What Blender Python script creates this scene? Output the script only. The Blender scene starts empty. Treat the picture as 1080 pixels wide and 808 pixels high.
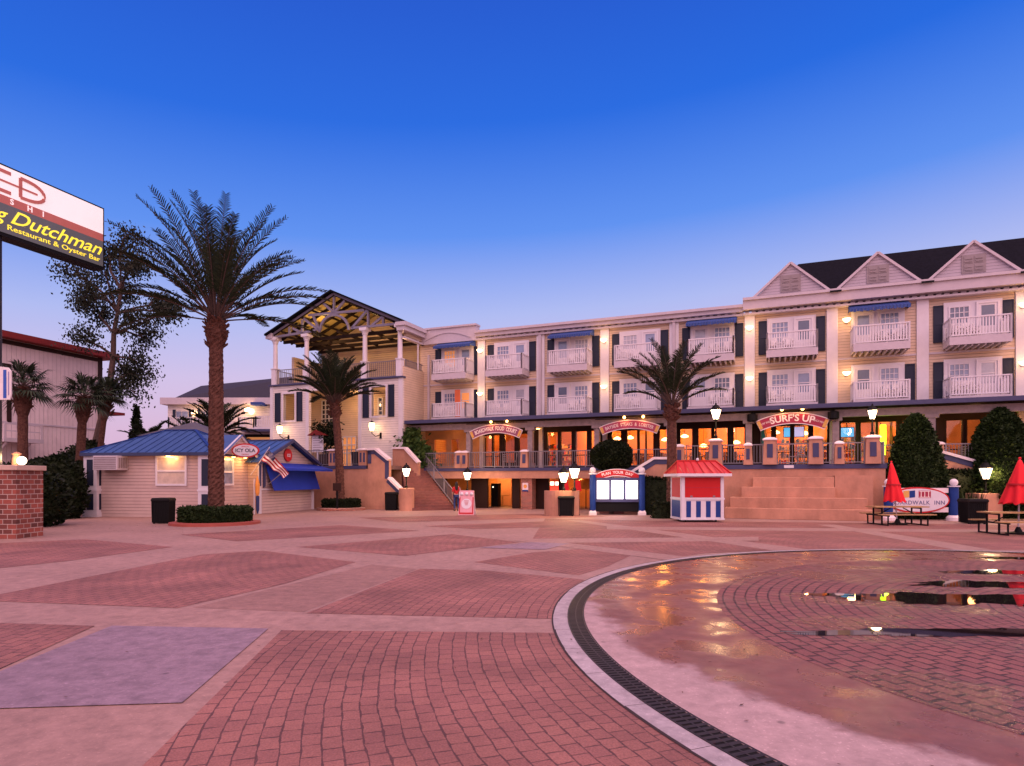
import bpy, math, random
from mathutils import Vector, Matrix
R = math.radians
random.seed(7)
SC = bpy.context.scene
COL = SC.collection
# ------------------------------------------------------------------ camera, sky, sun, exposure
F, U0, VH, EYE = 665.0, 540.0, 506.0, 1.85          # focal length and horizon measured on the photograph
cam_d = bpy.data.cameras.new('camera'); cam = bpy.data.objects.new('camera', cam_d); COL.objects.link(cam)
cam.location = (0, 0, EYE); cam.rotation_euler = (R(90), 0, 0)
cam_d.sensor_width = 36; cam_d.lens = 36*F/1080; cam_d.shift_y = (VH-404)/1080
cam_d.clip_start = .1; cam_d.clip_end = 3000
SC.camera = cam
SC.view_settings.view_transform = 'Standard'; SC.view_settings.look = 'None'
SC.view_settings.exposure = 0.0; SC.view_settings.gamma = 1
SC.view_settings.use_curve_mapping = False
SC.cycles.use_denoising = True
SC.cycles.max_bounces = 6; SC.cycles.sample_clamp_indirect = 4

w = bpy.data.worlds.new('World'); SC.world = w; w.use_nodes = True
nt = w.node_tree; nt.nodes.clear()
N = nt.nodes.new; LK = nt.links.new
tc = N('ShaderNodeTexCoord'); sep = N('ShaderNodeSeparateXYZ'); LK(tc.outputs['Generated'], sep.inputs[0])
tilt = N('ShaderNodeMath'); tilt.operation = 'MULTIPLY_ADD'; LK(sep.outputs['X'], tilt.inputs[0]); tilt.inputs[1].default_value = -.06; LK(sep.outputs['Z'], tilt.inputs[2])
ramp = N('ShaderNodeValToRGB'); LK(tilt.outputs[0], ramp.inputs[0])
cr = ramp.color_ramp
def srgb(r, g, b):
    f = lambda c: (c/255/12.92) if c/255 <= .04045 else ((c/255+.055)/1.055)**2.4
    return (f(r), f(g), f(b), 1)
SKY = [(0.0, (214,172,200)), (.10, (214,182,218)), (.17, (206,188,231)), (.253, (175,183,240)), (.363, (101,143,240)),
       (.495, (45,105,224)), (.60, (24,91,210)), (1.0, (8,40,130))]
cr.elements[0].position = SKY[0][0]; cr.elements[0].color = srgb(*SKY[0][1])
cr.elements[1].position = SKY[-1][0]; cr.elements[1].color = srgb(*SKY[-1][1])
for p, c in SKY[1:-1]:
    e = cr.elements.new(p); e.color = srgb(*c)
for e in cr.elements:                              # leave room for the light the Sky Texture adds below
    k_ = min(1, e.position*2.2+.35) if e.position < .3 else 1.12-.35*max(0,e.position-.36)
    e.color = tuple(max(.004, c-d*k_) for c, d in zip(e.color[:3], (.034,.015,.022)))+(1,)
# sunset afterglow, raised near overhead as added pink fill outside the view
glow = N('ShaderNodeVectorMath'); glow.operation = 'DOT_PRODUCT'; LK(tc.outputs['Generated'], glow.inputs[0])
glow.inputs[1].default_value = (.10, -.48, .87)
mr = N('ShaderNodeMapRange'); mr.interpolation_type = 'SMOOTHSTEP'; LK(glow.outputs['Value'], mr.inputs[0])
mr.inputs[1].default_value = .24; mr.inputs[2].default_value = 1.0; mr.inputs[3].default_value = 0; mr.inputs[4].default_value = 1
gm = N('ShaderNodeMix'); gm.data_type = 'RGBA'; LK(mr.outputs[0], gm.inputs[0]); LK(ramp.outputs[0], gm.inputs[6])
gm.inputs[7].default_value = (2.75, 1.68, 1.84, 1)
bg = N('ShaderNodeBackground'); LK(gm.outputs[2], bg.inputs[0]); bg.inputs[1].default_value = 1.0
sky = N('ShaderNodeTexSky'); sky.sky_type = 'NISHITA'; sky.sun_disc = False
sky.sun_elevation = R(.3); sky.sun_rotation = R(171)
bg2 = N('ShaderNodeBackground'); LK(sky.outputs[0], bg2.inputs[0]); bg2.inputs[1].default_value = .05
ad = N('ShaderNodeAddShader'); LK(bg.outputs[0], ad.inputs[0]); LK(bg2.outputs[0], ad.inputs[1])
wo = N('ShaderNodeOutputWorld'); LK(ad.outputs[0], wo.inputs[0])

sun_d = bpy.data.lights.new('sun', 'SUN'); sun = bpy.data.objects.new('sun', sun_d); COL.objects.link(sun)
sun_d.energy = .12; sun_d.angle = R(50); sun_d.color = (1, .55, .42)
sun.rotation_euler = (R(72), 0, R(9))      # from low behind the camera

# ------------------------------------------------------------------ helpers
def at(u, v, Y):
    return Vector(((u-U0)/F*Y, Y, EYE+(VH-v)/F*Y))
def gnd(u, v, z=0.0):
    Y = F*(EYE-z)/(v-VH)
    return Vector(((u-U0)/F*Y, Y, z))

class MB:
    def __init__(s): s.v = []; s.f = []; s.m = []; s.mi = 0
    def add(s, vs, fs):
        o = len(s.v); s.v += [tuple(p) for p in vs]
        for f in fs: s.f.append(tuple(o+i for i in f)); s.m.append(s.mi)
        return s
    def box(s, x0, x1, y0, y1, z0, z1):
        return s.add([(x0,y0,z0),(x1,y0,z0),(x1,y1,z0),(x0,y1,z0),(x0,y0,z1),(x1,y0,z1),(x1,y1,z1),(x0,y1,z1)],
              [(3,2,1,0),(4,5,6,7),(0,1,5,4),(1,2,6,5),(2,3,7,6),(3,0,4,7)])
    def bar(s, a, b, w, h=None):
        a, b = Vector(a), Vector(b); h = h or w
        d = (b-a).normalized(); up = Vector((0,0,1)) if abs(d.z) < .95 else Vector((0,1,0))
        x = d.cross(up).normalized()*w/2; y = d.cross(x).normalized()*h/2
        return s.add([a-x-y,a+x-y,a+x+y,a-x+y,b-x-y,b+x-y,b+x+y,b-x+y],
              [(3,2,1,0),(4,5,6,7),(0,1,5,4),(1,2,6,5),(2,3,7,6),(3,0,4,7)])
    def tube(s, pts, rs, n=8, caps=True):
        pts = [Vector(p) for p in pts]
        if not hasattr(rs, '__len__'): rs = [rs]*len(pts)
        o = len(s.v); ref = None
        for i, p in enumerate(pts):
            d = (pts[min(i+1,len(pts)-1)]-pts[max(i-1,0)]).normalized()
            if ref is None: ref = Vector((1,0,0)) if abs(d.x) < .9 else Vector((0,1,0))
            x = (ref-d*ref.dot(d)).normalized(); y = d.cross(x); ref = x
            for k in range(n):
                a = 2*math.pi*k/n; s.v.append(tuple(p+(x*math.cos(a)+y*math.sin(a))*rs[i]))
        for i in range(len(pts)-1):
            for k in range(n):
                a, b = o+i*n+k, o+i*n+(k+1)%n
                s.f.append((a,b,b+n,a+n)); s.m.append(s.mi)
        if caps:
            s.f.append(tuple(o+k for k in range(n))[::-1]); s.m.append(s.mi)
            s.f.append(tuple(o+(len(pts)-1)*n+k for k in range(n))); s.m.append(s.mi)
        return s
    def lathe(s, prof, c=(0,0,0), n=16, sq=False):
        o = len(s.v)
        for r, z in prof:
            for k in range(n):
                a = 2*math.pi*(k+(.5 if sq else 0))/n; s.v.append((c[0]+r*math.cos(a), c[1]+r*math.sin(a), c[2]+z))
        for i in range(len(prof)-1):
            for k in range(n):
                a, b = o+i*n+k, o+i*n+(k+1)%n
                s.f.append((a,b,b+n,a+n)); s.m.append(s.mi)
        s.f.append(tuple(o+k for k in range(n))[::-1]); s.m.append(s.mi)
        s.f.append(tuple(o+(len(prof)-1)*n+k for k in range(n))); s.m.append(s.mi)
        return s
    def ball(s, c, r, n=12, sz=1.0):
        return s.lathe([(r*math.sin(math.pi*(i+.02)/(8.04)), -r*sz*math.cos(math.pi*(i+.02)/8.04)) for i in range(9)], c, n)
    def prism(s, poly, y0, y1):                       # polygon in (x,z) pulled along y
        n = len(poly)
        vs = [(x,y0,z) for x,z in poly]+[(x,y1,z) for x,z in poly]
        return s.add(vs, [tuple(range(n)), tuple(range(2*n-1,n-1,-1))]+[(i,i+n,(i+1)%n+n,(i+1)%n) for i in range(n)])
    def flat(s, poly, z0, z1):                        # polygon in (x,y) pulled along z
        n = len(poly)
        vs = [(p[0],p[1],z0) for p in poly]+[(p[0],p[1],z1) for p in poly]
        return s.add(vs, [tuple(range(n-1,-1,-1)), tuple(range(n,2*n))]+[(i,(i+1)%n,(i+1)%n+n,i+n) for i in range(n)])
    def xf(s, M, start=0):
        for i in range(start, len(s.v)): s.v[i] = tuple(M @ Vector(s.v[i]))
        return s
    def build(s, name, mats, parent=None, smooth=False, loc=(0,0,0), rz=0, bev=0):
        me = bpy.data.meshes.new(name); me.from_pydata(s.v, [], s.f)
        if not isinstance(mats, (list, tuple)): mats = [mats]
        for m in mats: me.materials.append(m)
        if len(mats) > 1: me.polygons.foreach_set('material_index', s.m)
        if smooth: me.polygons.foreach_set('use_smooth', [True]*len(s.f))
        me.update()
        o = bpy.data.objects.new(name, me); COL.objects.link(o); o.parent = parent
        o.location = loc; o.rotation_euler = (0,0,rz)
        if bev:
            b = o.modifiers.new('bevel', 'BEVEL'); b.width = bev; b.segments = 2; b.limit_method = 'ANGLE'
        return o
def place(o, name, parent, loc=(0,0,0), rz=0):
    c = o.copy(); c.name = name; COL.objects.link(c); c.parent = parent; c.location = loc; c.rotation_euler = (0,0,rz); return c
def tag(o, label, cat, group=None):
    o['label'] = label; o['category'] = cat
    if group: o['group'] = group
    return o
def thing(name, label, cat, loc=(0,0,0), rz=0, group=None):
    o = bpy.data.objects.new(name, None); COL.objects.link(o); o.empty_display_size = .3
    o.location = loc; o.rotation_euler = (0,0,rz); return tag(o, label, cat, group)
def copy_tree(o, parent=None):
    c = o.copy(); COL.objects.link(c); c.parent = parent
    for ch in list(o.children): copy_tree(ch, c)
    return c
def structure(o): o['kind'] = 'structure'; return o
def point(name, loc, power, color=(1,.62,.28), size=.08, parent=None):
    d = bpy.data.lights.new(name, 'POINT'); d.energy = power; d.color = color; d.shadow_soft_size = size
    o = bpy.data.objects.new(name, d); COL.objects.link(o); o.location = loc; o.parent = parent; return o
_txt = {}
def text(mb, s, size, M, arc=None, depth=.01, bold=0.0, shear=0.0, align='CENTER', spacing=1.0):
    """lettering as mesh; drawn in x (right) / z (up), facing -y, then moved by M"""
    key = (s, bold, shear, align, spacing, depth/size)
    if key not in _txt:
        cu = bpy.data.curves.new('t', 'FONT'); cu.body = s; cu.size = 1; cu.extrude = depth/size; cu.offset = bold; cu.shear = shear
        cu.align_x = align; cu.align_y = 'CENTER'; cu.space_character = spacing; cu.resolution_u = 3
        o = bpy.data.objects.new('t', cu); COL.objects.link(o)
        dg = bpy.context.evaluated_depsgraph_get(); me = bpy.data.meshes.new_from_object(o.evaluated_get(dg))
        _txt[key] = ([tuple(v.co) for v in me.vertices], [tuple(p.vertices) for p in me.polygons])
        bpy.data.objects.remove(o); bpy.data.curves.remove(cu); bpy.data.meshes.remove(me)
    vs, fs = _txt[key]; out = []
    for x, y, z in vs:
        x, y, z = x*size, y*size, z*size
        if arc:
            a = x/arc; x, y = math.sin(a)*(arc+y), math.cos(a)*(arc+y)-arc
        out.append(M @ Vector((x, -z, y)))
    mb.add(out, fs)
T = Matrix.Translation

# ------------------------------------------------------------------ materials
def mat(name, col, rough=.6, var=.12, scale=3.0, bump=0.0, metal=0.0, spec=.4, coat=0.0, streak=False):
    m = bpy.data.materials.new(name); m.use_nodes = True
    t = m.node_tree; b = t.nodes['Principled BSDF']
    b.inputs['Roughness'].default_value = rough; b.inputs['Metallic'].default_value = metal
    b.inputs['Specular IOR Level'].default_value = spec; b.inputs['Coat Weight'].default_value = coat
    c = t.nodes.new('ShaderNodeTexCoord'); n = t.nodes.new('ShaderNodeTexNoise')
    n.inputs['Scale'].default_value = scale; n.inputs['Detail'].default_value = 6; n.inputs['Roughness'].default_value = .65
    t.links.new(c.outputs['Object'], n.inputs['Vector'])
    x = t.nodes.new('ShaderNodeMix'); x.data_type = 'RGBA'
    k = t.nodes.new('ShaderNodeMapRange'); t.links.new(n.outputs[0], k.inputs[0]); k.inputs[1].default_value = .3; k.inputs[2].default_value = .7
    t.links.new(k.outputs[0], x.inputs[0])
    x.inputs[6].default_value = tuple(q*(1-var) for q in col[:3])+(1,); x.inputs[7].default_value = tuple(min(1,q*(1+var*.7)) for q in col[:3])+(1,)
    t.links.new(x.outputs[2], b.inputs['Base Color'])
    if streak:                                       # rain streaks and scuffs on the stucco
        mp = t.nodes.new('ShaderNodeMapping'); mp.inputs['Scale'].default_value = (1.0,1.0,.45); t.links.new(c.outputs['Object'], mp.inputs[0])
        ns = t.nodes.new('ShaderNodeTexNoise'); ns.inputs['Scale'].default_value = 1.6; ns.inputs['Detail'].default_value = 7; ns.inputs['Roughness'].default_value = .7; t.links.new(mp.outputs[0], ns.inputs['Vector'])
        ks = t.nodes.new('ShaderNodeMapRange'); t.links.new(ns.outputs[0], ks.inputs[0]); ks.inputs[1].default_value = .36; ks.inputs[2].default_value = .62; ks.inputs[3].default_value = .84; ks.inputs[4].default_value = 1.06
        xs = t.nodes.new('ShaderNodeMix'); xs.data_type = 'RGBA'; xs.blend_type = 'MULTIPLY'; xs.inputs[0].default_value = 1; t.links.new(x.outputs[2], xs.inputs[6]); t.links.new(ks.outputs[0], xs.inputs[7]); t.links.new(xs.outputs[2], b.inputs['Base Color'])
    if bump:
        bp = t.nodes.new('ShaderNodeBump'); bp.inputs['Strength'].default_value = bump; bp.inputs['Distance'].default_value = .02
        n2 = t.nodes.new('ShaderNodeTexNoise'); n2.inputs['Scale'].default_value = scale*12; n2.inputs['Detail'].default_value = 4
        t.links.new(c.outputs['Object'], n2.inputs['Vector']); t.links.new(n2.outputs[0], bp.inputs['Height']); t.links.new(bp.outputs[0], b.inputs['Normal'])
    return m
def emit(name, col, strength):
    m = bpy.data.materials.new(name); m.use_nodes = True; b = m.node_tree.nodes['Principled BSDF']
    b.inputs['Base Color'].default_value = tuple(col)+(1,); b.inputs['Emission Color'].default_value = tuple(col)+(1,); b.inputs['Emission Strength'].default_value = strength
    return m
def banded(name, col, pitch, axis='Z', depth=.02, rough=.6, var=.1, shape='SAW', dark=.62):
    """lap siding, seams, corrugation: bands along one object axis with a real bump"""
    m = mat(name, col, rough, var, 1.2); t = m.node_tree; b = t.nodes['Principled BSDF']
    c = next(n for n in t.nodes if n.type == 'TEX_COORD'); sx = t.nodes.new('ShaderNodeSeparateXYZ'); t.links.new(c.outputs['Object'], sx.inputs[0])
    dv = t.nodes.new('ShaderNodeMath'); dv.operation = 'DIVIDE'; t.links.new(sx.outputs[axis], dv.inputs[0]); dv.inputs[1].default_value = pitch
    fr = t.nodes.new('ShaderNodeMath'); fr.operation = 'FRACT'; t.links.new(dv.outputs[0], fr.inputs[0])
    rp = t.nodes.new('ShaderNodeValToRGB'); t.links.new(fr.outputs[0], rp.inputs[0])
    e = rp.color_ramp.elements
    if shape == 'SAW':
        e[0].position = 0; e[0].color = (1,1,1,1); e[1].position = .9; e[1].color = (.55,.55,.55,1); x = rp.color_ramp.elements.new(1.0); x.color = (0,0,0,1)
    else:
        e[0].position = .06; e[0].color = (0,0,0,1); e[1].position = .12; e[1].color = (1,1,1,1)
        x = rp.color_ramp.elements.new(.94); x.color = (1,1,1,1); x = rp.color_ramp.elements.new(1.0); x.color = (0,0,0,1)
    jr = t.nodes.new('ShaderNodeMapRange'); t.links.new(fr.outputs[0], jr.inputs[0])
    jr.inputs[1].default_value = .80 if shape == 'SAW' else .92; jr.inputs[2].default_value = .96; jr.inputs[3].default_value = 1; jr.inputs[4].default_value = dark  # lap shadow painted into the colour; on seamed sheets a dark seam
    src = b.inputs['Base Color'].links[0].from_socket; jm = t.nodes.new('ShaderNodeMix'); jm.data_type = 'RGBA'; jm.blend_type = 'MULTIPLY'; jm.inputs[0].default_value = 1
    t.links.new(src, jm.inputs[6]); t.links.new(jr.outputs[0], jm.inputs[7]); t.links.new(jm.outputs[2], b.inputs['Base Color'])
    bp = t.nodes.new('ShaderNodeBump'); bp.inputs['Strength'].default_value = 1; bp.inputs['Distance'].default_value = depth
    t.links.new(rp.outputs[0], bp.inputs['Height']); t.links.new(bp.outputs[0], b.inputs['Normal'])
    return m
def leafmat(name, c1, c2, rough=.55):
    m = bpy.data.materials.new(name); m.use_nodes = True; t = m.node_tree; b = t.nodes['Principled BSDF']
    g = t.nodes.new('ShaderNodeNewGeometry'); x = t.nodes.new('ShaderNodeMix'); x.data_type = 'RGBA'
    t.links.new(g.outputs['Random Per Island'], x.inputs[0]); x.inputs[6].default_value = c1+(1,); x.inputs[7].default_value = c2+(1,)
    t.links.new(x.outputs[2], b.inputs['Base Color']); b.inputs['Roughness'].default_value = rough; b.inputs['Specular IOR Level'].default_value = .12
    return m
def brickmat(name, c1, c2, mortar, bw, bh, polar=None, msize=.012, rough=.75, bump=.6, wall=False, wetnoise=False):
    m = bpy.data.materials.new(name); m.use_nodes = True; t = m.node_tree; b = t.nodes['Principled BSDF']; L = t.links.new; n = t.nodes.new
    c = n('ShaderNodeTexCoord'); sx = n('ShaderNodeSeparateXYZ'); cb = n('ShaderNodeCombineXYZ')
    if polar:
        cx, cy, r0 = polar
        sub = n('ShaderNodeVectorMath'); sub.operation = 'SUBTRACT'; sub.inputs[1].default_value = (cx, cy, 0); L(c.outputs['Object'], sub.inputs[0])
        nz = n('ShaderNodeTexNoise'); nz.inputs['Scale'].default_value = 2.2; nz.inputs['Detail'].default_value = 2; L(c.outputs['Object'], nz.inputs['Vector'])
        wob = n('ShaderNodeVectorMath'); wob.operation = 'SCALE'; wob.inputs['Scale'].default_value = .05 if not wetnoise else .022; L(nz.outputs['Color'], wob.inputs[0])
        ad2 = n('ShaderNodeVectorMath'); L(sub.outputs[0], ad2.inputs[0]); L(wob.outputs[0], ad2.inputs[1])
        L(ad2.outputs[0], sx.inputs[0])
        an = n('ShaderNodeMath'); an.operation = 'ARCTAN2'; L(sx.outputs['Y'], an.inputs[0]); L(sx.outputs['X'], an.inputs[1])
        mu = n('ShaderNodeMath'); mu.operation = 'MULTIPLY'; L(an.outputs[0], mu.inputs[0]); mu.inputs[1].default_value = r0
        xy = n('ShaderNodeVectorMath'); xy.operation = 'MULTIPLY'; L(ad2.outputs[0], xy.inputs[0]); xy.inputs[1].default_value = (1,1,0)
        ln = n('ShaderNodeVectorMath'); ln.operation = 'LENGTH'; L(xy.outputs[0], ln.inputs[0])
        L(mu.outputs[0], cb.inputs[0]); L(ln.outputs['Value'], cb.inputs[1])
    else:
        L(c.outputs['Object'], sx.inputs[0])
        if wall:
            s2 = n('ShaderNodeMath'); L(sx.outputs['X'], s2.inputs[0]); L(sx.outputs['Y'], s2.inputs[1]); L(s2.outputs[0], cb.inputs[0]); L(sx.outputs['Z'], cb.inputs[1])
        else:
            L(sx.outputs['X'], cb.inputs[0]); L(sx.outputs['Y'], cb.inputs[1])
    br = n('ShaderNodeTexBrick'); L(cb.outputs[0], br.inputs['Vector'])
    br.inputs['Scale'].default_value = 1; br.inputs['Brick Width'].default_value = bw; br.inputs['Row Height'].default_value = bh
    br.inputs['Mortar Size'].default_value = msize; br.inputs['Mortar Smooth'].default_value = .35; br.inputs['Bias'].default_value = 0
    if polar:
        mn = n('ShaderNodeTexNoise'); mn.inputs['Scale'].default_value = 9; mn.inputs['Detail'].default_value = 3; L(c.outputs['Object'], mn.inputs['Vector'])
        mk = n('ShaderNodeMapRange'); L(mn.outputs[0], mk.inputs[0]); mk.inputs[1].default_value = .32; mk.inputs[2].default_value = .72; mk.inputs[3].default_value = msize*.25; mk.inputs[4].default_value = msize*1.5; L(mk.outputs[0], br.inputs['Mortar Size'])
    br.inputs['Color1'].default_value = c1+(1,); br.inputs['Color2'].default_value = c2+(1,); br.inputs['Mortar'].default_value = mortar+(1,)
    nn = n('ShaderNodeTexNoise'); nn.inputs['Scale'].default_value = .7; nn.inputs['Detail'].default_value = 7; L(c.outputs['Object'], nn.inputs['Vector'])
    k = n('ShaderNodeMapRange'); L(nn.outputs[0], k.inputs[0]); k.inputs[1].default_value = .3; k.inputs[2].default_value = .7; k.inputs[3].default_value = .72; k.inputs[4].default_value = 1.22
    mx = n('ShaderNodeMix'); mx.data_type = 'RGBA'; mx.blend_type = 'MULTIPLY'; mx.inputs[0].default_value = 1; L(br.outputs['Color'], mx.inputs[6]); L(k.outputs[0], mx.inputs[7])
    sp = n('ShaderNodeTexNoise'); sp.inputs['Scale'].default_value = 70; sp.inputs['Detail'].default_value = 2; L(c.outputs['Object'], sp.inputs['Vector'])
    sk = n('ShaderNodeMapRange'); L(sp.outputs[0], sk.inputs[0]); sk.inputs[1].default_value = .3; sk.inputs[2].default_value = .7; sk.inputs[3].default_value = .8; sk.inputs[4].default_value = 1.2
    m3 = n('ShaderNodeMix'); m3.data_type = 'RGBA'; m3.blend_type = 'MULTIPLY'; m3.inputs[0].default_value = 1; L(mx.outputs[2], m3.inputs[6]); L(sk.outputs[0], m3.inputs[7]); mx = m3
    L(mx.outputs[2], b.inputs['Base Color'])
    n3 = n('ShaderNodeTexNoise'); n3.inputs['Scale'].default_value = 45; n3.inputs['Detail'].default_value = 3; L(c.outputs['Object'], n3.inputs['Vector'])
    iv = n('ShaderNodeMath'); iv.operation = 'MULTIPLY_ADD'; L(br.outputs['Fac'], iv.inputs[0]); iv.inputs[1].default_value = -1; L(n3.outputs[0], iv.inputs[2])
    bp = n('ShaderNodeBump'); bp.inputs['Strength'].default_value = bump; bp.inputs['Distance'].default_value = .012; L(iv.outputs[0], bp.inputs['Height']); L(bp.outputs[0], b.inputs['Normal'])
    if wetnoise:
        k2 = n('ShaderNodeMapRange'); L(nn.outputs[0], k2.inputs[0]); k2.inputs[1].default_value = .42; k2.inputs[2].default_value = .58; k2.inputs[3].default_value = .22; k2.inputs[4].default_value = rough
        L(k2.outputs[0], b.inputs['Roughness'])
    else: b.inputs['Roughness'].default_value = rough
    b.inputs['Specular IOR Level'].default_value = .4
    return m
CX, CY = 9.56, 7.75                                   # centre of the splash fountain
M = dict(
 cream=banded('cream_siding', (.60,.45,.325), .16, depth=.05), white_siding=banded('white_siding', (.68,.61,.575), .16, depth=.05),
 white=mat('white_paint', (.66,.62,.65), .5, .06), trim=mat('trim_paint', (.50,.44,.47), .5, .08), gable=banded('shaded_gable_siding', (.40,.345,.385), .16, depth=.03),  # gable: weaker light on the dormers is put into this darker colour
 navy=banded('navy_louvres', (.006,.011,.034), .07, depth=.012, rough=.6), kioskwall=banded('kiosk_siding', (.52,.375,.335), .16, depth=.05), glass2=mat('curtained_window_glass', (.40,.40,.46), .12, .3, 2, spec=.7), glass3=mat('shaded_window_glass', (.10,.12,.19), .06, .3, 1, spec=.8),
 blue=mat('blue_paint', (.012,.042,.20), .5, spec=.2),
 slate=mat('slate_blue_band', (.06,.062,.13), .6, spec=.2), peach=mat('peach_stucco', (.50,.25,.16), .8, .2, .8, .35, streak=True),
 cap=mat('pale_cap', (.78,.68,.68), .6, .1), roof=mat('dark_shingles', (.007,.007,.011), .9, .5, 6, .5, spec=.06),
 wood=mat('weathered_wood', (.26,.20,.20), .75, .25, 4), brown=mat('dark_brown_frame', (.028,.011,.008), .6, spec=.2),
 dark=mat('near_black', (.006,.006,.007), .6, .2, spec=.15), metal=mat('grey_rail_metal', (.22,.20,.22), .45, .1, metal=.3),
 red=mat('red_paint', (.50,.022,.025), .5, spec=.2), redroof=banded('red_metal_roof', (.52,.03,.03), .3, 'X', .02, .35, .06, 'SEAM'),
 blueroof=mat('blue_metal_roof', (.045,.10,.26), .35, .15, 1.5),
 blueroof_y=mat('blue_metal_roof_side', (.045,.10,.26), .35, .15, 1.5),
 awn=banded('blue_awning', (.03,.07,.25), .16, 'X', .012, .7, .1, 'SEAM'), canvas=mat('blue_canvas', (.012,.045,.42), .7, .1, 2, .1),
 warmwall=mat('warm_interior_wall', (.62,.30,.13), .8, .2, 1.2), floor=mat('deck_boards', (.22,.13,.10), .7),
 stair=brickmat('brick_steps', (.27,.085,.06), (.20,.065,.05), (.16,.09,.08), .22, .075, wall=True),
 brickw=brickmat('brick_wall', (.42,.10,.06), (.17,.045,.035), (.52,.36,.28), .215, .075, wall=True, msize=.011, bump=1),
 bark=mat('palm_bark', (.12,.055,.04), .9, .6, 9, 1.0, spec=.1), bark2=mat('grey_bark', (.09,.055,.045), .9, .35, 8, .8),
 palm=leafmat('palm_leaf', (.010,.018,.009), (.030,.040,.018)), palm2=leafmat('fan_palm_leaf', (.02,.034,.02), (.055,.07,.04)),
 leaf=leafmat('tree_leaf', (.010,.014,.008), (.03,.034,.02)), hedge=leafmat('hedge_leaf', (.006,.016,.004), (.026,.045,.012)),
 hedge_dark=leafmat('dark_shrub_leaf', (.004,.008,.003), (.016,.024,.008)),
 glass=mat('room_window_glass', (.22,.26,.38), .08, .35, 1.5, spec=.8), glassdark=mat('dark_window_glass', (.03,.035,.05), .06, .3, 1, spec=.8),
 sconce=emit('lit_sconce_glass', (1,.66,.34), 6), lantern=emit('lit_lantern_glass', (1,.80,.58), 4.5), pendant=emit('lit_pendant', (1,.55,.2), 9),
 spot=emit('lit_spot', (1,.42,.12), 12), panel=emit('lit_display_panel', (.93,.93,1), 1.6),
 redglow=emit('lit_red_front', (1,.05,.03), 1.6), whiteglow=emit('lit_white', (1,.9,.75), 2.2), green=emit('lit_green_neon', (.62,1,.02), 2.0),
 tv=emit('lit_screen_blue', (.08,.5,.95), 1.2), tv2=emit('lit_screen_pale', (.55,.55,.95), 1.0),
 umbrella=mat('red_umbrella_cloth', (.75,.012,.02), .75, .1, 3), table=mat('table_wood', (.40,.24,.10), .6, .25, 5),
 letter=mat('pale_lettering', (.85,.76,.70), .5, .03), crimson=mat('crimson_board', (.33,.02,.055), .5), pinkboard=mat('magenta_board', (.36,.05,.11), .5),
 gold=mat('gold_paint', (.65,.36,.08), .5), orange=mat('orange_paint', (.78,.33,.06), .5),
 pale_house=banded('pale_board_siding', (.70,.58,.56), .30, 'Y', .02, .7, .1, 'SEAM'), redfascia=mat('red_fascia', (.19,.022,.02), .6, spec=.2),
 skin=mat('skin', (.50,.28,.2), .6), jeans=mat('jeans', (.025,.04,.13), .8), hair=mat('dark_hair', (.012,.008,.007), .6),
 stripew=mat('flag_white', (.75,.70,.70), .8), striper=mat('flag_red', (.38,.012,.02), .8), stripeb=mat('flag_blue', (.02,.025,.10), .8),
 ceil=mat('loft_ceiling', (.50,.38,.15), .8, .2, 2), truss=mat('truss_timber', (.20,.185,.24), .6), darkbeam=mat('dark_beam', (.03,.02,.017), .8, spec=.1),
)
def glasspane():
    m = bpy.data.materials.new('clear_shop_glass'); m.use_nodes = True; t = m.node_tree; t.nodes.clear(); n = t.nodes.new
    a = n('ShaderNodeBsdfTransparent'); a.inputs[0].default_value = (.93,.9,.88,1); g = n('ShaderNodeBsdfGlossy'); g.inputs['Roughness'].default_value = .03
    fr = n('ShaderNodeFresnel'); fr.inputs[0].default_value = 1.5; mx = n('ShaderNodeMixShader'); o = n('ShaderNodeOutputMaterial')
    t.links.new(fr.outputs[0], mx.inputs[0]); t.links.new(a.outputs[0], mx.inputs[1]); t.links.new(g.outputs[0], mx.inputs[2]); t.links.new(mx.outputs[0], o.inputs[0]); return m
M['shopglass'] = glasspane()
M['pillar'] = brickmat('big_brick_wall', (.30,.075,.05), (.045,.020,.018), (.44,.31,.26), .29, .155, wall=True, msize=.016, bump=1)
M['pillar'].node_tree.nodes['Brick Texture'].inputs['Bias'].default_value = -.25
M['louvre'] = mat('tan_louvre', (.27,.225,.23), .6)
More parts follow.
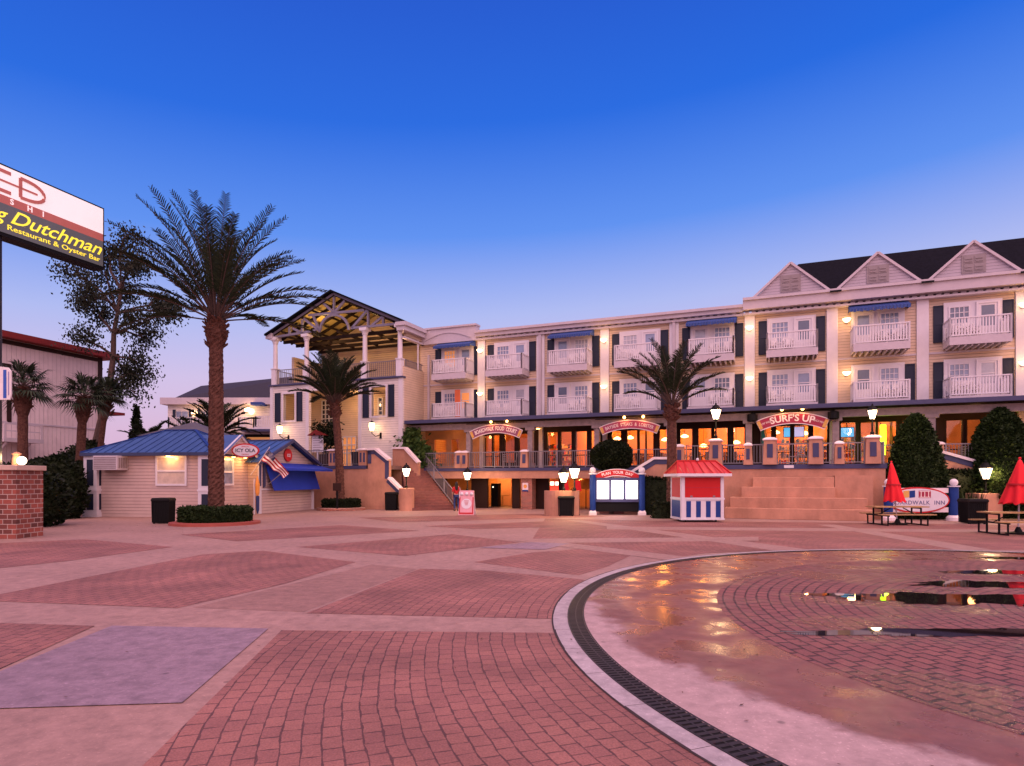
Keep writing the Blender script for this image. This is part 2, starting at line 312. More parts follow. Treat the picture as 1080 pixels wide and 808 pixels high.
# ------------------------------------------------------------------ ground
def concrete(name, c, rough=.7, stain=.3):
    m = mat(name, c, rough, .16, .45, .25); t = m.node_tree; b = t.nodes['Principled BSDF']; L = t.links.new
    cc = next(n for n in t.nodes if n.type == 'TEX_COORD'); src = b.inputs['Base Color'].links[0].from_socket
    n = t.nodes.new('ShaderNodeTexNoise'); n.inputs['Scale'].default_value = 5; n.inputs['Detail'].default_value = 9; n.inputs['Roughness'].default_value = .75; L(cc.outputs['Object'], n.inputs['Vector'])
    k = t.nodes.new('ShaderNodeMapRange'); L(n.outputs[0], k.inputs[0]); k.inputs[1].default_value = .35; k.inputs[2].default_value = .65; k.inputs[3].default_value = 1-stain; k.inputs[4].default_value = 1.1
    x = t.nodes.new('ShaderNodeMix'); x.data_type = 'RGBA'; x.blend_type = 'MULTIPLY'; x.inputs[0].default_value = 1; L(src, x.inputs[6]); L(k.outputs[0], x.inputs[7]); L(x.outputs[2], b.inputs['Base Color'])
    s = t.nodes.new('ShaderNodeTexNoise'); s.inputs['Scale'].default_value = 38; s.inputs['Detail'].default_value = 2; L(cc.outputs['Object'], s.inputs['Vector'])
    k2 = t.nodes.new('ShaderNodeMapRange'); L(s.outputs[0], k2.inputs[0]); k2.inputs[1].default_value = .62; k2.inputs[2].default_value = .72; k2.inputs[3].default_value = 1; k2.inputs[4].default_value = 1.35
    x2 = t.nodes.new('ShaderNodeMix'); x2.data_type = 'RGBA'; x2.blend_type = 'MULTIPLY'; x2.inputs[0].default_value = 1; L(x.outputs[2], x2.inputs[6]); L(k2.outputs[0], x2.inputs[7]); L(x2.outputs[2], b.inputs['Base Color'])
    v = t.nodes.new('ShaderNodeTexVoronoi'); v.inputs['Scale'].default_value = 1.3; L(cc.outputs['Object'], v.inputs['Vector'])      # old gum and drip spots
    k3 = t.nodes.new('ShaderNodeMapRange'); L(v.outputs['Distance'], k3.inputs[0]); k3.inputs[1].default_value = .025; k3.inputs[2].default_value = .05; k3.inputs[3].default_value = .55; k3.inputs[4].default_value = 1
    x3 = t.nodes.new('ShaderNodeMix'); x3.data_type = 'RGBA'; x3.blend_type = 'MULTIPLY'; x3.inputs[0].default_value = 1; L(x2.outputs[2], x3.inputs[6]); L(k3.outputs[0], x3.inputs[7]); L(x3.outputs[2], b.inputs['Base Color'])
    return m
M['concrete'] = concrete('pink_concrete', (.345,.208,.172))
M['lavender'] = concrete('lavender_concrete', (.27,.185,.215), .6, .38)
M['kerb'] = concrete('pale_kerb_concrete', (.42,.36,.36), .6, .35)
M['plaza_dark'] = concrete('worn_concrete', (.285,.158,.128), .75, .3)
M['pave'] = brickmat('plaza_pavers', (.285,.122,.094), (.235,.098,.08), (.10,.042,.038), .185, .142, (CX,CY,10.5), .009, .7, .55)
M['pave_in'] = brickmat('fountain_pavers', (.215,.080,.064), (.170,.061,.052), (.035,.012,.011), .22, .165, (CX,CY,5.2), .018, .6, .9, wetnoise=True)
# wet ring: puddled film of water over concrete, dry and pale out at the drain
def wetmat():
    m = concrete('wet_concrete', (.34,.235,.215), .5, .25); t = m.node_tree; b = t.nodes['Principled BSDF']; L = t.links.new; n = t.nodes.new
    cc = next(q for q in t.nodes if q.type == 'TEX_COORD')
    s = n('ShaderNodeVectorMath'); s.operation = 'SUBTRACT'; s.inputs[1].default_value = (CX,CY,0); L(cc.outputs['Object'], s.inputs[0])
    f = n('ShaderNodeVectorMath'); f.operation = 'MULTIPLY'; f.inputs[1].default_value = (1,1,0); L(s.outputs[0], f.inputs[0])
    r = n('ShaderNodeVectorMath'); r.operation = 'LENGTH'; L(f.outputs[0], r.inputs[0])
    sx = n('ShaderNodeSeparateXYZ'); L(f.outputs[0], sx.inputs[0])
    nz = n('ShaderNodeTexNoise'); nz.inputs['Scale'].default_value = 1.1; nz.inputs['Detail'].default_value = 8; nz.inputs['Roughness'].default_value = .65; L(cc.outputs['Object'], nz.inputs['Vector'])
    a = n('ShaderNodeMath'); a.operation = 'MULTIPLY_ADD'; L(nz.outputs[0], a.inputs[0]); a.inputs[1].default_value = 1.5; L(r.outputs['Value'], a.inputs[2])
    y = n('ShaderNodeMath'); y.operation = 'MULTIPLY_ADD'; L(sx.outputs['Y'], y.inputs[0]); y.inputs[1].default_value = -.16; L(a.outputs[0], y.inputs[2])
    k = n('ShaderNodeMapRange'); k.interpolation_type = 'SMOOTHSTEP'; L(y.outputs[0], k.inputs[0]); k.inputs[1].default_value = 8.85; k.inputs[2].default_value = 9.15; k.inputs[3].default_value = 0; k.inputs[4].default_value = 1   # 0 wet, 1 dry
    src = b.inputs['Base Color'].links[0].from_socket
    x = n('ShaderNodeMix'); x.data_type = 'RGBA'; x.blend_type = 'MULTIPLY'; x.inputs[0].default_value = 1; L(src, x.inputs[6])
    w = n('ShaderNodeMix'); w.data_type = 'RGBA'; L(k.outputs[0], w.inputs[0]); w.inputs[6].default_value = (.56,.30,.22,1); w.inputs[7].default_value = (1.25,1.25,1.28,1); L(w.outputs[2], x.inputs[7]); L(x.outputs[2], b.inputs['Base Color'])
    n4 = n('ShaderNodeTexNoise'); n4.inputs['Scale'].default_value = 1.7; n4.inputs['Detail'].default_value = 5; L(cc.outputs['Object'], n4.inputs['Vector'])
    kk = n('ShaderNodeMapRange'); L(n4.outputs[0], kk.inputs[0]); kk.inputs[1].default_value = .4; kk.inputs[2].default_value = .65; kk.inputs[3].default_value = .19; kk.inputs[4].default_value = .55
    q = n('ShaderNodeMix'); q.data_type = 'FLOAT'; L(k.outputs[0], q.inputs[0]); L(kk.outputs[0], q.inputs[2]); q.inputs[3].default_value = .75; L(q.outputs[0], b.inputs['Roughness'])
    for lk in list(b.inputs['Normal'].links): t.links.remove(lk)
    nb = n('ShaderNodeTexNoise'); nb.inputs['Scale'].default_value = 2.5; nb.inputs['Detail'].default_value = 3; L(cc.outputs['Object'], nb.inputs['Vector'])
    bp = n('ShaderNodeBump'); bp.inputs['Strength'].default_value = .05; bp.inputs['Distance'].default_value = .02; L(nb.outputs[0], bp.inputs['Height']); L(bp.outputs[0], b.inputs['Normal'])
    b.inputs['Specular IOR Level'].default_value = .6
    return m
M['wet'] = wetmat()
M['puddle'] = mat('puddle_water', (.012,.008,.010), .02, .1, 1, 0, 0, .7)
g = MB(); g.add([(-900,-60,0),(900,-60,0),(900,2200,0),(-900,2200,0)], [(0,1,2,3)]); structure(g.build('plaza_ground', M['concrete']))
def sheet(name, pix, m, z, extra=None):
    pts = [gnd(u,v) for u,v in pix] if pix else extra
    b = MB(); b.add([(p[0],p[1],z) for p in pts], [tuple(range(len(pts)))]); o = b.build(name, m)
    if o.data.polygons[0].normal.z < 0: o.data.flip_normals()
    return structure(o)
def arc(r, a0, a1, n=24): return [(CX+r*math.cos(R(a0+(a1-a0)*i/n)), CY+r*math.sin(R(a0+(a1-a0)*i/n))) for i in range(n+1)]
def ang(u, v): p = gnd(u,v); return math.degrees(math.atan2(p.y-CY, p.x-CX)) % 360
# brick field nearest the camera: bounded by the fountain kerb
a1, a2 = ang(585,668), ang(812,830)
sheet('brick_paving', None, M['pave'], .004, [tuple(gnd(297,665)[:2])]+arc(8.85, a1, 285)+[(7,-3),(-3.2,-3), tuple(gnd(128,830)[:2])])
a1, a2 = ang(640,615), ang(585,653)
sheet('brick_paving', None, M['pave'], .004, [tuple(gnd(*p)[:2]) for p in ((323,647),(443,600),(513,602),(612,611))]+arc(8.85, a1, a2))
nb_ = 0
for pix in ([(500,593),(560,583),(613,579),(672,583),(640,598),(610,607)],
            [(313,577),(477,563.5),(548,572),(427,586.5)],
            [(0,627),(213,585),(277,581),(375,593),(300,616),(187,641.5),(0,634.5),(-120,633)],
            [(-120,612),(-120,572),(0,573),(90,569),(183,577),(70,592)],
            [(190,564),(360,554),(443,560),(250,571)],
            [(377,546),(560,542),(640,545),(420,551)],
            [(447,555),(600,549),(638,555),(500,558)],
            [(-120,657),(0,657.5),(100,660.5),(0,706),(-120,765)],
            [(575,547),(700,549.5),(940,552),(1250,557),(1250,580.5),(1000,580),(820,580.5),(745,583.5),(697,590),(676,584),(613,578),(560,571)]):
    zb_ = .0042+.0003*nb_; nb_ += 1; sheet('brick_paving', pix, M['pave'], zb_)
for pix in ([(540,570),(560,568.5),(728,588),(706,591.5)], [(560,568.5),(800,566.5),(800,570.5),(575,573)], [(862,553.5),(880,553.5),(1046,580),(1012,581)],
            [(598,549),(614,549),(850,579.5),(816,581)], [(640,555.5),(1250,560.5),(1250,563.5),(640,558.5)]):
    sheet('paving_band', pix, M['concrete'], .0078+.0006*pix[0][0]/1000)
sheet('lavender_slab', [(118,660.5),(283,663.5),(192,742),(0,748),(-150,752),(0,709)], M['lavender'], .0088)
sheet('lavender_slab', [(505,578),(560,572),(600,573.5),(575,580)], M['lavender'], .0088)
sheet('worn_slab', [(440,600.5),(392,595.5),(345,607),(203,641),(320,645.5)], M['plaza_dark'], .0025)
def ring(name, r0, r1, m, z, a0=0, a1=360, n=160):
    b = MB(); vs = []; fs = []
    for i in range(n+1):
        a = R(a0+(a1-a0)*i/n); vs += [(CX+r0*math.cos(a),CY+r0*math.sin(a),z),(CX+r1*math.cos(a),CY+r1*math.sin(a),z)]
    for i in range(n): fs.append((2*i,2*i+1,2*i+3,2*i+2))
    b.add(vs, fs); return structure(b.build(name, m))
kb = MB()                                           # kerb cast in short lengths with open joints
for i in range(64*4):
    a0, a1 = 360*i/256+(.022 if i%4 == 0 else 0), 360*(i+1)/256-(.022 if i%4 == 3 else 0); r1 = 9.03+.006*math.sin(i//4*2.1)
    kb.add([(CX+r*math.cos(R(a)), CY+r*math.sin(R(a)), .010) for r, a in ((8.845,a0),(r1,a0),(r1,a1),(8.845,a1))], [(0,1,2,3)])
structure(kb.build('fountain_kerb', M['kerb']))
ring('kerb_joint', 8.84, 9.055, mat('kerb_joint_dirt', (.035,.022,.022), .9), .0092)
ring('wet_basin', 6.62, 8.64, M['wet'], .0096)
d = MB(); d.add([(CX+6.7*math.cos(R(i*3)),CY+6.7*math.sin(R(i*3)),.012) for i in range(120)], [tuple(range(120))]); structure(d.build('fountain_paving', M['pave_in']))
# drain grate: a dark channel with real slotted bars, sunk between kerb and basin
ring('drain_channel', 8.62, 8.84, mat('drain_void', (.004,.004,.004), .9), .0090)
d = MB()
nb = 760
for i in range(nb):
    a = 2*math.pi*i/nb
    if math.sin(a)*8.7+CY < 2: continue
    ca, sa = math.cos(a), math.sin(a)
    w2 = .021
    for r0, r1 in ((8.635,8.725),(8.742,8.83)):
        d.add([(CX+r*ca-sa*w2*q, CY+r*sa+ca*w2*q, .015) for r,q in ((r0,-1),(r1,-1),(r1,1),(r0,1))], [(0,1,2,3)])
for r0, r1 in ((8.62,8.635),(8.725,8.742),(8.83,8.845)):
    for i in range(240):
        a, b2 = 2*math.pi*i/240, 2*math.pi*(i+1)/240
        d.add([(CX+r*math.cos(q),CY+r*math.sin(q),.0155) for r,q in ((r0,a),(r1,a),(r1,b2),(r0,b2))], [(0,1,2,3)])
o = d.build('drain_grate', mat('grate_iron', (.035,.028,.028), .5, .3, 8, 0, .6)); tag(o, 'dark curved iron drain grate running round the wet fountain basin', 'drain grate')
# puddles on the fountain paving
def puddle(u, v, wu, hv, seed):
    rr = random.Random(seed); c = gnd(u,v); rx = wu*c.y/F/2; p0 = gnd(u,v-hv/2); p1 = gnd(u,v+hv/2); ry = (p0.y-p1.y)/2
    k = [rr.uniform(.75,1.15) for _ in range(12)]
    pts = []
    for i in range(144):
        a = 2*math.pi*i/144; q = i/12; j = int(q); f = q-j; rad = k[j%12]*(1-f)+k[(j+1)%12]*f
        rad *= 1+.12*math.sin(a*7+seed)+.09*math.sin(a*13+seed*2)+.07*math.sin(a*29+seed*3)+rr.uniform(-.05,.05)
        x = math.cos(a); sharpen = 1-.35*abs(x)**2
        pts.append((c.x+rx*x*min(rad,1.1), c.y+ry*math.sin(a)*rad*sharpen))
    b = MB(); b.add([(p[0],p[1],.016) for p in pts], [tuple(range(144))]); structure(b.build('puddle', M['puddle']))
puddle(985,668.5,310,10,1); puddle(1000,632,230,13,2); puddle(1030,617,150,8,3); puddle(1050,604,110,5,4); puddle(880,628,70,3,5); puddle(1075,589,90,3,6)
puddle(1130,640,110,7,8)

# ------------------------------------------------------------------ hotel frame: x along the front, t out towards the plaza (local -y), z up
TH = math.atan2(665,1640); RZ = -TH; O = Vector((0,42,0))
DX = Vector((math.cos(TH),-math.sin(TH),0)); DN = Vector((-math.sin(TH),-math.cos(TH),0))
def W(s, t, z=0): return O+DX*s+DN*t+Vector((0,0,z))
def fs(u, t=0):
    k = (u-U0)/F; b = O+DN*t; return (k*b.y-b.x)/(DX.x-k*DX.y)
def fz(u, v, t=0): return EYE+(VH-v)/F*W(fs(u,t),t).y
hotel = thing('hotel_building', 'long three-storey cream hotel with white balconies, navy shutters and shops under its porch', 'hotel', O, RZ)
S0, S1 = -7.0, 31.0
PIL = [-2.22+4.26*k for k in range(8)]
SPLIT = {'roof_vent','arcade_side_wall','side_wall','corner_board','wall_plate'}
def HB(name, m, boxes, parent=hotel, bev=0, **kw):
    if name in SPLIT and len(boxes) > 1:
        for q in boxes: o = HB(name, m, [q], parent, bev, **kw)
        return o
    b = MB()
    for x0,x1,t0,t1,z0,z1 in boxes: b.box(x0,x1,-t1,-t0,z0,z1)
    return b.build(name, m, parent, bev=bev, **kw)
# upper wall, end walls, floor bands
HB('wall', M['cream'], [(S0,S1,-9,0,5.45,11.5)])
HB('floor_band', M['trim'], [(S0,S1,0,.05,8.42,8.52)])
for s in PIL: HB('pilaster', M['white'], [(s-.28,s+.28,0,.10,5.5,11.3)], bev=.02)
for q in ((PIL[1]-.08,PIL[1]+.08,.1,.24,5.5,11.3),(PIL[3]-.08,PIL[3]+.08,.1,.24,5.5,11.3),(-6.35,-6.2,0,.14,5.5,10.6)): HB('downspout', M['trim'], [q])
SR = PIL[4]-.35                                     # the taller right-hand section starts here
HB('cornice', M['trim'], [(-2.5,SR,0,.28,11.3,11.42),(-2.5,SR,0,.45,11.5,11.72),(-2.5,SR,0,.6,11.722,11.88),(SR,S1,0,.4,11.3,11.4),(SR,S1,0,.62,11.55,12.05),(SR,S1,0,.75,12.052,12.2)])
HB('frieze', M['white'], [(-2.5+i*.42,-2.5+i*.42+.2,.0,.2,11.42,11.5) for i in range(41)]+[(SR+.1+i*.36,SR+.1+i*.36+.22,.0,.16,11.43,11.54) for i in range(45)])
b = MB()                                            # raised parapet at the left end with a shallow arch moulding
b.box(S0,-2.5,-.3,.25,11.3,12.3); b.box(S0,-2.46,-.4,.3,12.3,12.42)
n = 10
for i in range(n):
    x0, x1 = -6.5+3.6*i/n, -6.5+3.6*(i+1)/n; z = lambda x: 11.55+.45*math.sin(math.pi*(x+6.5)/3.6)
    b.bar((x0,-.32,z(x0)),(x1,-.32,z(x1)),.07)
b.build('parapet', M['trim'], hotel)
# roof over the right-hand section: eave to ridge with a hipped left end
b = MB(); ez, rz_, rd = 12.15, 15.35, 4.4
x0 = SR+.5
b.add([(x0,.3,ez),(S1,.3,ez),(S1,rd,rz_),(x0+2.6,rd,rz_),(x0,2*rd,ez),(S1,2*rd,ez)], [(0,1,2,3),(0,3,4),(4,3,2,5),(0,4,5,1)])
roof = b.build('roof', M['roof'], hotel)
HB('flat_roof', M['roof'], [(S0,SR,-9,-.3,11.5,11.6)])
HB('roof_vent', M['dark'], [(fs(880)-.28,fs(880)+.28,.755,.79,12.0,12.1),(fs(975)-.28,fs(975)+.28,.755,.79,12.0,12.1),(fs(1078)-.28,fs(1078)+.28,.755,.79,12.0,12.1)])
for s in (PIL[4]+2.15, PIL[5]+2.15, PIL[6]+2.15):
    hw, dz = 1.85, 1.72
    b = MB(); b.prism([(s-hw,12.2),(s+hw,12.2),(s,12.2+dz)], -.35, 2.4); d = b.build('dormer', M['gable'], hotel)
    b = MB()
    for q in (-1,1): b.bar((s+q*(hw+.1),-.4,12.22),(s,-.4,12.2+dz+.06),.16,.12)
    b.build('rake_board', M['trim'], d)
    b = MB()
    for i in (0,1):
        for j in (0,1):
            xx, zz = s-.43+i*.46, 12.46+j*.42; b.box(xx,xx+.40,-.41,-.35,zz,zz+.36); b.box(xx+.05,xx+.35,-.44,-.41,zz+.06,zz+.12); b.box(xx+.05,xx+.35,-.44,-.41,zz+.2,zz+.26)
    b.box(s-.52,s+.52,-.39,-.352,12.38,13.32); b.build('louvre', M['louvre'], d)
# --- room bays: panel with window and door, shutters, balcony, awning
def window_mesh():
    b = MB(); x0,x1,z0,z1 = -.47,.47,0,1.25
    for q in (x0,x1-.07): b.box(q,q+.07,-.11,-.05,z0,z1)
    for q in (z0,z1-.07): b.box(x0+.07,x1-.07,-.11,-.05,q,q+.07)
    for i in range(1,4): x = x0+.07+(x1-x0-.14)*i/4; b.box(x-.018,x+.018,-.095,-.06,z0+.07,z1-.07)
    for i in range(1,4): z = z0+.07+(z1-z0-.14)*i/4; b.box(x0+.07,x1-.07,-.092,-.063,z-.018,z+.018)
    return b
win0 = window_mesh().build('window', M['white'], hotel)
pane0 = MB().box(-.40,.40,-.062,-.054,.07,1.18).build('pane', M['glass'], win0)
b = MB(); b.box(-.40,.40,-.10,-.05,0,.75); b.box(-.40,-.28,-.10,-.05,.75,1.9); b.box(.28,.40,-.10,-.05,.75,1.9); b.box(-.28,.28,-.10,-.05,1.8,1.9); b.box(-.28,.28,-.1,-.06,1.25,1.30)
b.box(-.50,-.40,-.14,-.05,0,2.0); b.box(.40,.50,-.14,-.05,0,2.0); b.box(-.4,.4,-.14,-.05,1.9,2.0)
door0 = b.build('room_door', M['white'], hotel)
dp0 = MB().box(-.28,.28,-.075,-.055,.75,1.8).build('pane', M['glass'], door0)
panel0 = MB().box(-1.2,1.32,-.05,.02,0,2.1).build('bay_surround', M['white'], hotel)
b = MB(); b.box(-.225,.225,-.07,.0,0.05,1.98)
for q in (-.225,.18): b.box(q,q+.045,-.095,-.07,.05,1.98)
for z in (.05,.98,1.92): b.box(-.18,.18,-.095,-.07,z,z+.06)
shut0 = b.build('shutter', M['navy'], hotel)
b = MB(); b.box(-1.22,1.32,-1.35,-.02,-.12,0); b.box(-1.24,1.34,-1.39,-1.35,-.36,.03); b.box(-1.24,-1.2,-1.35,-.02,-.34,.03); b.box(1.3,1.34,-1.35,-.02,-.34,.03)
for i in range(9): x = -1.1+i*.28; b.box(x-.04,x+.04,-1.3,-.02,-.42,-.12)
balc0 = b.build('balcony', M['trim'], hotel)
def railing_mesh(segs, h=.98, sp=.125, post=.09, bw=.05):
    b = MB()
    for a, c in segs:
        a, c = Vector(a), Vector(c); L = (c-a).length; up = Vector((0,0,1))
        b.bar(a+up*h, c+up*h, .09, .06); b.bar(a+up*.12, c+up*.12, .06, .05)
        k = max(1,int(L/sp))
        for i in range(1,k): p = a+(c-a)*i/k; b.bar(p+up*.14, p+up*(h-.03), bw, .03)
        for p in (a,c): b.bar(p, p+up*(h+.04), post)
    return b
rail0 = railing_mesh([((-1.2,-1.33,0),(1.3,-1.33,0)),((-1.2,-1.33,0),(-1.2,-.06,0)),((1.3,-1.33,0),(1.3,-.06,0))], bw=.062).build('railing', M['white'], balc0)
b = MB(); b.add([(-1.35,0,.42),(1.45,0,.42),(1.45,-.95,.02),(-1.35,-.95,.02),(-1.35,0,.38),(1.45,0,.38),(1.45,-.95,-.02),(-1.35,-.95,-.02)],[(0,3,2,1),(4,5,6,7),(0,1,5,4),(1,2,6,5),(2,3,7,6),(3,0,4,7)])
for i in range(18): x = -1.35+i*2.8/18; b.box(x,x+2.8/18-.015,-.965,-.95,-.14-(.03 if i%2 else 0),.02)
b.add([(1.45,0,.42),(1.45,-.95,.02),(1.45,-.95,-.1),(1.45,0,-.02)],[(0,1,2,3)]); b.add([(-1.35,0,.42),(-1.35,-.95,.02),(-1.35,-.95,-.1),(-1.35,0,-.02)],[(0,1,2,3)])
awn0 = b.build('awning', M['awn'], hotel)
lit_glass = mat('lit_curtain_glass', (.75,.32,.12), .1, .2, 2); litm = lit_glass.node_tree.nodes['Principled BSDF']; litm.inputs['Emission Color'].default_value = (1,.4,.12,1); litm.inputs['Emission Strength'].default_value = .35
M['lit_glass'] = lit_glass
# a light plastic-slat balcony chair, one mesh, copied
b = MB()
b.box(-.27,.27,-.25,.25,.36,.40)
for x in (-.25,.25):
    b.bar((x,-.24,0),(x,-.24,.60),.05); b.bar((x,.24,0),(x,.33,.86),.05); b.box(x-.035,x+.035,-.28,.28,.60,.635)
for i in range(5): x = -.2+i*.1; b.bar((x,.25,.42),(x,.33,.86),.062,.025)
b.bar((-.26,.335,.87),(.26,.335,.87),.06)
chair_me = b.build('balcony_chair', M['stripew']); chair_used = False
ORD = ['first','second','third','fourth','fifth','sixth','seventh','eighth']
fresh = dict(win=True, door=True, pan=True, bal=True, awn=True); first_sh = True
for bi in range(8):
    sc = -2.22-2.13+4.26*bi
    flip = bi in (2,4,6)
    if bi == 0: sc += .25
    for fl, zf in (('upper',8.95),('lower',6.0)):
        def put(o, name, x, z, par=hotel):
            global first_sh
            c = place(o, name, par, (x,0,z))
            for ch in o.children: place(ch, ch.name.split('.')[0], c, ch.location)
            return c
        put(panel0,'bay_surround',sc,zf)
        wx, dx = (sc+.62, sc-.62) if flip else (sc-.52, sc+.70)
        wv = put(win0,'window',wx,zf+.62); dv = put(door0,'room_door',dx,zf)
        if bi == 0 and fl == 'upper': wv.children[0].data = wv.children[0].data.copy(); wv.children[0].data.materials[0] = M['lit_glass']
        if bi == 0 and fl == 'lower':
            dv.children[0].data = dv.children[0].data.copy(); dv.children[0].data.materials[0] = M['lit_glass']
        gv = random.Random(bi*31+len(fl)*7+(fl == 'upper'))
        for q in (wv,dv):                                   # curtains drawn in some rooms, dark in others
            ch = q.children[0]; gm = gv.choice(['glass','glass','glass2','glass3'])
            if gm != 'glass' and bi > 0: ch.data = ch.data.copy(); ch.data.materials[0] = M[gm]
        put(balc0,'balcony',sc,zf)
        if not (bi == 6 and fl == 'upper'): put(shut0,'shutter',sc+1.56,zf)
        if bi != 6: put(shut0,'shutter',sc-1.43,zf)
        if bi in (0,2,4,6) and fl == 'upper': put(awn0,'awning',sc,zf+2.0)
        cx = wx
        rr = random.Random(bi*7+len(fl))
        for q in (0,1):
            w_ = W(cx-.42+q*.84, .62+rr.uniform(-.08,.1), zf)
            c = chair_me if not chair_used else chair_me.copy()
            if chair_used: COL.objects.link(c)
            chair_used = True
            c.location = w_; c.rotation_euler = (0,0,RZ+R(rr.uniform(-28,28)+(14 if q else -14)))
            tag(c, f"white chair, {'right' if q else 'left'} of two on the {fl} balcony of the {ORD[bi]} bay from left", 'chair', 'white chairs on the hotel balconies')
for o in (win0,door0,panel0,balc0,shut0,awn0):
    for ch in list(o.children): bpy.data.objects.remove(ch)
    bpy.data.objects.remove(o)
# one open orange door leaf on the lower balcony of the first bay
MB().box(-.03,.36,-.75,-.70,0,1.95).build('open_door', mat('orange_door', (.62,.13,.04), .5), hotel, loc=(-3.85,0,6.0))
# --- porch: roof, beam, posts, ceiling
HB('porch_roof', M['slate'], [(S0+.1,S1,.02,2.45,5.66,5.76),(S0+.05,S1,2.45,2.6,5.58,5.80)])
HB('porch_ceiling', M['darkbeam'], [(S0+.1,S1,-.3,2.3,5.56,5.63)])
HB('porch_beam', M['wood'], [(S0+.1,S1,1.78,2.04,5.12,5.5)])
for i, s in enumerate(PIL): HB('porch_post', M['wood'], [(s-.16,s+.16,1.75,2.07,2.6,5.12),(s-.30,s+.30,1.70,2.12,4.93,5.115),(s-.22,s+.22,1.69,2.13,2.6,2.9)])
for s in (S0+.45,): HB('porch_post', M['wood'], [(s-.16,s+.16,1.75,2.07,2.6,5.12)])
for s in PIL: HB('inner_column', M['trim'], [(s-.13,s+.13,-.2,.08,2.6,5.56)])
# --- shops behind the porch: dark brown frames with real openings, a lit room behind
TB = -5.2
HB('shop_room', M['warmwall'], [(S0,S1,TB-.1,TB,2.6,5.5)]+[(s-.06,s+.06,TB,-.4,2.6,5.45) for s in (PIL[0],PIL[2]-2.0,PIL[4]-.2,PIL[5]+2.9)])
HB('shop_floor', M['floor'], [(S0,S1,TB,-.3,2.35,2.6)])
HB('shop_ceiling', mat('shop_ceiling_paint',(.45,.22,.10),.8), [(S0,S1,TB,-.42,5.40,5.449)])
def storefront(s0, s1, openings, m=M['brown'], zt=5.55):
    openings = [(a-.07,c+.07,z0,min(z1+.22,5.05)) for a,c,z0,z1 in openings]
    """wall s0..s1 at t -.4..-.25 with rectangular openings (x0,x1,z0,z1)"""
    b = MB(); xs = s0
    for x0,x1,z0,z1 in sorted(openings):
        b.box(xs,x0,.25,.4,2.6,zt); b.box(x0,x1,.25,.4,z1,zt)
        if z0 > 2.62: b.box(x0,x1,.25,.4,2.6,z0)
        xs = x1
    b.box(xs,s1,.25,.4,2.6,zt); w_ = b.build('shopfront', m, hotel)
    for x0,x1,z0,z1 in openings:
        f = MB(); 
        for q in (x0,x1-.06): f.box(q,q+.06,.2,.42,z0,z1)
        f.box(x0+.06,x1-.06,.2,.42,z1-.06,z1); f.box(x0+.06,x1-.06,.21,.41,z0,z0+.1)
        if z1-z0 > 1.6: f.box(x0+.06,x1-.06,.22,.4,z0+.75,z0+.8)
        fr = f.build('shop_window', m, hotel); MB().box(x0+.06,x1-.06,.31,.322,z0+.1,z1-.06).build('pane', M['shopglass'], fr)
def ux(u): return fs(u,-.3)
storefront(S0, PIL[0]-.2, [(ux(459),ux(471),2.9,4.5),(ux(477),ux(484),2.9,4.5)], M['warmwall'])
storefront(PIL[0]-.2, PIL[1], [(ux(512),ux(519),2.65,4.7),(ux(521),ux(527),2.65,4.7),(ux(533),ux(543),2.9,4.75),(ux(548),ux(560),2.9,4.75)])
storefront(PIL[1], PIL[2], [(ux(578),ux(588.5),2.65,4.8),(ux(592),ux(603),2.65,4.8),(ux(607),ux(619),2.65,4.8),(ux(624),ux(632),2.9,4.8)])
storefront(PIL[2], PIL[3], [(ux(646),ux(655),2.9,4.75),(ux(662),ux(672),2.65,4.75),(ux(675),ux(681),2.65,4.75),(ux(682),ux(689),2.65,4.75),(ux(696),ux(704),2.9,4.75)])
storefront(PIL[3], PIL[4], [(ux(718),ux(730),2.9,4.75),(ux(737),ux(750),2.9,4.75),(ux(754),ux(767),2.9,4.75),(ux(774),ux(785),2.9,4.75)])
storefront(PIL[4], PIL[5], [(ux(804),ux(813),2.65,4.75),(ux(819),ux(833),2.65,4.75),(ux(838),ux(852),2.65,4.75),(ux(858),ux(872),2.9,4.75)])
storefront(PIL[5], PIL[6], [(ux(887),ux(902),2.65,4.85),(ux(908),ux(923),2.65,4.85),(ux(926),ux(945),2.65,4.85),(ux(952),ux(964),2.9,4.85)])
storefront(PIL[6], S1, [(ux(998),ux(1014),2.65,4.8),(ux(1020),ux(1036),2.65,4.8),(ux(1048),ux(1066),2.65,4.8)])
# ground storey: arcade under the deck
HB('arcade_back_wall', M['warmwall'], [(S0,12.5,-3.6,-3.5,0,2.35)])
HB('arcade_side_wall', M['brown'], [(fs(497,1.4),fs(514,1.4),1.2,1.4,0,2.3),(fs(540,1.2),fs(548,1.2),1.0,1.2,0,2.3),(fs(564,1.2),fs(579,1.2),1.0,1.2,0,2.3),(fs(589,1),fs(594,1),.8,1.0,0,2.3),(S0,S0+.3,-3.5,2.2,0,2.3)])
x0, x1 = fs(549.5,2.2), fs(561,2.2)
HB('brick_pier', M['brickw'], [(x0,x1,1.5,2.2,0,1.95)])
e = fs(526,-3.4); HB('arcade_door', M['peach'], [(e-.2,e+1.0,-3.5,-3.42,0,2.0)])
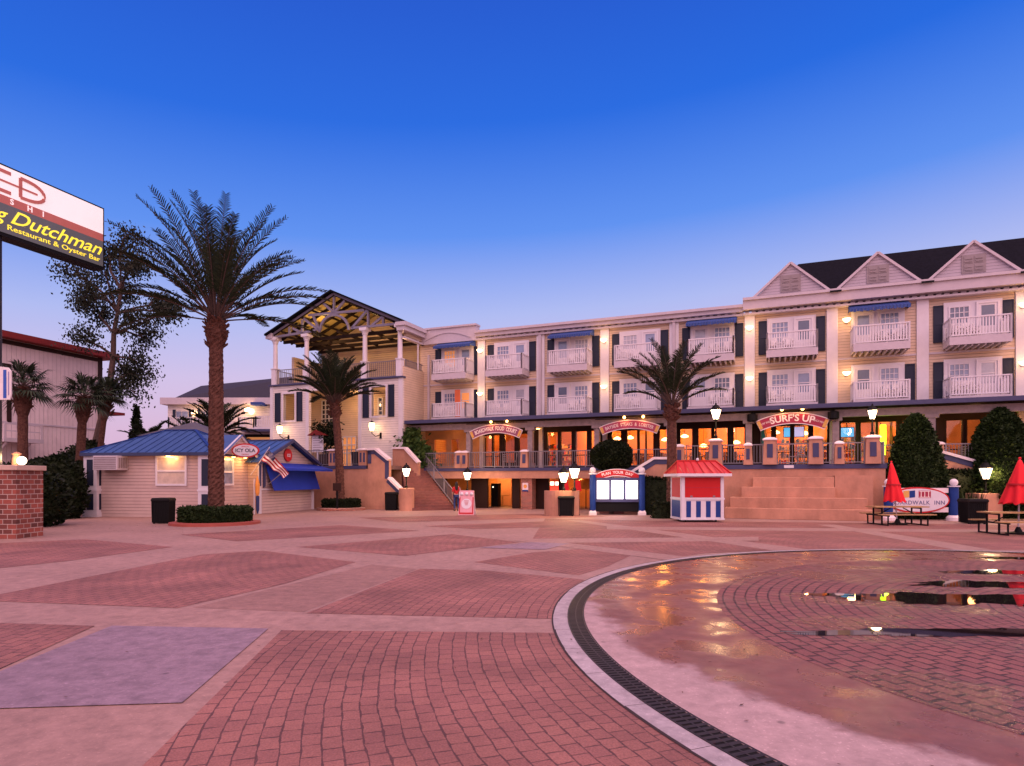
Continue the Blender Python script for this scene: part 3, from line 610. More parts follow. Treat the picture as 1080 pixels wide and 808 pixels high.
# ------------------------------------------------------------------ deck and terrace
DZ = 2.6
terr = thing('terrace', 'peach stucco terrace with slate blue edge, stepped tiers and iron railings before the shops', 'terrace', O, RZ)
TT = 5.2
sL, sR = fs(712,TT), fs(934,TT)
def TBX(name, m, boxes, bev=0, parent=None): return HB(name, m, boxes, parent or terr, bev)
TBX('deck', M['floor'], [(S0,sL,-.25,2.2,2.42,DZ-.002),(sL,sR,-.25,TT-.15,2.42,DZ-.002),(sR,S1,-.25,2.2,2.42,DZ-.002)])
TBX('edge_band', M['slate'], [(S0+.4,sL-.002,2.2,2.42,2.40,DZ),(sL-.15,sR+.05,TT-.15,TT+.06,2.38,DZ),(sR-.15,sR+.05,2.42,TT-.15,2.38,DZ),(sR+.05,S1,2.2,2.42,2.40,DZ)])
TBX('fascia', M['peach'], [(S0+.4,sL-.1,2.15,2.36,1.93,2.4)])
TBX('front_wall', M['peach'], [(sL-.1,sR,TT-.25,TT,0,2.38),(sR-.25,sR,.3,TT-.25,0,2.38),(sR,S1,1.9,2.2,0,2.4),(sL-.1,sL+.15,-3.4,TT-.25,0,2.38)])
for i,(ua,ub,z) in enumerate(((764,921,.50),(770,915,1.0),(782,881,1.5),(794,880,1.97))):
    t1 = TT+.45*(4-i)
    TBX('tier', M['peach'], [(fs(ua,t1),fs(ub,t1),TT+.005,t1,0,z)], .02)
TBX('tier_pier', M['peach'], [(fs(880.5,TT+.46),fs(921,TT+.46),TT+.003,TT+.46,0,2.05)])
def pier(s, t, h=1.0, w=.46, deco=False, z=DZ):
    b = MB(); a, c = w/2+.05, w/2
    p = [(a,z),(c,z+h)]
    b.add([(s-a,-t-a,z),(s+a,-t-a,z),(s+a,-t+a,z),(s-a,-t+a,z),(s-c,-t-c,z+h),(s+c,-t-c,z+h),(s+c,-t+c,z+h),(s-c,-t+c,z+h)],
          [(3,2,1,0),(4,5,6,7),(0,1,5,4),(1,2,6,5),(2,3,7,6),(3,0,4,7)])
    o = b.build('pier', M['peach'], terr)
    MB().box(s-c*.48,s+c*.48,-t-a-.012,-t-c+.02,z+h*.28,z+h*.84).build('inset', M['slate'], o)
    b = MB(); b.lathe([(c*1.75,0),(c*1.75,.06),(c*1.1,.13),(.05,.16)], (s,-t,z+h), 4, True); b.build('pier_cap', M['cap'], o)
    return o
PIERS = [(717,TT-.1,.95,.42),(755,TT-.05,1.2,.55),(812,TT-.05,1.2,.55),(860,TT-.05,1.2,.55),(920,TT-.05,1.2,.55)]
for u,t,h,w_ in PIERS: pier(fs(u,t), t, h, w_)
for u in (789,885): pier(fs(u,TT-.1), TT-.1, .95, .34)
for u in (485,491,554): pier(fs(u,2.2), 2.2, .98, .42)
pier(fs(989,2.2), 2.2, .98, .42)
def rail(a, c, posts=True, h=1.0, name='railing', m=None, par=None, sp=.13):
    b = MB(); a, c = Vector(a), Vector(c); L = (c-a).length; up = Vector((0,0,1))
    b.bar(a+up*h, c+up*h, .06, .05); b.bar(a+up*.09, c+up*.09, .04, .04)
    k = max(1,int(L/sp))
    for i in range(1,k): p = a+(c-a)*i/k; b.bar(p+up*.1, p+up*(h-.02), .022)
    k = max(1,round(L/1.75))
    for i in range(k+1): p = a+(c-a)*i/k; b.bar(p, p+up*(h+.05), .06)
    return b.build(name, m or M['metal'], par or terr)
def lt(s, t, z=DZ): return (s,-t,z)
us = [717,755,812,860,920]
for a, c in zip(us[:-1], us[1:]):
    rail(lt(fs(a,TT-.05)+.33,TT-.05), lt(fs(c,TT-.05)-.33,TT-.05))
rail(lt(fs(920,TT-.05)+.33,TT-.05), lt(sR-.08,TT-.05)); rail(lt(sR-.06,TT-.1), lt(sR-.06,2.4))
rail(lt(S0+1.0,2.25), lt(fs(483,2.2)-.2,2.25)); rail(lt(fs(493,2.2)+.2,2.25), lt(fs(553,2.2)-.25,2.25)); rail(lt(fs(555,2.2)+.25,2.25), lt(sL-.3,2.25))
rail(lt(sR+.2,2.25), lt(fs(987,2.2)-.2,2.25)); rail(lt(fs(991,2.2)+.25,2.25), lt(S1,2.25))
TBX('wall_plate', M['white'], [(fs(832,TT)-.22,fs(832,TT)+.22,TT+.06,TT+.085,2.42,2.56)])
# wing walls with sloping pale caps and a blue border: (u,v) outline of the top edge, in plane t
def wing(name, t, top, par, cap=True, band=True, d=.28, zb=0):
    pts = [(fs(u,t), fz(u,v,t)) for u,v in top]
    b = MB(); b.prism([(pts[0][0],zb)]+pts+[(pts[-1][0],zb)], -t, -t+d); o = b.build(name, M['peach'], par)
    if band:
        b = MB()
        for (x0,z0),(x1,z1) in zip(pts[:-1],pts[1:]):
            dx, dz = x1-x0, z1-z0; L = math.hypot(dx,dz); nx, nz = -dz/L*.26, dx/L*.26
            b.add([(x0,-t-.03,z0),(x1,-t-.03,z1),(x1-nx,-t-.03,z1-nz),(x0-nx,-t-.03,z0-nz),(x0,-t+.02,z0),(x1,-t+.02,z1),(x1-nx,-t+.02,z1-nz),(x0-nx,-t+.02,z0-nz)],
                  [(0,1,2,3),(7,6,5,4),(0,4,5,1),(1,5,6,2),(2,6,7,3),(3,7,4,0)])
        b.build('border', M['slate'], o)
    if cap:
        b = MB()
        for (x0,z0),(x1,z1) in zip(pts[:-1],pts[1:]):
            if abs(x1-x0) > .25: b.bar((x0,-t+d/2-.03,z0+.06),(x1,-t+d/2-.03,z1+.06),.46,.13)
        b.build('wall_cap', M['cap'], o)
    return o
wing('wing_wall', 5.5, [(658,504),(690,484.5),(713,484.5)], terr)
wing('wing_wall', 2.6, [(980,476.5),(990,477),(1028,487.5)], terr)
TBX('side_stairs', M['stair'], [(sL-.2-.32*(i+1),sL-.2-.32*i,3.2,5.2,0,2.6-.165*(i+1)) for i in range(12)])
# ------------------------------------------------------------------ entrance pavilion on the left
TP = 2.8
pl, pr = fs(285.5,TP), fs(424.5,TP)
pav = thing('entrance_pavilion', 'pale gabled entrance pavilion with an open timber truss and columns over a roof terrace', 'building', O, RZ)
def PB(name, m, boxes, bev=0, parent=None): return HB(name, m, boxes, parent or pav, bev)
FZ = 8.75                                           # roof terrace floor
PZ = 2.75
zr = lambda u,v: fz(u,v,TP)
ez_top = fz(425,341,TP)-.02; axm = (pl+pr)/2; az_top = fz(351.5,310,TP)-.1
oL = [fs(u,TP) for u in (299,311)]; oR = [fs(u,TP) for u in (392,407)]; oC = [fs(u,TP) for u in (326,378)]
zl0, zl1 = zr(305,443.5), zr(305,415.5); zr0, zr1 = zr(400,438.5), zr(400,408)
zc = zr(352,411)
b = MB()
def wallx(x0,x1,z0,z1): b.box(x0,x1,-TP,-TP+.22,z0,z1)
wallx(pl,oL[0],0,FZ-.1); wallx(oL[0],oL[1],0,zl0); wallx(oL[0],oL[1],zl1,FZ-.1); wallx(oL[1],oC[0],0,FZ-.1); wallx(oC[0],oC[1],zc,FZ-.1); wallx(oC[0],oC[1],0,PZ)
wallx(oC[1],oR[0],0,FZ-.1); wallx(oR[0],oR[1],0,zr0); wallx(oR[0],oR[1],zr1,FZ-.1); wallx(oR[1],pr,0,FZ-.1)
b.build('wall', M['white_siding'], pav)
PB('side_wall', M['cream'], [(pr-.22,pr,-6.5,TP-.22,0,FZ+.7),(pr-.22,pr,-6.5,-.9,FZ+.7,12.0),(pr-.22,pr,-.9,TP-.5,11.5,12.0),(pl,pl+.22,-6.5,TP-.22,0,FZ-.1),(pl,pl+.22,-6.5,.6,FZ-.1,11.2)])
PB('inner_wall', M['cream'], [(pl+.22,pr-.22,-.4,-.2,PZ,zc),])
PB('inner_ceiling', M['cream'], [(pl+.22,pr-.22,-.2,TP-.22,zc+.05,zc+.2)])
# latticed window on the inner wall
x0, x1 = fs(340,-.2), fs(355,-.2); z0, z1 = fz(347,446.5,-.2), fz(347,422.5,-.2)
b = MB()
for i in range(5): x = x0+(x1-x0)*i/4; b.box(x-.035,x+.035,.12,.19,z0,z1)
for i in range(6): z = z0+(z1-z0)*i/5; b.box(x0,x1,.125,.185,z-.03,z+.03)
wl = b.build('lattice_window', M['white'], pav); MB().box(x0+.02,x1-.02,.187,.198,z0,z1).build('pane', M['glassdark'], wl)
# right inner window
x0, x1 = fs(399.5,-.2), fs(404,-.2); b = MB(); z0, z1 = zr0+.4, zr1-.3
for q in (x0,x1): b.box(q-.05,q+.05,.12,.19,z0,z1)
for i in range(5): z = z0+(z1-z0)*i/4; b.box(x0,x1,.12,.19,z-.03,z+.03)
wl = b.build('lattice_window', M['white'], pav); MB().box(x0+.02,x1-.02,.187,.198,z0,z1).build('pane', M['glassdark'], wl)
# glazed doors at terrace level in the lit bay
b = MB(); x0, x1 = fs(362,-.2), fs(376,-.2)
for i in range(4): x = x0+(x1-x0)*i/3; b.box(x-.04,x+.04,.1,.19,PZ,PZ+2.3)
for z in (PZ+.1,PZ+1.1,PZ+1.7,PZ+2.3): b.box(x0,x1,.11,.185,z-.04,z+.04)
wl = b.build('glazed_door', M['white'], pav); MB().box(x0,x1,.187,.196,PZ+.1,PZ+2.3).build('pane', M['lit_glass'], wl)
def frame(x0,x1,z0,z1,w_=.13):
    b = MB()
    for q in (x0-w_,x1): b.box(q,q+w_,-TP-.05,-TP+.24,z0-w_,z1+w_)
    for q in (z0-w_,z1): b.box(x0,x1,-TP-.05,-TP+.24,q,q+w_)
    b.build('opening_frame', M['white'], pav)
frame(*oL,zl0,zl1); frame(*oR,zr0,zr1)
for (ua,ub,z0,z1) in ((290.5,296,zl0-.1,zl1+.1),(313.5,319,zl0-.1,zl1+.1),(383,389,zr0-.1,zr1+.1),(410,416,zr0-.1,zr1+.1)):
    b = MB(); x0, x1 = fs(ua,TP), fs(ub,TP); b.box(x0,x1,-TP-.05,-TP,z0,z1); b.box(x0,x0+.05,-TP-.08,-TP-.05,z0,z1); b.box(x1-.05,x1,-TP-.08,-TP-.05,z0,z1); b.build('shutter', M['navy'], pav)
PB('corner_board', M['white'], [(pr-.3,pr+.03,TP,TP+.04,2.6,FZ-.1),(pl-.03,pl+.25,TP,TP+.04,2.6,FZ-.1),(oC[0]-.28,oC[0],TP,TP+.04,PZ,FZ-.25),(oC[1],oC[1]+.28,TP,TP+.04,PZ,FZ-.25)])
PB('terrace_edge', M['slate'], [(pl-.08,pr+.08,TP-.3,TP+.14,FZ-.1,FZ)]); PB('terrace_floor', M['floor'], [(pl+.22,pr-.22,-6.5,TP-.3,FZ-.15,FZ-.01)])
MB().prism([(pl+.22,FZ),(pr-.22,FZ),(pr-.22,ez_top),(axm,az_top),(pl+.22,ez_top)],2.6,2.8).build('rear_wall', M['cream'], pav)
# columns
ez = zr(425,341)
for u in (290,323,384.5,421.5):
    s = fs(u,TP-.15); b = MB(); y = -TP+.2
    b.box(s-.2,s+.2,y-.2,y+.2,FZ,FZ+1.15); b.box(s-.24,s+.24,y-.24,y+.24,FZ+1.15,FZ+1.22)
    b.lathe([(.17,1.22),(.15,ez-FZ-.5),(.19,ez-FZ-.45),(.19,ez-FZ-.38),(.27,ez-FZ-.2)], (s,y,FZ), 12); b.box(s-.29,s+.29,y-.29,y+.29,ez-.2,ez)
    b.build('column', M['white'], pav)
for (ua,ub) in ((292,321),(326,382),(387,419)): rail((fs(ua,TP-.15),-TP+.2,FZ),(fs(ub,TP-.15),-TP+.2,FZ), h=1.1, m=M['metal'], par=pav, sp=.16)
rail((pl+.3,-TP+.4,FZ),(pl+.3,-.8,FZ), h=1.1, m=M['metal'], par=pav); rail((pr-.12,-TP+.6,FZ+.7),(pr-.12,.8,FZ+.7), h=.5, par=pav, m=M['metal'])
# roof: two slopes, gable truss, purlins
ax = (pl+pr)/2; az = zr(351.5,310)+.1
dep = 6.5
b = MB(); yf = -TP-.35
def slope(xa, za, xb, zb, th=.12):
    b.add([(xa,yf,za),(xb,yf,zb),(xb,dep,zb),(xa,dep,za),(xa,yf,za+th),(xb,yf,zb+th),(xb,dep,zb+th),(xa,dep,za+th)],[(3,2,1,0),(4,5,6,7),(0,1,5,4),(1,2,6,5),(2,3,7,6),(3,0,4,7)])
slope(pl-.3, ez+.1, ax, az); slope(ax, az, pr+.1, ez+.1)
rf = b.build('roof', M['roof'], pav)
b = MB()                                            # boarded underside between rafters
n = 9
zs = lambda x: (az-(az-ez-.1)*abs(x-ax)/(ax-pl+.3 if x < ax else pr+.1-ax))
for side in (-1,1):
    xe = pl-.2 if side < 0 else pr
    for i in range(8):
        y0 = -TP+.15+i*1.15; b.add([(ax,y0,az-.03),(xe,y0,zs(xe)-.03),(xe,y0+.95,zs(xe)-.03),(ax,y0+.95,az-.03)],[(0,1,2,3)])
b.build('soffit_boards', M['ceil'], pav)
b = MB()
for i in range(9):
    y0 = -TP+.15+i*1.15
    for xe in (pl-.2, pr): b.bar((ax,y0-.1,az-.12),(xe,y0-.1,zs(xe)-.12),.1,.2)
for k in range(1,6):
    for side in (-1,1):
        xe = pl if side < 0 else pr; x = ax+(xe-ax)*k/6; b.bar((x,-TP+.1,zs(x)-.26),(x,dep-.3,zs(x)-.26),.12,.12)
for i in range(1,7): y0 = -TP+i*1.35; b.bar((pl,y0,ez-.1),(pr,y0,ez-.1),.12,.22)
for i in range(5): x = pl+1.2+i*(pr-pl-2.4)/4; b.bar((x,-TP+.4,ez+.05),(x,dep-.4,ez+.05),.1,.16)
b.build('rafters', M['darkbeam'], pav)
b = MB(); y = -TP+.15
def P(u,v): return (fs(u,TP-.1), y, fz(u,v,TP-.1))
def q(a, c, w_=.135): b.bar(P(*a), P(*c), w_, .16)
xl, xr2 = (pl-.2,y,ez), (pr,y,ez)
b.bar((pl-.3,y-.1,ez+.02),(ax,y-.1,az-.08),.12,.17); b.bar((ax,y-.1,az-.08),(pr+.1,y-.1,ez+.02),.12,.17)
q((290,355.5),(333,348.5)); q((370,346),(422,341)); q((325,332.5),(384,327)); q((352,311),(352,330)); q((341,320),(352,330)); q((363.5,317),(352,330))
q((320,336),(337,349)); q((305,345),(305,354)); q((318.5,337),(318.5,350.5)); q((388,326),(371,346)); q((388,327),(388,344)); q((404,334),(404,342.5)); q((337,350),(330,333)); q((392,343),(403,334)); q((308,346),(320,352))
for i in range(9):
    a0, a1 = math.pi*i/9, math.pi*(i+1)/9; c = lambda a: (352.5-15*math.cos(a), 348-16*math.sin(a)); q(c(a0), c(a1), .13)
b.build('truss', M['truss'], pav)
PB('eave_block', M['trim'], [(pl-.35,pl+.25,TP-.4,TP+.15,ez-.1,ez+.28)])
PB('side_cornice', M['trim'], [(pr-.3,pr+.32,-6.5,TP+.25,11.75,12.05),(pr-.35,pr+.45,-6.5,TP+.35,12.052,12.3),(pr-.2,pr+.12,-6.5,TP-.1,11.3,11.42)])
PB('side_opening_frame', M['white'], [(pr,pr+.04,.75,.9,FZ+.7,11.5),(pr,pr+.04,-.9,-.8,FZ+.6,11.6)])
point('loft_light', (ax-2,-TP+1.6,ez+.5), 115, (1,.60,.2), .2, pav); point('loft_light', (ax+2.2,-TP+1.8,ez+.5), 115, (1,.60,.2), .2, pav); point('loft_light', (ax,1.2,ez+.5), 30, (1,.55,.25), .2, pav)
point('terrace_light', (pr-1.5,-.4,FZ+2.0), 75, (1,.5,.3), .2, pav); point('terrace_light', (pl+3,-.4,FZ+2.0), 25, (1,.62,.3), .2, pav)
point('porch_light', ((oC[0]+oC[1])/2+.6,-1.5,zc-.6), 125, (1,.58,.26), .15, pav); point('porch_light', (oL[0]+.6,-1.6,zl1-.5), 16, (1,.58,.25), .1, pav); point('porch_light', (oR[0]+.8,-1.6,zr1-.5), 22, (1,.58,.25), .1, pav)
# terrace in front of the pavilion
TQ = 5.7
pt = thing('entrance_terrace', 'peach stucco entrance terrace with blue bordered wing walls, left of the red brick stairs', 'terrace', O, RZ)
eL = fs(270,TQ); eR = fs(386,TQ)
HB('front_wall', M['peach'], [(eL-6,fs(389,TQ),TQ-.25,TQ,0,PZ-.22),(fs(389,TQ),fs(408,TQ),TQ-.25,TQ,0,2.3)], pt)
HB('edge_band', M['slate'], [(eL-6,eR,TQ-.25,TQ+.05,PZ-.22,PZ)], pt); HB('deck', M['floor'], [(eL-6,fs(405,TQ),2.8,TQ-.25,2.5,PZ-.003)], pt)
wing('wing_wall', TQ+.02, [(388,489),(388,475),(396,474.5),(410,486),(410,505),(424,519)], pt, zb=.2)
wing('wing_wall', 3.6, [(414,473.5),(427,473.5),(441,489)], pt, band=False, zb=1.2)
for u in (352,383.5):
    s = fs(u,TQ-.1); b = MB(); b.box(s-.28,s+.28,-TQ-.05,-TQ+.4,PZ,PZ+.95); o = b.build('pier', M['peach'], pt)
    for k in (-.12,.14): MB().box(s+k-.07,s+k+.07,-TQ-.065,-TQ-.04,PZ+.2,PZ+.8).build('inset', M['slate'], o)
    MB().lathe([(.5,0),(.5,.06),(.3,.12),(.05,.14)], (s,-TQ+.18,PZ+.95), 4, True).build('pier_cap', M['cap'], o)
rail((fs(292,TQ),-TQ+.1,PZ),(fs(347,TQ),-TQ+.1,PZ), par=pt); rail((fs(357,TQ),-TQ+.1,PZ),(fs(379,TQ),-TQ+.1,PZ), par=pt)
# brick stairs fanning down to the plaza, with a rail on the right
st = thing('brick_stairs', 'wide red brick stairs with an iron handrail between the entrance terrace and the arcade', 'stairs')
A0, B0 = gnd(431,538.9), gnd(480,538); A1, B1 = Vector((-7.05,40.3,0)), Vector((-5.9,42.1,0))
b = MB(); ns = 16
for i in range(ns):
    f0, f1 = i/ns, 1.0; z0, z1 = DZ*i/ns, DZ*(i+1)/ns
    a, c = A0.lerp(A1,f0), B0.lerp(B1,f0)
    b.flat([(a.x,a.y),(c.x,c.y),(B1.x+.02*i,B1.y),(A1.x,A1.y)], z0, z1)
b.build('steps', M['stair'], st)
b = MB(); up = Vector((0,0,1)); pa, pb = B1.lerp(B0,.02)+up*DZ, B0+up*.1
for h in (.95,.12): b.bar(pa+up*h, pb+up*h, .05)
for i in range(31): p = pa.lerp(pb,i/30); b.bar(p+up*.1, p+up*.95, .02 if i%10 else .06)
b.build('handrail', M['metal'], st)
p = gnd(423,538.6); Yp = p.y
pr2 = MB(); pr2.lathe([(.46,0),(.46,fz(424,515,6.0)),(.44,fz(424,515,6.0)+.02)], (0,0,0), 20)
o = pr2.build('stair_pier', M['peach'], loc=(gnd(427.5,539).x, gnd(427.5,539).y+.46, 0), smooth=False); tag(o, 'round peach stucco pier carrying a lantern at the foot of the brick stairs', 'pier')
STAIR_PIER = (o.location.x, o.location.y, fz(424,515,6.0)+.02)
# ------------------------------------------------------------------ far wing of the hotel, seen past the pavilion
YW = 62
wg = thing('rear_hotel_wing', 'pale rear hotel wing with a dark hipped roof and small balconies behind the kiosks', 'building')
pW = at(175,432,YW); 
def wv(u, v, y=YW): return at(u,v,y)
xA, xB = wv(177,0).x, wv(290,0).x+2
zE, zC = wv(200,420).z, wv(200,427).z
MB().box(xA,xB,YW,YW+10,0,zC).build('wall', M['white_siding'], wg)
MB().box(xA-.5,xB,YW-.5,YW+10,zC,zE).build('cornice', M['trim'], wg)
b = MB(); rz2 = wv(212,407,YW+5).z; xr = wv(212,0,YW+5).x
b.add([(xA+.6,YW,zE),(xB,YW,zE),(xB,YW+5,rz2+1.2),(xr,YW+5,rz2),(xA+.6,YW+10,zE),(xB,YW+10,zE)],[(0,1,2,3),(0,3,4),(4,3,2,5)]); b.build('roof', mat('mauve_shingles',(.02,.018,.03),.8,.2,3), wg)
def wbox(name, m, u0, u1, v0, v1, y0, y1): a, c = wv(u0,v1,y0), wv(u1,v0,y0); return MB().box(a.x,c.x,y0,y1,a.z,c.z).build(name, m, wg)
for u0,u1 in ((182,185),(199,202),(208,211),(222,225)): wbox('shutter', M['navy'], u0,u1,432,447,YW-.06,YW)
for u0,u1 in ((186,191),(192,198),(212,216),(217,221)): wbox('window', M['glass'], u0,u1,434,448,YW-.05,YW)
for u0,u1,v in ((176,206,441),(208,240,443),(250,268,441),(268,286,440)):
    o = wbox('balcony', M['white'], u0,u1,v+10,v+13,YW-1.6,YW); a, c = wv(u0,v+10,YW-1.6), wv(u1,v+10,YW-1.6)
    b = railing_mesh([((a.x+.1,YW-1.5,a.z),(c.x-.1,YW-1.5,a.z)),((a.x+.1,YW-1.5,a.z),(a.x+.1,YW,a.z)),((c.x-.1,YW-1.5,a.z),(c.x-.1,YW,a.z))], sp=.2, bw=.1); b.build('railing', M['white'], o)
wbox('awning', M['awn'], 264,276,424,427,YW-1.3,YW); wbox('porch_opening', M['dark'], 258,290,455,461,YW-.1,YW); wbox('porch_roof', M['slate'], 254,290,452.5,455,YW-2,YW); wbox('window', M['lit_glass'], 260,284,461.2,466,YW-.12,YW)
wbox('wall_band', M['trim'], 176,290,456,458,YW-.2,YW)
for u,v in ((205,436),(261,432),(265,434)): 
    p = wv(u,v,YW-.5); o = MB().ball((0,0,0),.28,10).build('wall_light', M['sconce'], loc=p); tag(o, {205:'lit globe on the far white wing, left of the tall palm trunk',261:'lit globe on the far wing, left of the pair right of the tall palm',265:'lit globe on the far wing, right of the pair right of the tall palm'}[u], 'wall light', 'lights on the far hotel wing'); point('globe_light', (p.x,p.y-.5,p.z), 35, (1,.55,.25), .2)
# ------------------------------------------------------------------ plants
def frond(mb, base, az, el, L, droop, rr, leaf=.5, w=.035, n=46, start=.22, vee=.45):
    """feather palm frond: curved rachis with narrow leaflets on both sides"""
    p = Vector(base); e = el; pts = [p.copy()]; dirs = []
    st_ = 14
    for i in range(st_):
        d = Vector((math.cos(az)*math.cos(e), math.sin(az)*math.cos(e), math.sin(e))); dirs.append(d)
        p = p+d*(L/st_); pts.append(p.copy()); e -= droop*(.35+1.3*i/st_)/st_
    dirs.append(dirs[-1])
    mb.mi = 1; mb.tube(pts, [.035*(1-i/(st_+2)) for i in range(st_+1)], 4, False); mb.mi = 0
    side = Vector((-math.sin(az), math.cos(az), 0))
    for i in range(n):
        f = start+(1-start)*i/(n-1); x = f*st_; j = min(int(x), st_-1); fr = x-j
        q = pts[j].lerp(pts[j+1], fr); d = dirs[j]; up = side.cross(d).normalized()*-1
        if up.z < 0: up = -up
        ll = leaf*(math.sin(math.pi*min(1,(.12+f*.80)))**.6)*rr.uniform(.85,1.12)
        for sg in (-1,1):
            dr = (d*rr.uniform(.65,.95)+side*sg*rr.uniform(.75,1.0)+up*vee*rr.uniform(.4,1.3)).normalized()
            t = q+dr*ll-Vector((0,0,ll*.16)); m_ = q+dr*ll*.5
            wv_ = d*w
            mb.add([q-wv_*.5, q+wv_*.5, m_+wv_*.6, t, m_-wv_*.4], [(0,1,2,3,4)])
def date_palm(name, label, loc, H, r, nf, L, els, group=None, seed=1, rough=.018, crown_up=1.0, leaf=.5, w=.04, lean=0, rz=0):
    rr = random.Random(seed); t = thing(name, label, 'palm tree', loc, rz, group)
    b = MB(); k = int(H/.11); nn = 16; o = 0
    vs = []; fs_ = []
    for i in range(k+1):
        z = H*i/k; q = z/H; rad = r*(1.12-.22*q+.5*max(0,.06-q)*3)
        if q > .86: rad *= 1+.55*math.sin(math.pi*min(1,(q-.86)/.15))**.8
        for j in range(nn):
            a = 2*math.pi*(j+.5*(i%2))/nn; rd = rad*(1+rr.uniform(-1,1)*.05+(.075 if (i+j)%2 else -.05))
            vs.append((rd*math.cos(a)+lean*q*q, rd*math.sin(a), z+rr.uniform(-.02,.02)))
    for i in range(k):
        for j in range(nn):
            a, c = i*nn+j, i*nn+(j+1)%nn; fs_.append((a,c,c+nn,a+nn))
    b.add(vs, fs_)
    for i in range(90):                              # old leaf bases below the crown
        a = rr.uniform(0,6.28); z = H*rr.uniform(.86,1.0); d = Vector((math.cos(a),math.sin(a),.9)).normalized(); p0 = Vector((lean+math.cos(a)*r*1.1, math.sin(a)*r*1.1, z)); b.bar(p0, p0+d*rr.uniform(.15,.32), .09, .04)
    b.build('trunk', M['bark'], t)
    c = MB()
    for i in range(nf):
        q = (i+.5)/nf; el = els[0]+(els[1]-els[0])*q**.8+rr.uniform(-.07,.07); az = i*2.39996+rr.uniform(-.2,.2)
        LL = L*rr.uniform(.86,1.08)*(1 if el > .2 else .95)
        frond(c, (lean+math.cos(az)*r*.5, math.sin(az)*r*.5, H-.05+q*.25), az, el, LL, rr.uniform(.75,1.2)*crown_up, rr, leaf, w)
    c.build('crown', [M['palm'], M['bark2']], t)
    return t
date_palm('date_palm', 'tallest date palm with a thick brown trunk in a round hedge beside the blue-roofed kiosk', (at(228,506,26.4).x,26.4,.1), 8.45, .285, 52, 4.75, (.20,1.5), 'feather palms of the plaza', 3, rz=.55, leaf=.56, w=.05, crown_up=.75)
date_palm('date_palm', 'mid-height date palm in a low hedge before the entrance pavilion', (at(359,506,38.6).x,38.6,.15), 6.4, .225, 46, 3.0, (.42,1.5), 'feather palms of the plaza', 5, leaf=.55, w=.05, lean=-.35, crown_up=.8)
date_palm('date_palm', 'date palm rising behind the red roofed vending cart', (at(708.5,506,31).x,31,.0), 5.5, .225, 26, 3.0, (.50,1.5), 'feather palms of the plaza', 8, leaf=.5, w=.04, crown_up=.8)
date_palm('date_palm', 'partly hidden date palm whose crown shows both sides of the tall palm trunk', (at(229,506,50).x,50,0), 5.3, .3, 34, 3.3, (-.2,1.45), 'feather palms of the plaza', 12, leaf=.6, w=.07)
date_palm('date_palm', 'low palm crown peeping over the blue roof left of the tall palm trunk', (at(205,506,47).x,47,0), 3.7, .3, 26, 3.0, (-.1,1.4), 'feather palms of the plaza', 14, leaf=.6, w=.07)
date_palm('date_palm', 'palm crown between the cypress and the blue roof ridge', (at(160,506,56).x,56,0), 4.6, .3, 22, 2.6, (-.1,1.4), 'feather palms of the plaza', 15, leaf=.6, w=.07)
def fan_palm(label, loc, H, r, lean, seed, R0=1.5, nl=26):
    rr = random.Random(seed); t = thing('fan_palm', label, 'palm tree', loc, 0, 'fan palms before the pale house')
    b = MB(); k = 22; pts = [(lean*(i/k)**1.5, 0, H*i/k) for i in range(k+1)]; b.tube(pts, [r*(1.15-.3*i/k+(.8 if i > k-5 else 0)*math.sin(math.pi*(i-k+5)/6) + rr.uniform(-.03,.05)) for i in range(k+1)], 12)
    for i in range(60):
        a = rr.uniform(0,6.28); z = H*rr.uniform(.82,.99); p0 = Vector((lean,0,z))+Vector((math.cos(a),math.sin(a),0))*r*1.1; b.bar(p0, p0+Vector((math.cos(a)*.5,math.sin(a)*.5,.5))*.4, .1, .04)
    b.build('trunk', M['bark'], t)
    c = MB()
    for i in range(nl):
        q = i/(nl-1); el = -.55+1.9*q+rr.uniform(-.1,.1); az = i*2.39996
        d = Vector((math.cos(az)*math.cos(el), math.sin(az)*math.cos(el), math.sin(el))); p0 = Vector((lean,0,H)); p1 = p0+d*R0*rr.uniform(.45,.65)
        c.mi = 1; c.tube([p0,p1], [.03,.02], 4, False); c.mi = 0
        side = Vector((-math.sin(az),math.cos(az),0))
        for j in range(22):
            a = (j/21-.5)*3.9; dd = (d*math.cos(a)+side*math.sin(a)); ll = R0*.72*rr.uniform(.85,1.1)*(1-.12*abs(a))
            t_ = p1+dd*ll-Vector((0,0,ll*.30)); m_ = p1+dd*ll*.55; ww = dd.cross(Vector((0,0,1))).normalized()*.045
            c.add([p1, m_+ww, t_, m_-ww], [(0,1,2,3)])
    c.build('crown', [M['palm2'], M['bark2']], t)
p = at(83,506,37); fan_palm('upright fan palm with a thick shaggy trunk in front of the pale house', (p.x,37,0), 6.7, .24, .3, 2)
p = at(24,506,33); fan_palm('fan palm half hidden by the sign pole at the left edge', (p.x,33,0), 6.7, .24, 0, 4)
p = at(101,506,40); fan_palm('small fan palm beside the leaning tree trunk at the corner of the pale house', (p.x,40,0), 7.2, .17, .75, 6, 1.15)
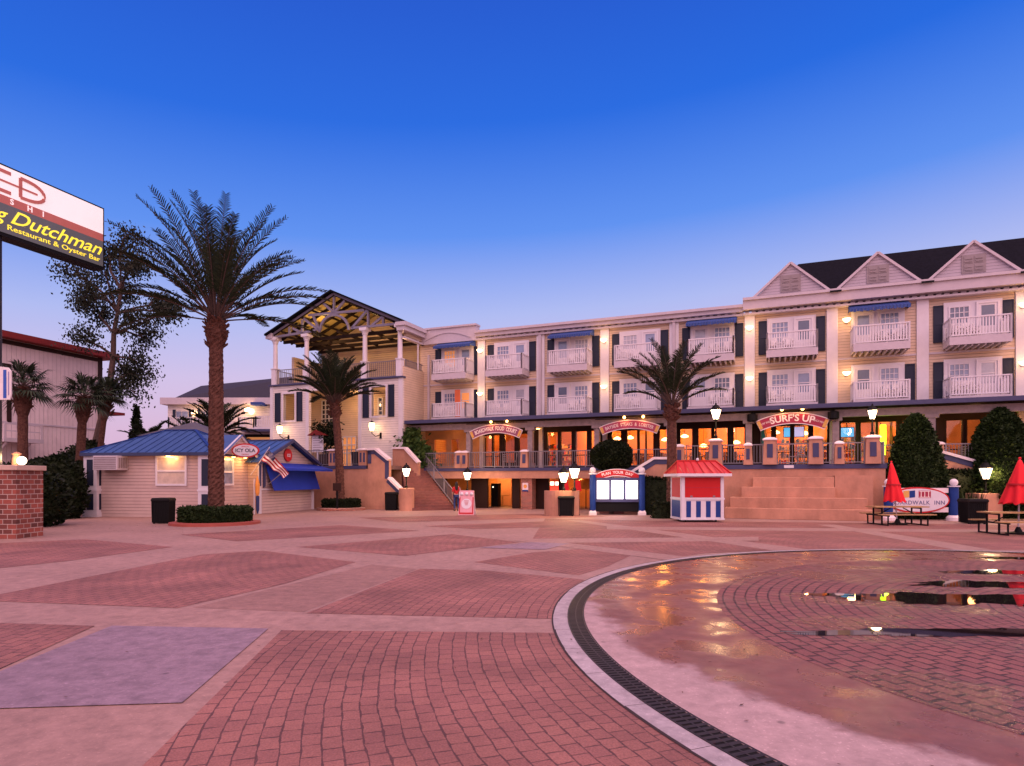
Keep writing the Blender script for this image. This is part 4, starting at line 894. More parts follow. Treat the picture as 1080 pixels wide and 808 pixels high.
# airy tree, far left
def leaves(mb, c, n, sx, sz, rr, size, hang=.0):
    for _ in range(n):
        p = Vector((rr.gauss(0,sx), rr.gauss(0,sx), rr.gauss(0,sz)))+c; d = Vector((rr.uniform(-1,1),rr.uniform(-1,1),rr.uniform(-1,.6)-hang)).normalized(); s = d.cross(Vector((rr.uniform(-1,1),rr.uniform(-1,1),rr.uniform(-1,1)))).normalized()*size*.3; l = size*rr.uniform(.7,1.3)
        mb.add([p, p+d*l*.5+s, p+d*l, p+d*l*.5-s], [(0,1,2,3)])
rr = random.Random(21)
Yt = 42; base = at(99,506,Yt); base.z = 0
tr = thing('airy_tree', 'tall airy tree with a thin leaning trunk and sparse dark foliage by the pale house', 'tree', base)
b = MB(); lv = MB()
def tp(u, v, dy=0): q = at(u, v, Yt); return Vector((q.x-base.x, dy, q.z))
tk = [Vector((0,0,0)), tp(101,470), tp(108,440), tp(116,405), tp(119.5,375), tp(120,352), tp(124,330), tp(128,305), tp(127,285)]
b.tube(tk, [.30,.27,.24,.20,.17,.15,.12,.09,.05], 8)
def limb(a, c, r0, depth):
    m_ = a.lerp(c,.5)+Vector((rr.uniform(-.3,.3),rr.uniform(-.3,.3),rr.uniform(0,.35))); b.tube([a,m_,c],[r0,r0*.75,r0*.45],5,False)
    leaves(lv, c, 125, .38, .40, rr, .20, .8); leaves(lv, m_, 40, .34, .3, rr, .19, .8)
    if depth:
        for _ in range(3):
            d = (c-a).normalized()*rr.uniform(.5,1)+Vector((rr.uniform(-1,1),rr.uniform(-1,1),rr.uniform(-.7,.8))); limb(c.lerp(m_,rr.uniform(0,.6)), c+d*rr.uniform(.45,.95), r0*.5, depth-1)
for (i,u,v,dy) in ((5,98,330,.6),(5,150,345,-1),(6,100,300,-1),(6,158,318,.6),(6,100,285,1.2),(7,148,290,-1),(7,112,268,.4),(8,128,262,0),(8,140,278,.8),(4,138,378,.4),(5,170,322,.8),(4,100,362,-.8),(5,136,350,1.6),(6,120,322,-1.9),(7,118,300,1.6),(3,128,410,-.5),(3,134,395,.6),(4,124,390,.9),(6,172,330,-.2),(7,92,318,.2)):
    limb(tk[i], tp(u,v,dy), .1, 1)
b.build('trunk', M['bark2'], tr); lv.build('crown', M['leaf'], tr)
# cypress
def shell(mb, fn, n, rr, size):
    """leaf-sized faces over and just under a surface given by fn(a,b) -> point, normal"""
    for _ in range(n):
        p, nn = fn(rr.random(), rr.random()); p = Vector(p); nn = Vector(nn).normalized()
        d = (nn*rr.uniform(.1,1)+Vector((rr.uniform(-1,1),rr.uniform(-1,1),rr.uniform(-.6,1)))*.9).normalized(); s = d.cross(Vector((rr.uniform(-1,1),rr.uniform(-1,1),rr.uniform(-1,1)))).normalized()*size*.36
        p = p-nn*abs(rr.gauss(0,size*.7)); l = size*rr.uniform(.7,1.4); mb.add([p, p+d*l*.5+s, p+d*l, p+d*l*.5-s], [(0,1,2,3)])
def lumpy(seed):
    r_ = random.Random(seed); ph = [(r_.uniform(0,6.28), r_.uniform(2,7), r_.uniform(1.5,5)) for _ in range(5)]
    return lambda a, h: sum(math.sin(a*round(k1)+h*k2*3+p_)/(1.5+i) for i,(p_,k1,k2) in enumerate(ph))/2.4
def cone_bush(name, label, cat, loc, H, prof, seed, n, size, m, group=None, trunk=0):
    rr = random.Random(seed); lm = lumpy(seed); t = thing(name, label, cat, loc, 0, group)
    def R_(h):
        for (h0,r0),(h1,r1) in zip(prof[:-1],prof[1:]):
            if h <= h1: return r0+(r1-r0)*(h-h0)/(h1-h0)
        return prof[-1][1]
    def fn(a, c):
        a *= 2*math.pi; h = c; r = R_(h)*(1+.15*lm(a,h)+rr.gauss(0,.045)); return (r*math.cos(a), r*math.sin(a), h*H), (math.cos(a), math.sin(a), .35)
    c = MB(); k = 14
    c.lathe([(max(.02,R_(i/k)*.86), H*(i/k)*.985) for i in range(k+1)], (0,0,0), 20)
    shell(c, fn, n, rr, size); c.build('foliage', m, t)
    b = MB(); b.tube([(0,0,-.02),(0,0,H*.2)],[.09,.07],8); b.build('trunk', M['bark2'], t)
    return t
def box_hedge(name, label, cat, poly, z0, z1, seed, n, size, m, group=None):
    """hedge over a floor polygon (x,y)"""
    rr = random.Random(seed); lm = lumpy(seed); cx = sum(p[0] for p in poly)/len(poly); cy = sum(p[1] for p in poly)/len(poly); t = thing(name, label, cat, (cx,cy,z0), 0, group)
    pl_ = [Vector((p[0]-cx,p[1]-cy,0)) for p in poly]; h = z1-z0; k = len(pl_); ls = [(pl_[(i+1)%k]-pl_[i]).length for i in range(k)]; tot = sum(ls)
    def fn(a, c):
        if rr.random() < .45:
            i = rr.randrange(k); q = (pl_[i]*rr.random()**.5); q = q.lerp(pl_[(i+1)%k]*(q.length/max(.01,pl_[i].length)), rr.random()); return (q.x, q.y, h+.06*lm(q.x*2,q.y)+rr.gauss(0,.03)), (0,0,1)
        x = a*tot; i = 0
        while x > ls[i] and i < k-1: x -= ls[i]; i += 1
        q = pl_[i].lerp(pl_[(i+1)%k], min(1,x/ls[i])); nn = q.normalized(); w_ = 1+.05*lm(a*9,c*2); return (q.x*w_, q.y*w_, c*h), (nn.x, nn.y, .2)
    c = MB(); c.flat([(p.x*.95,p.y*.95) for p in pl_], 0, h*.95); shell(c, fn, n, rr, size); c.build('foliage', m, t)
    b = MB(); b.tube([(0,0,0),(0,0,h*.5)],[.06,.04],6); b.build('stem', M['bark2'], t)
    return t
def circ(x, y, rx, ry=None, n=18): ry = ry or rx; return [(x+rx*math.cos(2*math.pi*i/n), y+ry*math.sin(2*math.pi*i/n)) for i in range(n)]
cone_bush('cypress', 'slim dark columnar cypress left of the blue kiosk roof', 'tree', (at(144,506,58).x,58,0), 8.6, [(0,.7),(.3,.75),(.7,.5),(1,.05)], 31, 2600, .28, M['hedge_dark'])
# planters of the two hedged palms
p = (at(227.5,506,26.4).x, 26.4)
pk = MB(); pk.lathe([(1.75,0),(1.75,.10),(1.62,.12)], (p[0],p[1],0), 40); tag(pk.build('planter_kerb', mat('red_kerb_paint',(.32,.07,.05),.6)), 'low red painted kerb ring round the tallest palm', 'planter kerb')
box_hedge('hedge', 'clipped round hedge at the foot of the tallest palm', 'hedge', circ(p[0],p[1],1.42,1.3), .1, .68, 41, 7000, .09, M['hedge'])
p = (at(360,506,38.6).x, 38.6)
pk = MB(); pk.lathe([(1.45,0),(1.45,.14),(1.35,.16)], (p[0],p[1],0), 36); tag(pk.build('planter_kerb', M['brickw']), 'low brick kerb ring round the palm before the entrance pavilion', 'planter kerb')
box_hedge('hedge', 'low dark hedge at the foot of the palm before the entrance pavilion', 'hedge', circ(p[0],p[1],1.15,1.0), .14, .62, 42, 3500, .10, M['hedge_dark'])
# dark shrub masses left of the kiosk
for i,(u,v,Y,rx,h,lab) in enumerate(((60,0,30,1.2,3.0,'big dark rounded shrub left of the kiosk air conditioner'),(86,0,36.5,1.3,2.9,'dark shrub behind the left corner of the kiosk'),(22,0,25,1.6,2.5,'clipped dark shrub behind the brick pillar'),(48,0,34,2.2,3.0,'broad dark shrub below the pale house wall'),(74,0,38,2.4,3.4,'dark shrub at the foot of the leaning tree'),(95,0,41,2.0,4.4,'tall dark shrub under the small fan palm'))):
    q = at(u,506,Y); cone_bush('shrub', lab, 'shrub', (q.x,Y,0), h, [(0,rx*.7),(.25,rx),(.6,rx*.96),(.85,rx*.7),(1,rx*.12)], 50+i, 3600, .17, M['hedge_dark'], 'dark shrubs left of the kiosk')
# ------------------------------------------------------------------ pale house on the far left
ya, yb = 40.0, 47.5
hs = thing('pale_house', 'pale boarded house with a red trimmed roof at the left edge behind the palms', 'house')
Xa = lambda u, Y: (u-U0)/F*Y
A = Vector((Xa(-60,37.6),37.6,0)); Bv = Vector((Xa(107,yb),yb,0))
dirv = (Bv-A).normalized(); nrm = Vector((dirv.y,-dirv.x,0))
ang_ = math.atan2(dirv.y, dirv.x)-math.pi/2
hs.location = A; hs.rotation_euler = (0,0,ang_)      # local y runs along the wall, x towards the plaza
Lw = (Bv-A).length; H0 = 11.0
b = MB(); b.box(-10,0,0,Lw,0,H0); b.build('wall', M['pale_house'], hs)
b = MB(); b.box(0,.05,0,Lw,5.55,5.66); b.build('wall_band', M['trim'], hs)
b = MB(); b.box(0,.07,Lw-.3,Lw+.03,0,H0); b.box(.0,.08,0,Lw,H0-.32,H0-.05); b.box(0,.07,3.6,3.85,5.6,9.4); b.box(0,.07,0,3.6,9.2,9.4); b.build('corner_trim', M['brown'], hs)
b = MB(); b.box(-10.6,.75,-.6,Lw+.9,H0,H0+.38); b.build('fascia', M['redfascia'], hs)
b = MB(); b.add([(-10.6,-.6,H0+.385),(.75,-.6,H0+.385),(.75,Lw+.9,H0+.385),(-10.6,Lw+.9,H0+.385),(-5,1.8,H0+1.9),(-5,Lw-1.6,H0+1.2)],[(0,1,4),(1,2,5,4),(2,3,5),(3,0,4,5)]); b.build('roof', M['roof'], hs)
b = MB(); b.box(-1.2,-.9,Lw-4,Lw+.3,H0+.4,H0+.62); b.box(-3,-.2,Lw+.3,Lw+2.2,6.9,7.1); b.build('roof_trim', M['redfascia'], hs)
b = MB(); b.box(0,1.5,2.4,4.9,4.25,4.5); b.bar((.05,4.2,3.2),(1.2,4.2,4.25),.14); b.bar((.05,2.8,3.2),(1.2,2.8,4.25),.14); b.bar((1.4,2.5,4.5),(1.4,2.5,5.4),.1); b.bar((1.4,4.8,4.5),(1.4,4.8,5.4),.1); b.bar((1.4,2.5,5.4),(1.4,4.8,5.4),.08); b.bar((1.4,2.5,4.95),(1.4,4.8,4.95),.07); b.build('small_balcony', M['trim'], hs)
# ------------------------------------------------------------------ brick pillar, bollard, lit globe
p = thing('brick_pillar', 'square brick pillar with a pale cap at the left edge of the plaza', 'pillar', (0,0,0))
yb_ = 19.6; x1 = Xa(45.5,yb_); x0 = Xa(-60,yb_); ztop = EYE+(VH-496)/F*yb_
xm = Xa(17,yb_)
dp_ = (-xm)/((U0-45.5)/F)-yb_; x1 = xm; xm = x1-1.25
b = MB(); b.box(xm,x1,yb_,yb_+dp_,0,ztop); b.build('shaft', M['pillar'], p)
b = MB(); b.box(x0-3,xm,yb_+.12,yb_+dp_-.1,0,ztop-.12); b.build('side_wall', M['pillar'], p)
b = MB(); b.box(xm-.06,x1+.07,yb_-.07,yb_+dp_+.07,ztop,ztop+.16); b.box(x0-3,xm-.06,yb_+.05,yb_+dp_-.05,ztop-.12,ztop+.03); b.build('cap', mat('sandstone_cap',(.5,.36,.28),.7), p, bev=.02)
q = at(17.5,496,22); b = MB(); b.lathe([(.14,0),(.14,2.55),(.10,2.7),(.16,2.75),(.05,2.82)], (q.x,22,0), 12); tag(b.build('wooden_post', M['peach']), 'slim round-topped post behind the brick pillar, next to the lit globe', 'post')
q = at(23,486,21.8); g_ = thing('globe_lamp', 'lit round globe lamp shining over the brick pillar', 'lamp', (q.x,21.8,0)); MB().tube([(0,0,0),(0,0,q.z-.12)],.04,8).build('post', M['dark'], g_); MB().ball((0,0,q.z),.15,14).build('globe', M['lantern'], g_, True); point('globe_light', (q.x,21.5,q.z+.1), 55, (1,.62,.3), .12)
# ------------------------------------------------------------------ pylon sign with its pole and the striped banner
ps = thing('pylon_sign', 'tall backlit two-panel restaurant sign on a dark steel pole at the left edge', 'sign')
L0 = Vector((Xa(-2,21.0),21.0,0)); L1 = Vector((Xa(109.8,24.6),24.6,0)); dr = (L1-L0).normalized()
zt0 = EYE+(VH-175)/F*21.0; zb0 = EYE+(VH-247)/F*21.0; zt1 = EYE+(VH-219.5)/F*24.6; zb1 = EYE+(VH-278.5)/F*24.6
zt, zb = (zt0+zt1)/2, (zb0+zb1)/2
ps.location = (L1.x,L1.y,0); ps.rotation_euler = (0,0,math.atan2(dr.y,dr.x))     # local x runs along the sign, 0 at its far end
Ls = (L1-L0).length; xl = -Ls-2.6
zm = zb+(zt-zb)*.435
b = MB(); b.box(xl,0,0,.55,zb-.12,zt+.06); b.build('sign_box', M['dark'], ps)
wm = mat('lit_white_face',(.85,.80,.76),.4,.08,.8); w1 = wm.node_tree.nodes['Principled BSDF']; w1.inputs['Emission Color'].default_value = (1,.93,.88,1); w1.inputs['Emission Strength'].default_value = .42
dm = mat('lit_grey_face',(.075,.072,.075),.4,.15,.6); w1 = dm.node_tree.nodes['Principled BSDF']; w1.inputs['Emission Color'].default_value = (.5,.48,.5,1); w1.inputs['Emission Strength'].default_value = .10
rm = mat('lit_red_face',(.36,.10,.08),.4); w1 = rm.node_tree.nodes['Principled BSDF']; w1.inputs['Emission Color'].default_value = (.6,.16,.12,1); w1.inputs['Emission Strength'].default_value = .28
ym = emit('lit_yellow_lettering', (.90,.78,.05), .75)
MB().box(xl+.06,-.06,-.02,0,zm+.28,zt).build('white_face', wm, ps)
MB().box(xl+.06,-.06,-.022,0,zm,zm+.28).build('red_stripe', rm, ps)
MB().box(xl+.06,-.06,-.021,0,zb,zm).build('grey_face', dm, ps)
Hh = zt-zb
xat = lambda u: -Ls*(1-((lambda k: (k*L0.y-L0.x)/(dr.x-k*dr.y))((u-U0)/F))/Ls)
b = MB(); xD0, xD1 = xat(21), xat(49); zD0, zD1 = zm+.42, zt-.18
# "ED": thin letters drawn as strokes
def stroke(a, c, w_): b.add([(a[0]-w_[0],-.035,a[1]-w_[1]),(a[0]+w_[0],-.035,a[1]+w_[1]),(c[0]+w_[0],-.035,c[1]+w_[1]),(c[0]-w_[0],-.035,c[1]-w_[1])],[(0,1,2,3)])
hD = zD1-zD0; stroke((xD0,zD0),(xD0,zD1),(.06,0))
for i in range(14):
    a0, a1 = -math.pi/2+math.pi*i/14, -math.pi/2+math.pi*(i+1)/14; f = lambda a: (xD0+(xD1-xD0)*.9*math.cos(a)**.7 if math.cos(a) > 0 else xD0, (zD0+zD1)/2+hD/2*math.sin(a))
    pa_, pb_ = f(a0), f(a1); b.bar((pa_[0],-.035,pa_[1]),(pb_[0],-.035,pb_[1]),.02,.11)
xE = xat(-4); mid = (zD0+zD1)/2
for z in (zD0,zD1): stroke((xE,z),(xat(11),z),(0,.06))
stroke((xE,mid),(xat(39),mid),(0,.035)); stroke((xE,zD0),(xE,zD1),(.06,0))
b.build('red_lettering', rm, ps)
b = MB(); 
for s_, u in (('S',12),('H',31),('I',45)): text(b, s_, .26, T((xat(u),-.03,zm+.14)), depth=.006, bold=.02)
b.build('white_lettering', wm, ps)
b = MB(); xa_, xb_ = xat(9), xat(107)
text(b, 'Dutchman', .66, T((xa_,-.03,zb+(zm-zb)*.62)), depth=.006, bold=.006, shear=.42, align='LEFT', spacing=.98)
mx_ = max(v[0] for v in b.v); k = (xb_-xa_)/(mx_-xa_); b.v = [(xa_+(v[0]-xa_)*k, v[1], v[2]) for v in b.v]
n0 = len(b.v); text(b, 'Restaurant & Oyster Bar', .25, T((xat(6.5),-.03,zb+(zm-zb)*.22)), depth=.006, bold=.004, align='LEFT')
mx_ = max(v[0] for v in b.v[n0:]); x0_ = xat(6.5); k = (xat(105)-x0_)/(mx_-x0_)
for i in range(n0,len(b.v)): v = b.v[i]; b.v[i] = (x0_+(v[0]-x0_)*k, v[1], v[2])
n0 = len(b.v); text(b, 'Flying', .66, T((xat(3.5),-.03,zb+(zm-zb)*.60)), depth=.006, bold=.006, shear=.42, align='RIGHT')
b.build('yellow_lettering', ym, ps)
xp = xat(1.5)
b = MB(); b.tube([(xp,.28,0),(xp,.28,zb-.1)],[.17,.17],14); b.build('pole', mat('dark_pole_paint',(.02,.02,.03),.4), ps)
q = at(3,404,20.6); b = MB(); b.prism([(-.5,-.55),(.26,-.55),(.30,-.42),(.30,.38),(.2,.5),(-.5,.58)], 0, .05); bn = b.build('striped_banner', M['stripew'], loc=(q.x,20.55,q.z)); tag(bn, 'white banner with blue stripes on the sign pole at the left edge', 'banner')
MB().box(.06,.16,-.012,-.003,-.5,.42).build('wide_stripe', mat('banner_blue',(.03,.10,.42),.7), bn); MB().box(-.1,-.07,-.012,-.003,-.5,.42).build('thin_stripe', mat('banner_lilac',(.25,.22,.42),.7), bn); MB().box(.22,.245,-.012,-.003,-.4,.36).build('thin_stripe', mat('banner_lilac2',(.25,.22,.42),.7), bn)
# ------------------------------------------------------------------ kiosk with the blue hip roof
KR = R(-7); K0 = Vector((-14.75,30.8,0))
kx = lambda x, y, z=0: K0+Vector((x*math.cos(KR)-y*math.sin(KR), x*math.sin(KR)+y*math.cos(KR), z))
kk = thing('blue_roof_kiosk', 'cream clapboard kiosk with a blue hipped metal roof and white corner posts', 'kiosk', K0, KR)
WX, WY, EZ, RZ3 = 6.2, 4.5, 3.2, 4.45
MB().box(-WX,0,0,WY,0,EZ).build('wall', M['kioskwall'], kk)
b = MB(); o_ = .42; e = EZ-.02; hr = WY/2
rl, rr_ = -WX+hr, -hr
pts = [(-WX-o_,-o_,e),(o_,-o_,e),(o_,WY+o_,e),(-WX-o_,WY+o_,e),(rl,hr,RZ3),(rr_,hr,RZ3)]
b.add(pts, [(0,1,5,4),(2,3,4,5)]); rfk = b.build('roof', M['blueroof'], kk)
b = MB(); b.add(pts, [(1,2,5),(3,0,4)]); b.build('roof_end', M['blueroof_y'], kk)
b = MB()
for a, c in ((0,4),(1,5),(2,5),(3,4),(4,5)): b.bar(Vector(pts[a])+Vector((0,0,.03)), Vector(pts[c])+Vector((0,0,.03)), .13, .06)
b.build('ridge_cap', M['blue'], kk)
b = MB(); nr = 16; sl = (RZ3-e)/(hr+o_)
for i in range(1,nr):
    x = -WX-o_+(WX+2*o_)*i/nr; run = min(hr+o_, x+WX+o_, o_-x); b.bar((x,-o_,e+.02),(x,-o_+run,e+.02+run*sl),.045,.05)
for i in range(1,12):
    y = -o_+(WY+2*o_)*i/12; run = min(y+o_, WY+o_-y); b.bar((o_,y,e+.02),(o_-run,y,e+.02+run*sl),.045,.05)
b.build('standing_seams', M['blueroof'], kk)
b = MB(); b.box(-WX-o_,o_,-o_-.02,-o_+.03,e-.16,e-.005); b.box(o_-.03,o_+.02,-o_+.03,WY+o_,e-.16,e-.005); b.box(-WX-o_,-WX-o_+.05,-o_+.03,WY+o_,e-.16,e-.005); b.build('fascia', mat('dark_blue_fascia',(.03,.04,.10),.5), kk)
b = MB(); b.add([(-WX-o_,-o_,e-.13),(o_,-o_,e-.13),(o_,WY+o_,e-.13),(-WX-o_,WY+o_,e-.13)],[(3,2,1,0)]); b.build('soffit', M['trim'], kk)
def post(x, y, sx, sy):
    b = MB(); b.box(x,x+sx,y,y+sy,0,EZ-.14); b.box(x-.03,x+sx+.03,y-.03,y+sy+.03,1.28,1.38); b.box(x-.03,x+sx+.03,y-.03,y+sy+.03,0,.22); o = b.build('corner_post', M['white'], kk)
    b = MB()
    for z0,z1 in ((.35,1.15),(1.55,2.85)):
        b.box(x+sx*.25,x+sx*.75,y-.012,y+.002,z0,z1); b.box(x+sx-.002,x+sx+.012,y+sy*.25,y+sy*.75,z0,z1)
    b.build('inset', M['navy'], o)
post(-WX-.35,-.28,.72,.6); post(-.45,-.28,.75,.75)
def kwin(x0, x1, z0, z1):
    b = MB()
    for q in (x0,x1-.1): b.box(q,q+.1,-.06,.0,z0,z1)
    for q in (z0,z1-.1): b.box(x0+.1,x1-.1,-.06,.0,q,q+.1)
    b.box(x0+.1,x1-.1,-.055,0,(z0+z1)/2-.04,(z0+z1)/2+.04); o = b.build('window', M['white'], kk); MB().box(x0+.1,x1-.1,-.02,-.004,z0+.1,z1-.1).build('pane', mat('frosted_pane',(.55,.45,.38),.25,.2), o)
kwin(-2.85,-1.2,1.55,3.02)
b = MB()
y0, y1 = .9, 2.0
for q in (y0,y1-.1): b.box(0,.06,q,q+.1,1.55,2.95)
for q in (1.55,2.2,2.85): b.box(0,.055,y0+.1,y1-.1,q,q+.1)
o = b.build('window', M['white'], kk); MB().box(.004,.02,y0+.1,y1-.1,1.65,2.85).build('pane', M['glass'], o)
b = MB(); b.box(-WX+.55,-WX+1.85,-.75,-.02,2.32,3.02); o = b.build('air_conditioner', M['trim'], bev=.02, loc=K0, rz=KR); tag(o, 'boxy pale air conditioner jutting from the kiosk wall under the eave', 'air conditioner')
b = MB()
for i in range(7): b.box(-WX+.62,-WX+1.78,-.765,-.75,2.40+i*.085,2.44+i*.085)
for i in range(4): b.box(-WX+1.85,-WX+1.865,-.65+i*.15,-.55+i*.15,2.42,2.92)
b.build('grille', M['wood'], o)
for x in (-2.0,): point('eave_light', kx(x,-.35,2.9), 26, (1,.5,.15), .06)
point('eave_light', kx(.38,1.5,2.85), 30, (1,.5,.15), .06); point('eave_light', kx(.38,2.6,2.85), 26, (1,.5,.15), .06)
for i,(x,y) in enumerate(((-2.0,-.3),(.33,1.5),(.33,2.6))):
    o = MB().lathe([(.05,0),(.09,.03),(.09,.09)], (0,0,0), 10).build('eave_lamp', M['spot'], loc=kx(x,y,2.97)); tag(o, ('small lit lamp under the kiosk eave above the front window','small lit lamp under the kiosk eave, nearest the tall palm trunk on the side wall','small lit lamp under the kiosk eave by the flag')[i], 'lamp', 'lamps under the kiosk eaves')
b = MB(); yc = 1.75; b.prism([(-1.5,EZ-.06),(1.5,EZ-.06),(0,EZ+.82)], -.55, 1.4)
b.xf(Matrix.Translation((0,yc,0)) @ Matrix.Rotation(R(90),4,'Z')); pd = b.build('pediment', M['kioskwall'], kk)
b = MB()
for q in (-1,1): b.bar((.58,yc+q*1.62,EZ-.1),(.58,yc,EZ+.90),.10,.14)
b.build('rake_board', M['white'], pd)
b = MB()
for q in (-1,1): b.add([(.72,yc+q*1.68,EZ-.08),(.72,yc,EZ+.96),(-1.9,yc,EZ+.96),(-1.9,yc+q*1.68,EZ-.08)],[(0,1,2,3)])
b.build('pediment_roof', M['blueroof'], pd)
# oval sign of the kiosk
def ellipse_sign(name, label, cat, loc, rz, rx, rz_, rim, face, th=.08, lines=()):
    t = thing(name, label, cat, loc, rz); n = 40
    b = MB(); b.prism([(rx*math.cos(2*math.pi*i/n), rz_*math.sin(2*math.pi*i/n)) for i in range(n)], -th/2, th/2); b.build('rim', rim, t)
    k = .86; b = MB(); b.prism([((rx-.07)*math.cos(2*math.pi*i/n), (rz_-.07)*math.sin(2*math.pi*i/n)) for i in range(n)], -th/2-.015, -th/2+.002); b.build('face', face, t)
    for s, size, x, z, m_, kw in lines:
        b = MB(); text(b, s, size, T((x,-th/2-.02,z)), depth=.004, **kw); b.build('lettering', m_, t)
    return t
q = at(259,475.3,31.6); ellipse_sign('oval_sign', 'white oval sign with a red rim on the kiosk gable', 'sign', q, R(8), .66, .36, M['red'], M['white'], .08, [('ICY OLA', .25, 0, 0, M['navy'], dict(bold=.02)), ('SNACKS', .10, 0, .2, M['red'], {}), ('DRINKS', .10, 0, -.2, M['red'], {})])
# ------------------------------------------------------------------ snack kiosk with gable and blue canvas
AR = R(-13.2); A0 = Vector((-13.75,34.1,0))
axf = lambda x, y, z=0: A0+Vector((x*math.cos(AR)-y*math.sin(AR), x*math.sin(AR)+y*math.cos(AR), z))
an = thing('snack_kiosk', 'gabled cream snack kiosk with a blue metal roof facing the plaza with a canvas-covered counter', 'kiosk', A0, AR)
AL = 5.6; MB().box(-4.5,0,0,AL,0,2.85).build('wall', M['kioskwall'], an)
b = MB(); b.prism([(-.0,2.85),(AL,2.85),(AL/2,4.05)], -.0, 4.2); b.xf(Matrix.Rotation(R(90),4,'Z')); b.build('gable', M['kioskwall'], an)
b = MB()
for y0, q in ((-.4,1),(AL+.4,-1)): b.add([(.35,y0,2.78),(.35,AL/2,4.15),(-4.6,AL/2,4.15),(-4.6,y0,2.78)],[(0,1,2,3)])
b.build('roof', M['blueroof'], an)
b = MB()
for y0 in (-.42,AL+.42): b.bar((.38,y0,2.72),(.38,AL/2,4.11),.1,.16)
b.bar((.4,AL/2,4.18),(-4.6,AL/2,4.18),.14,.07); b.build('rake_board', M['slate'], an)
b = MB()
for i in range(11): x = .3-i*.46; b.bar((x,-.4,2.80),(x,AL/2,4.17),.045,.05)
b.build('standing_seams', M['blueroof'], an)
b = MB(); b.box(0,.05,0,AL,1.28,1.36); b.box(0,.06,0,.25,0,2.8); b.box(0,.06,AL-.2,AL,0,2.8); b.build('counter_trim', M['white'], an)
b = MB(); b.box(.061,.075,.05,.2,1.5,2.7); b.box(.0,.065,.45,.62,1.4,2.8); b.build('blue_trim', M['slate'], an)
b = MB(); b.add([(.03,.62,2.66),(.03,AL-.05,2.62),(.42,AL+.05,1.26),(.42,.85,1.24)],[(0,1,2,3)]); b.add([(.03,AL-.05,2.62),(.42,AL+.05,1.26),(.03,AL-.05,1.3)],[(0,1,2)])
o = b.build('canvas_curtain', M['canvas'], an); s_ = o.modifiers.new('thick','SOLIDIFY'); s_.thickness = .03
b = MB(); b.add([(.02,.35,2.78),(.02,AL+.15,2.78),(1.15,AL+.35,2.45),(1.15,.9,2.45)],[(0,1,2,3)]); b.add([(1.15,AL+.35,2.45),(1.15,.9,2.45),(1.15,.9,2.36),(1.15,AL+.35,2.36)],[(0,1,2,3)])
o = b.build('canvas_canopy', M['canvas'], an); s_ = o.modifiers.new('thick','SOLIDIFY'); s_.thickness = .03
MB().tube([(.1,.4,1.4),(1.1,.95,2.42)],.02,6).build('canopy_strut', M['metal'], an)
o = MB().lathe([(.38,0),(.38,.08),(.34,.1)], (0,0,0), 28).build('round_sign', M['red'], loc=axf(.02,2.75,3.28)); o.rotation_euler = (0,R(90),AR); tag(o, 'round red sign on the gable of the snack kiosk', 'sign')
b = MB(); text(b, 'ICE', .24, Matrix.Rotation(R(90),4,'Z') @ T((.0,-.105,-.02)) , depth=.004, bold=.02); b.xf(Matrix.Rotation(R(-90),4,'Y')); b.build('lettering', M['white'], o)
# flag on its staff
fl = thing('flag', 'stars and stripes flag hanging from a slanted staff on the snack kiosk corner', 'flag')
p0 = at(264.5,501,33.6); p1 = at(284.5,471.5,33.2)
MB().tube([p0,p1],[.025,.018],8).build('staff', M['white'], fl)
nx, nz = 26, 13; c0 = at(283.5,474,33.2); cH = at(276,486,33.3); cF = at(302,500.5,32.9)
hv = at(274,483.5,33.3)-c0; fv = cF-hv*.22-c0
P_ = lambda i, j: c0+hv*(j/nz)*(1-.45*i/nx)+fv*(i/nx)+Vector((0,.10*math.sin(i*.55+j*.12),-.05*math.sin(i*.5+1)))
for nm, m_, test in (('white_stripes',M['stripew'],lambda i,j: j%4 > 1 and not (i<10 and j<6)),('red_stripes',M['striper'],lambda i,j: j%4 < 2 and not (i<10 and j<6)),('canton',M['stripeb'],lambda i,j: i<10 and j<6)):
    b = MB()
    for i in range(nx):
        for j in range(nz):
            if test(i,j): b.add([P_(i,j),P_(i+1,j),P_(i+1,j+1),P_(i,j+1)],[(0,1,2,3)])
    b.build(nm, m_, fl)
b = MB()
for i in range(9):
    for j in range(6):
        if (i+j)%2 == 0:
            q = P_(i+.6,j+.6)+Vector((0,-.012,0)); b.add([q+Vector((-.018,0,0)),q+Vector((0,0,.02)),q+Vector((.018,0,0)),q+Vector((0,0,-.02))],[(0,1,2,3)])
b.build('stars', M['stripew'], fl)
q = gnd(270.5,542.6); fb = thing('furled_banner', 'furled orange and blue banner on a white post at the snack kiosk corner', 'banner', q); MB().tube([(-.12,0,0),(-.12,0,1.9)],.045,8).build('post', M['white'], fb)
b = MB(); b.lathe([(.03,0),(.09,.2),(.10,.9),(.05,.95)], (.06,0,.05), 8); b.build('lower_cloth', M['jeans'], fb); b = MB(); b.lathe([(.05,0),(.11,.15),(.12,.6),(.02,1.05)], (.06,0,1.0), 8); b.build('upper_cloth', M['orange'], fb)
# grey pavilion roof behind the kiosk
q = at(205,506,44); rb = thing('rear_kiosk', 'grey pyramid-roofed kiosk peeping over the blue kiosk roof', 'kiosk', (q.x,44,0)); b = MB(); b.lathe([(3.6,4.75),(.1,5.85)], (0,0,0), 4, True); b.build('roof', mat('grey_roof',(.10,.09,.10),.6), rb); MB().box(-2.2,2.2,-2.2,2.2,0,4.75).build('wall', M['cream'], rb)
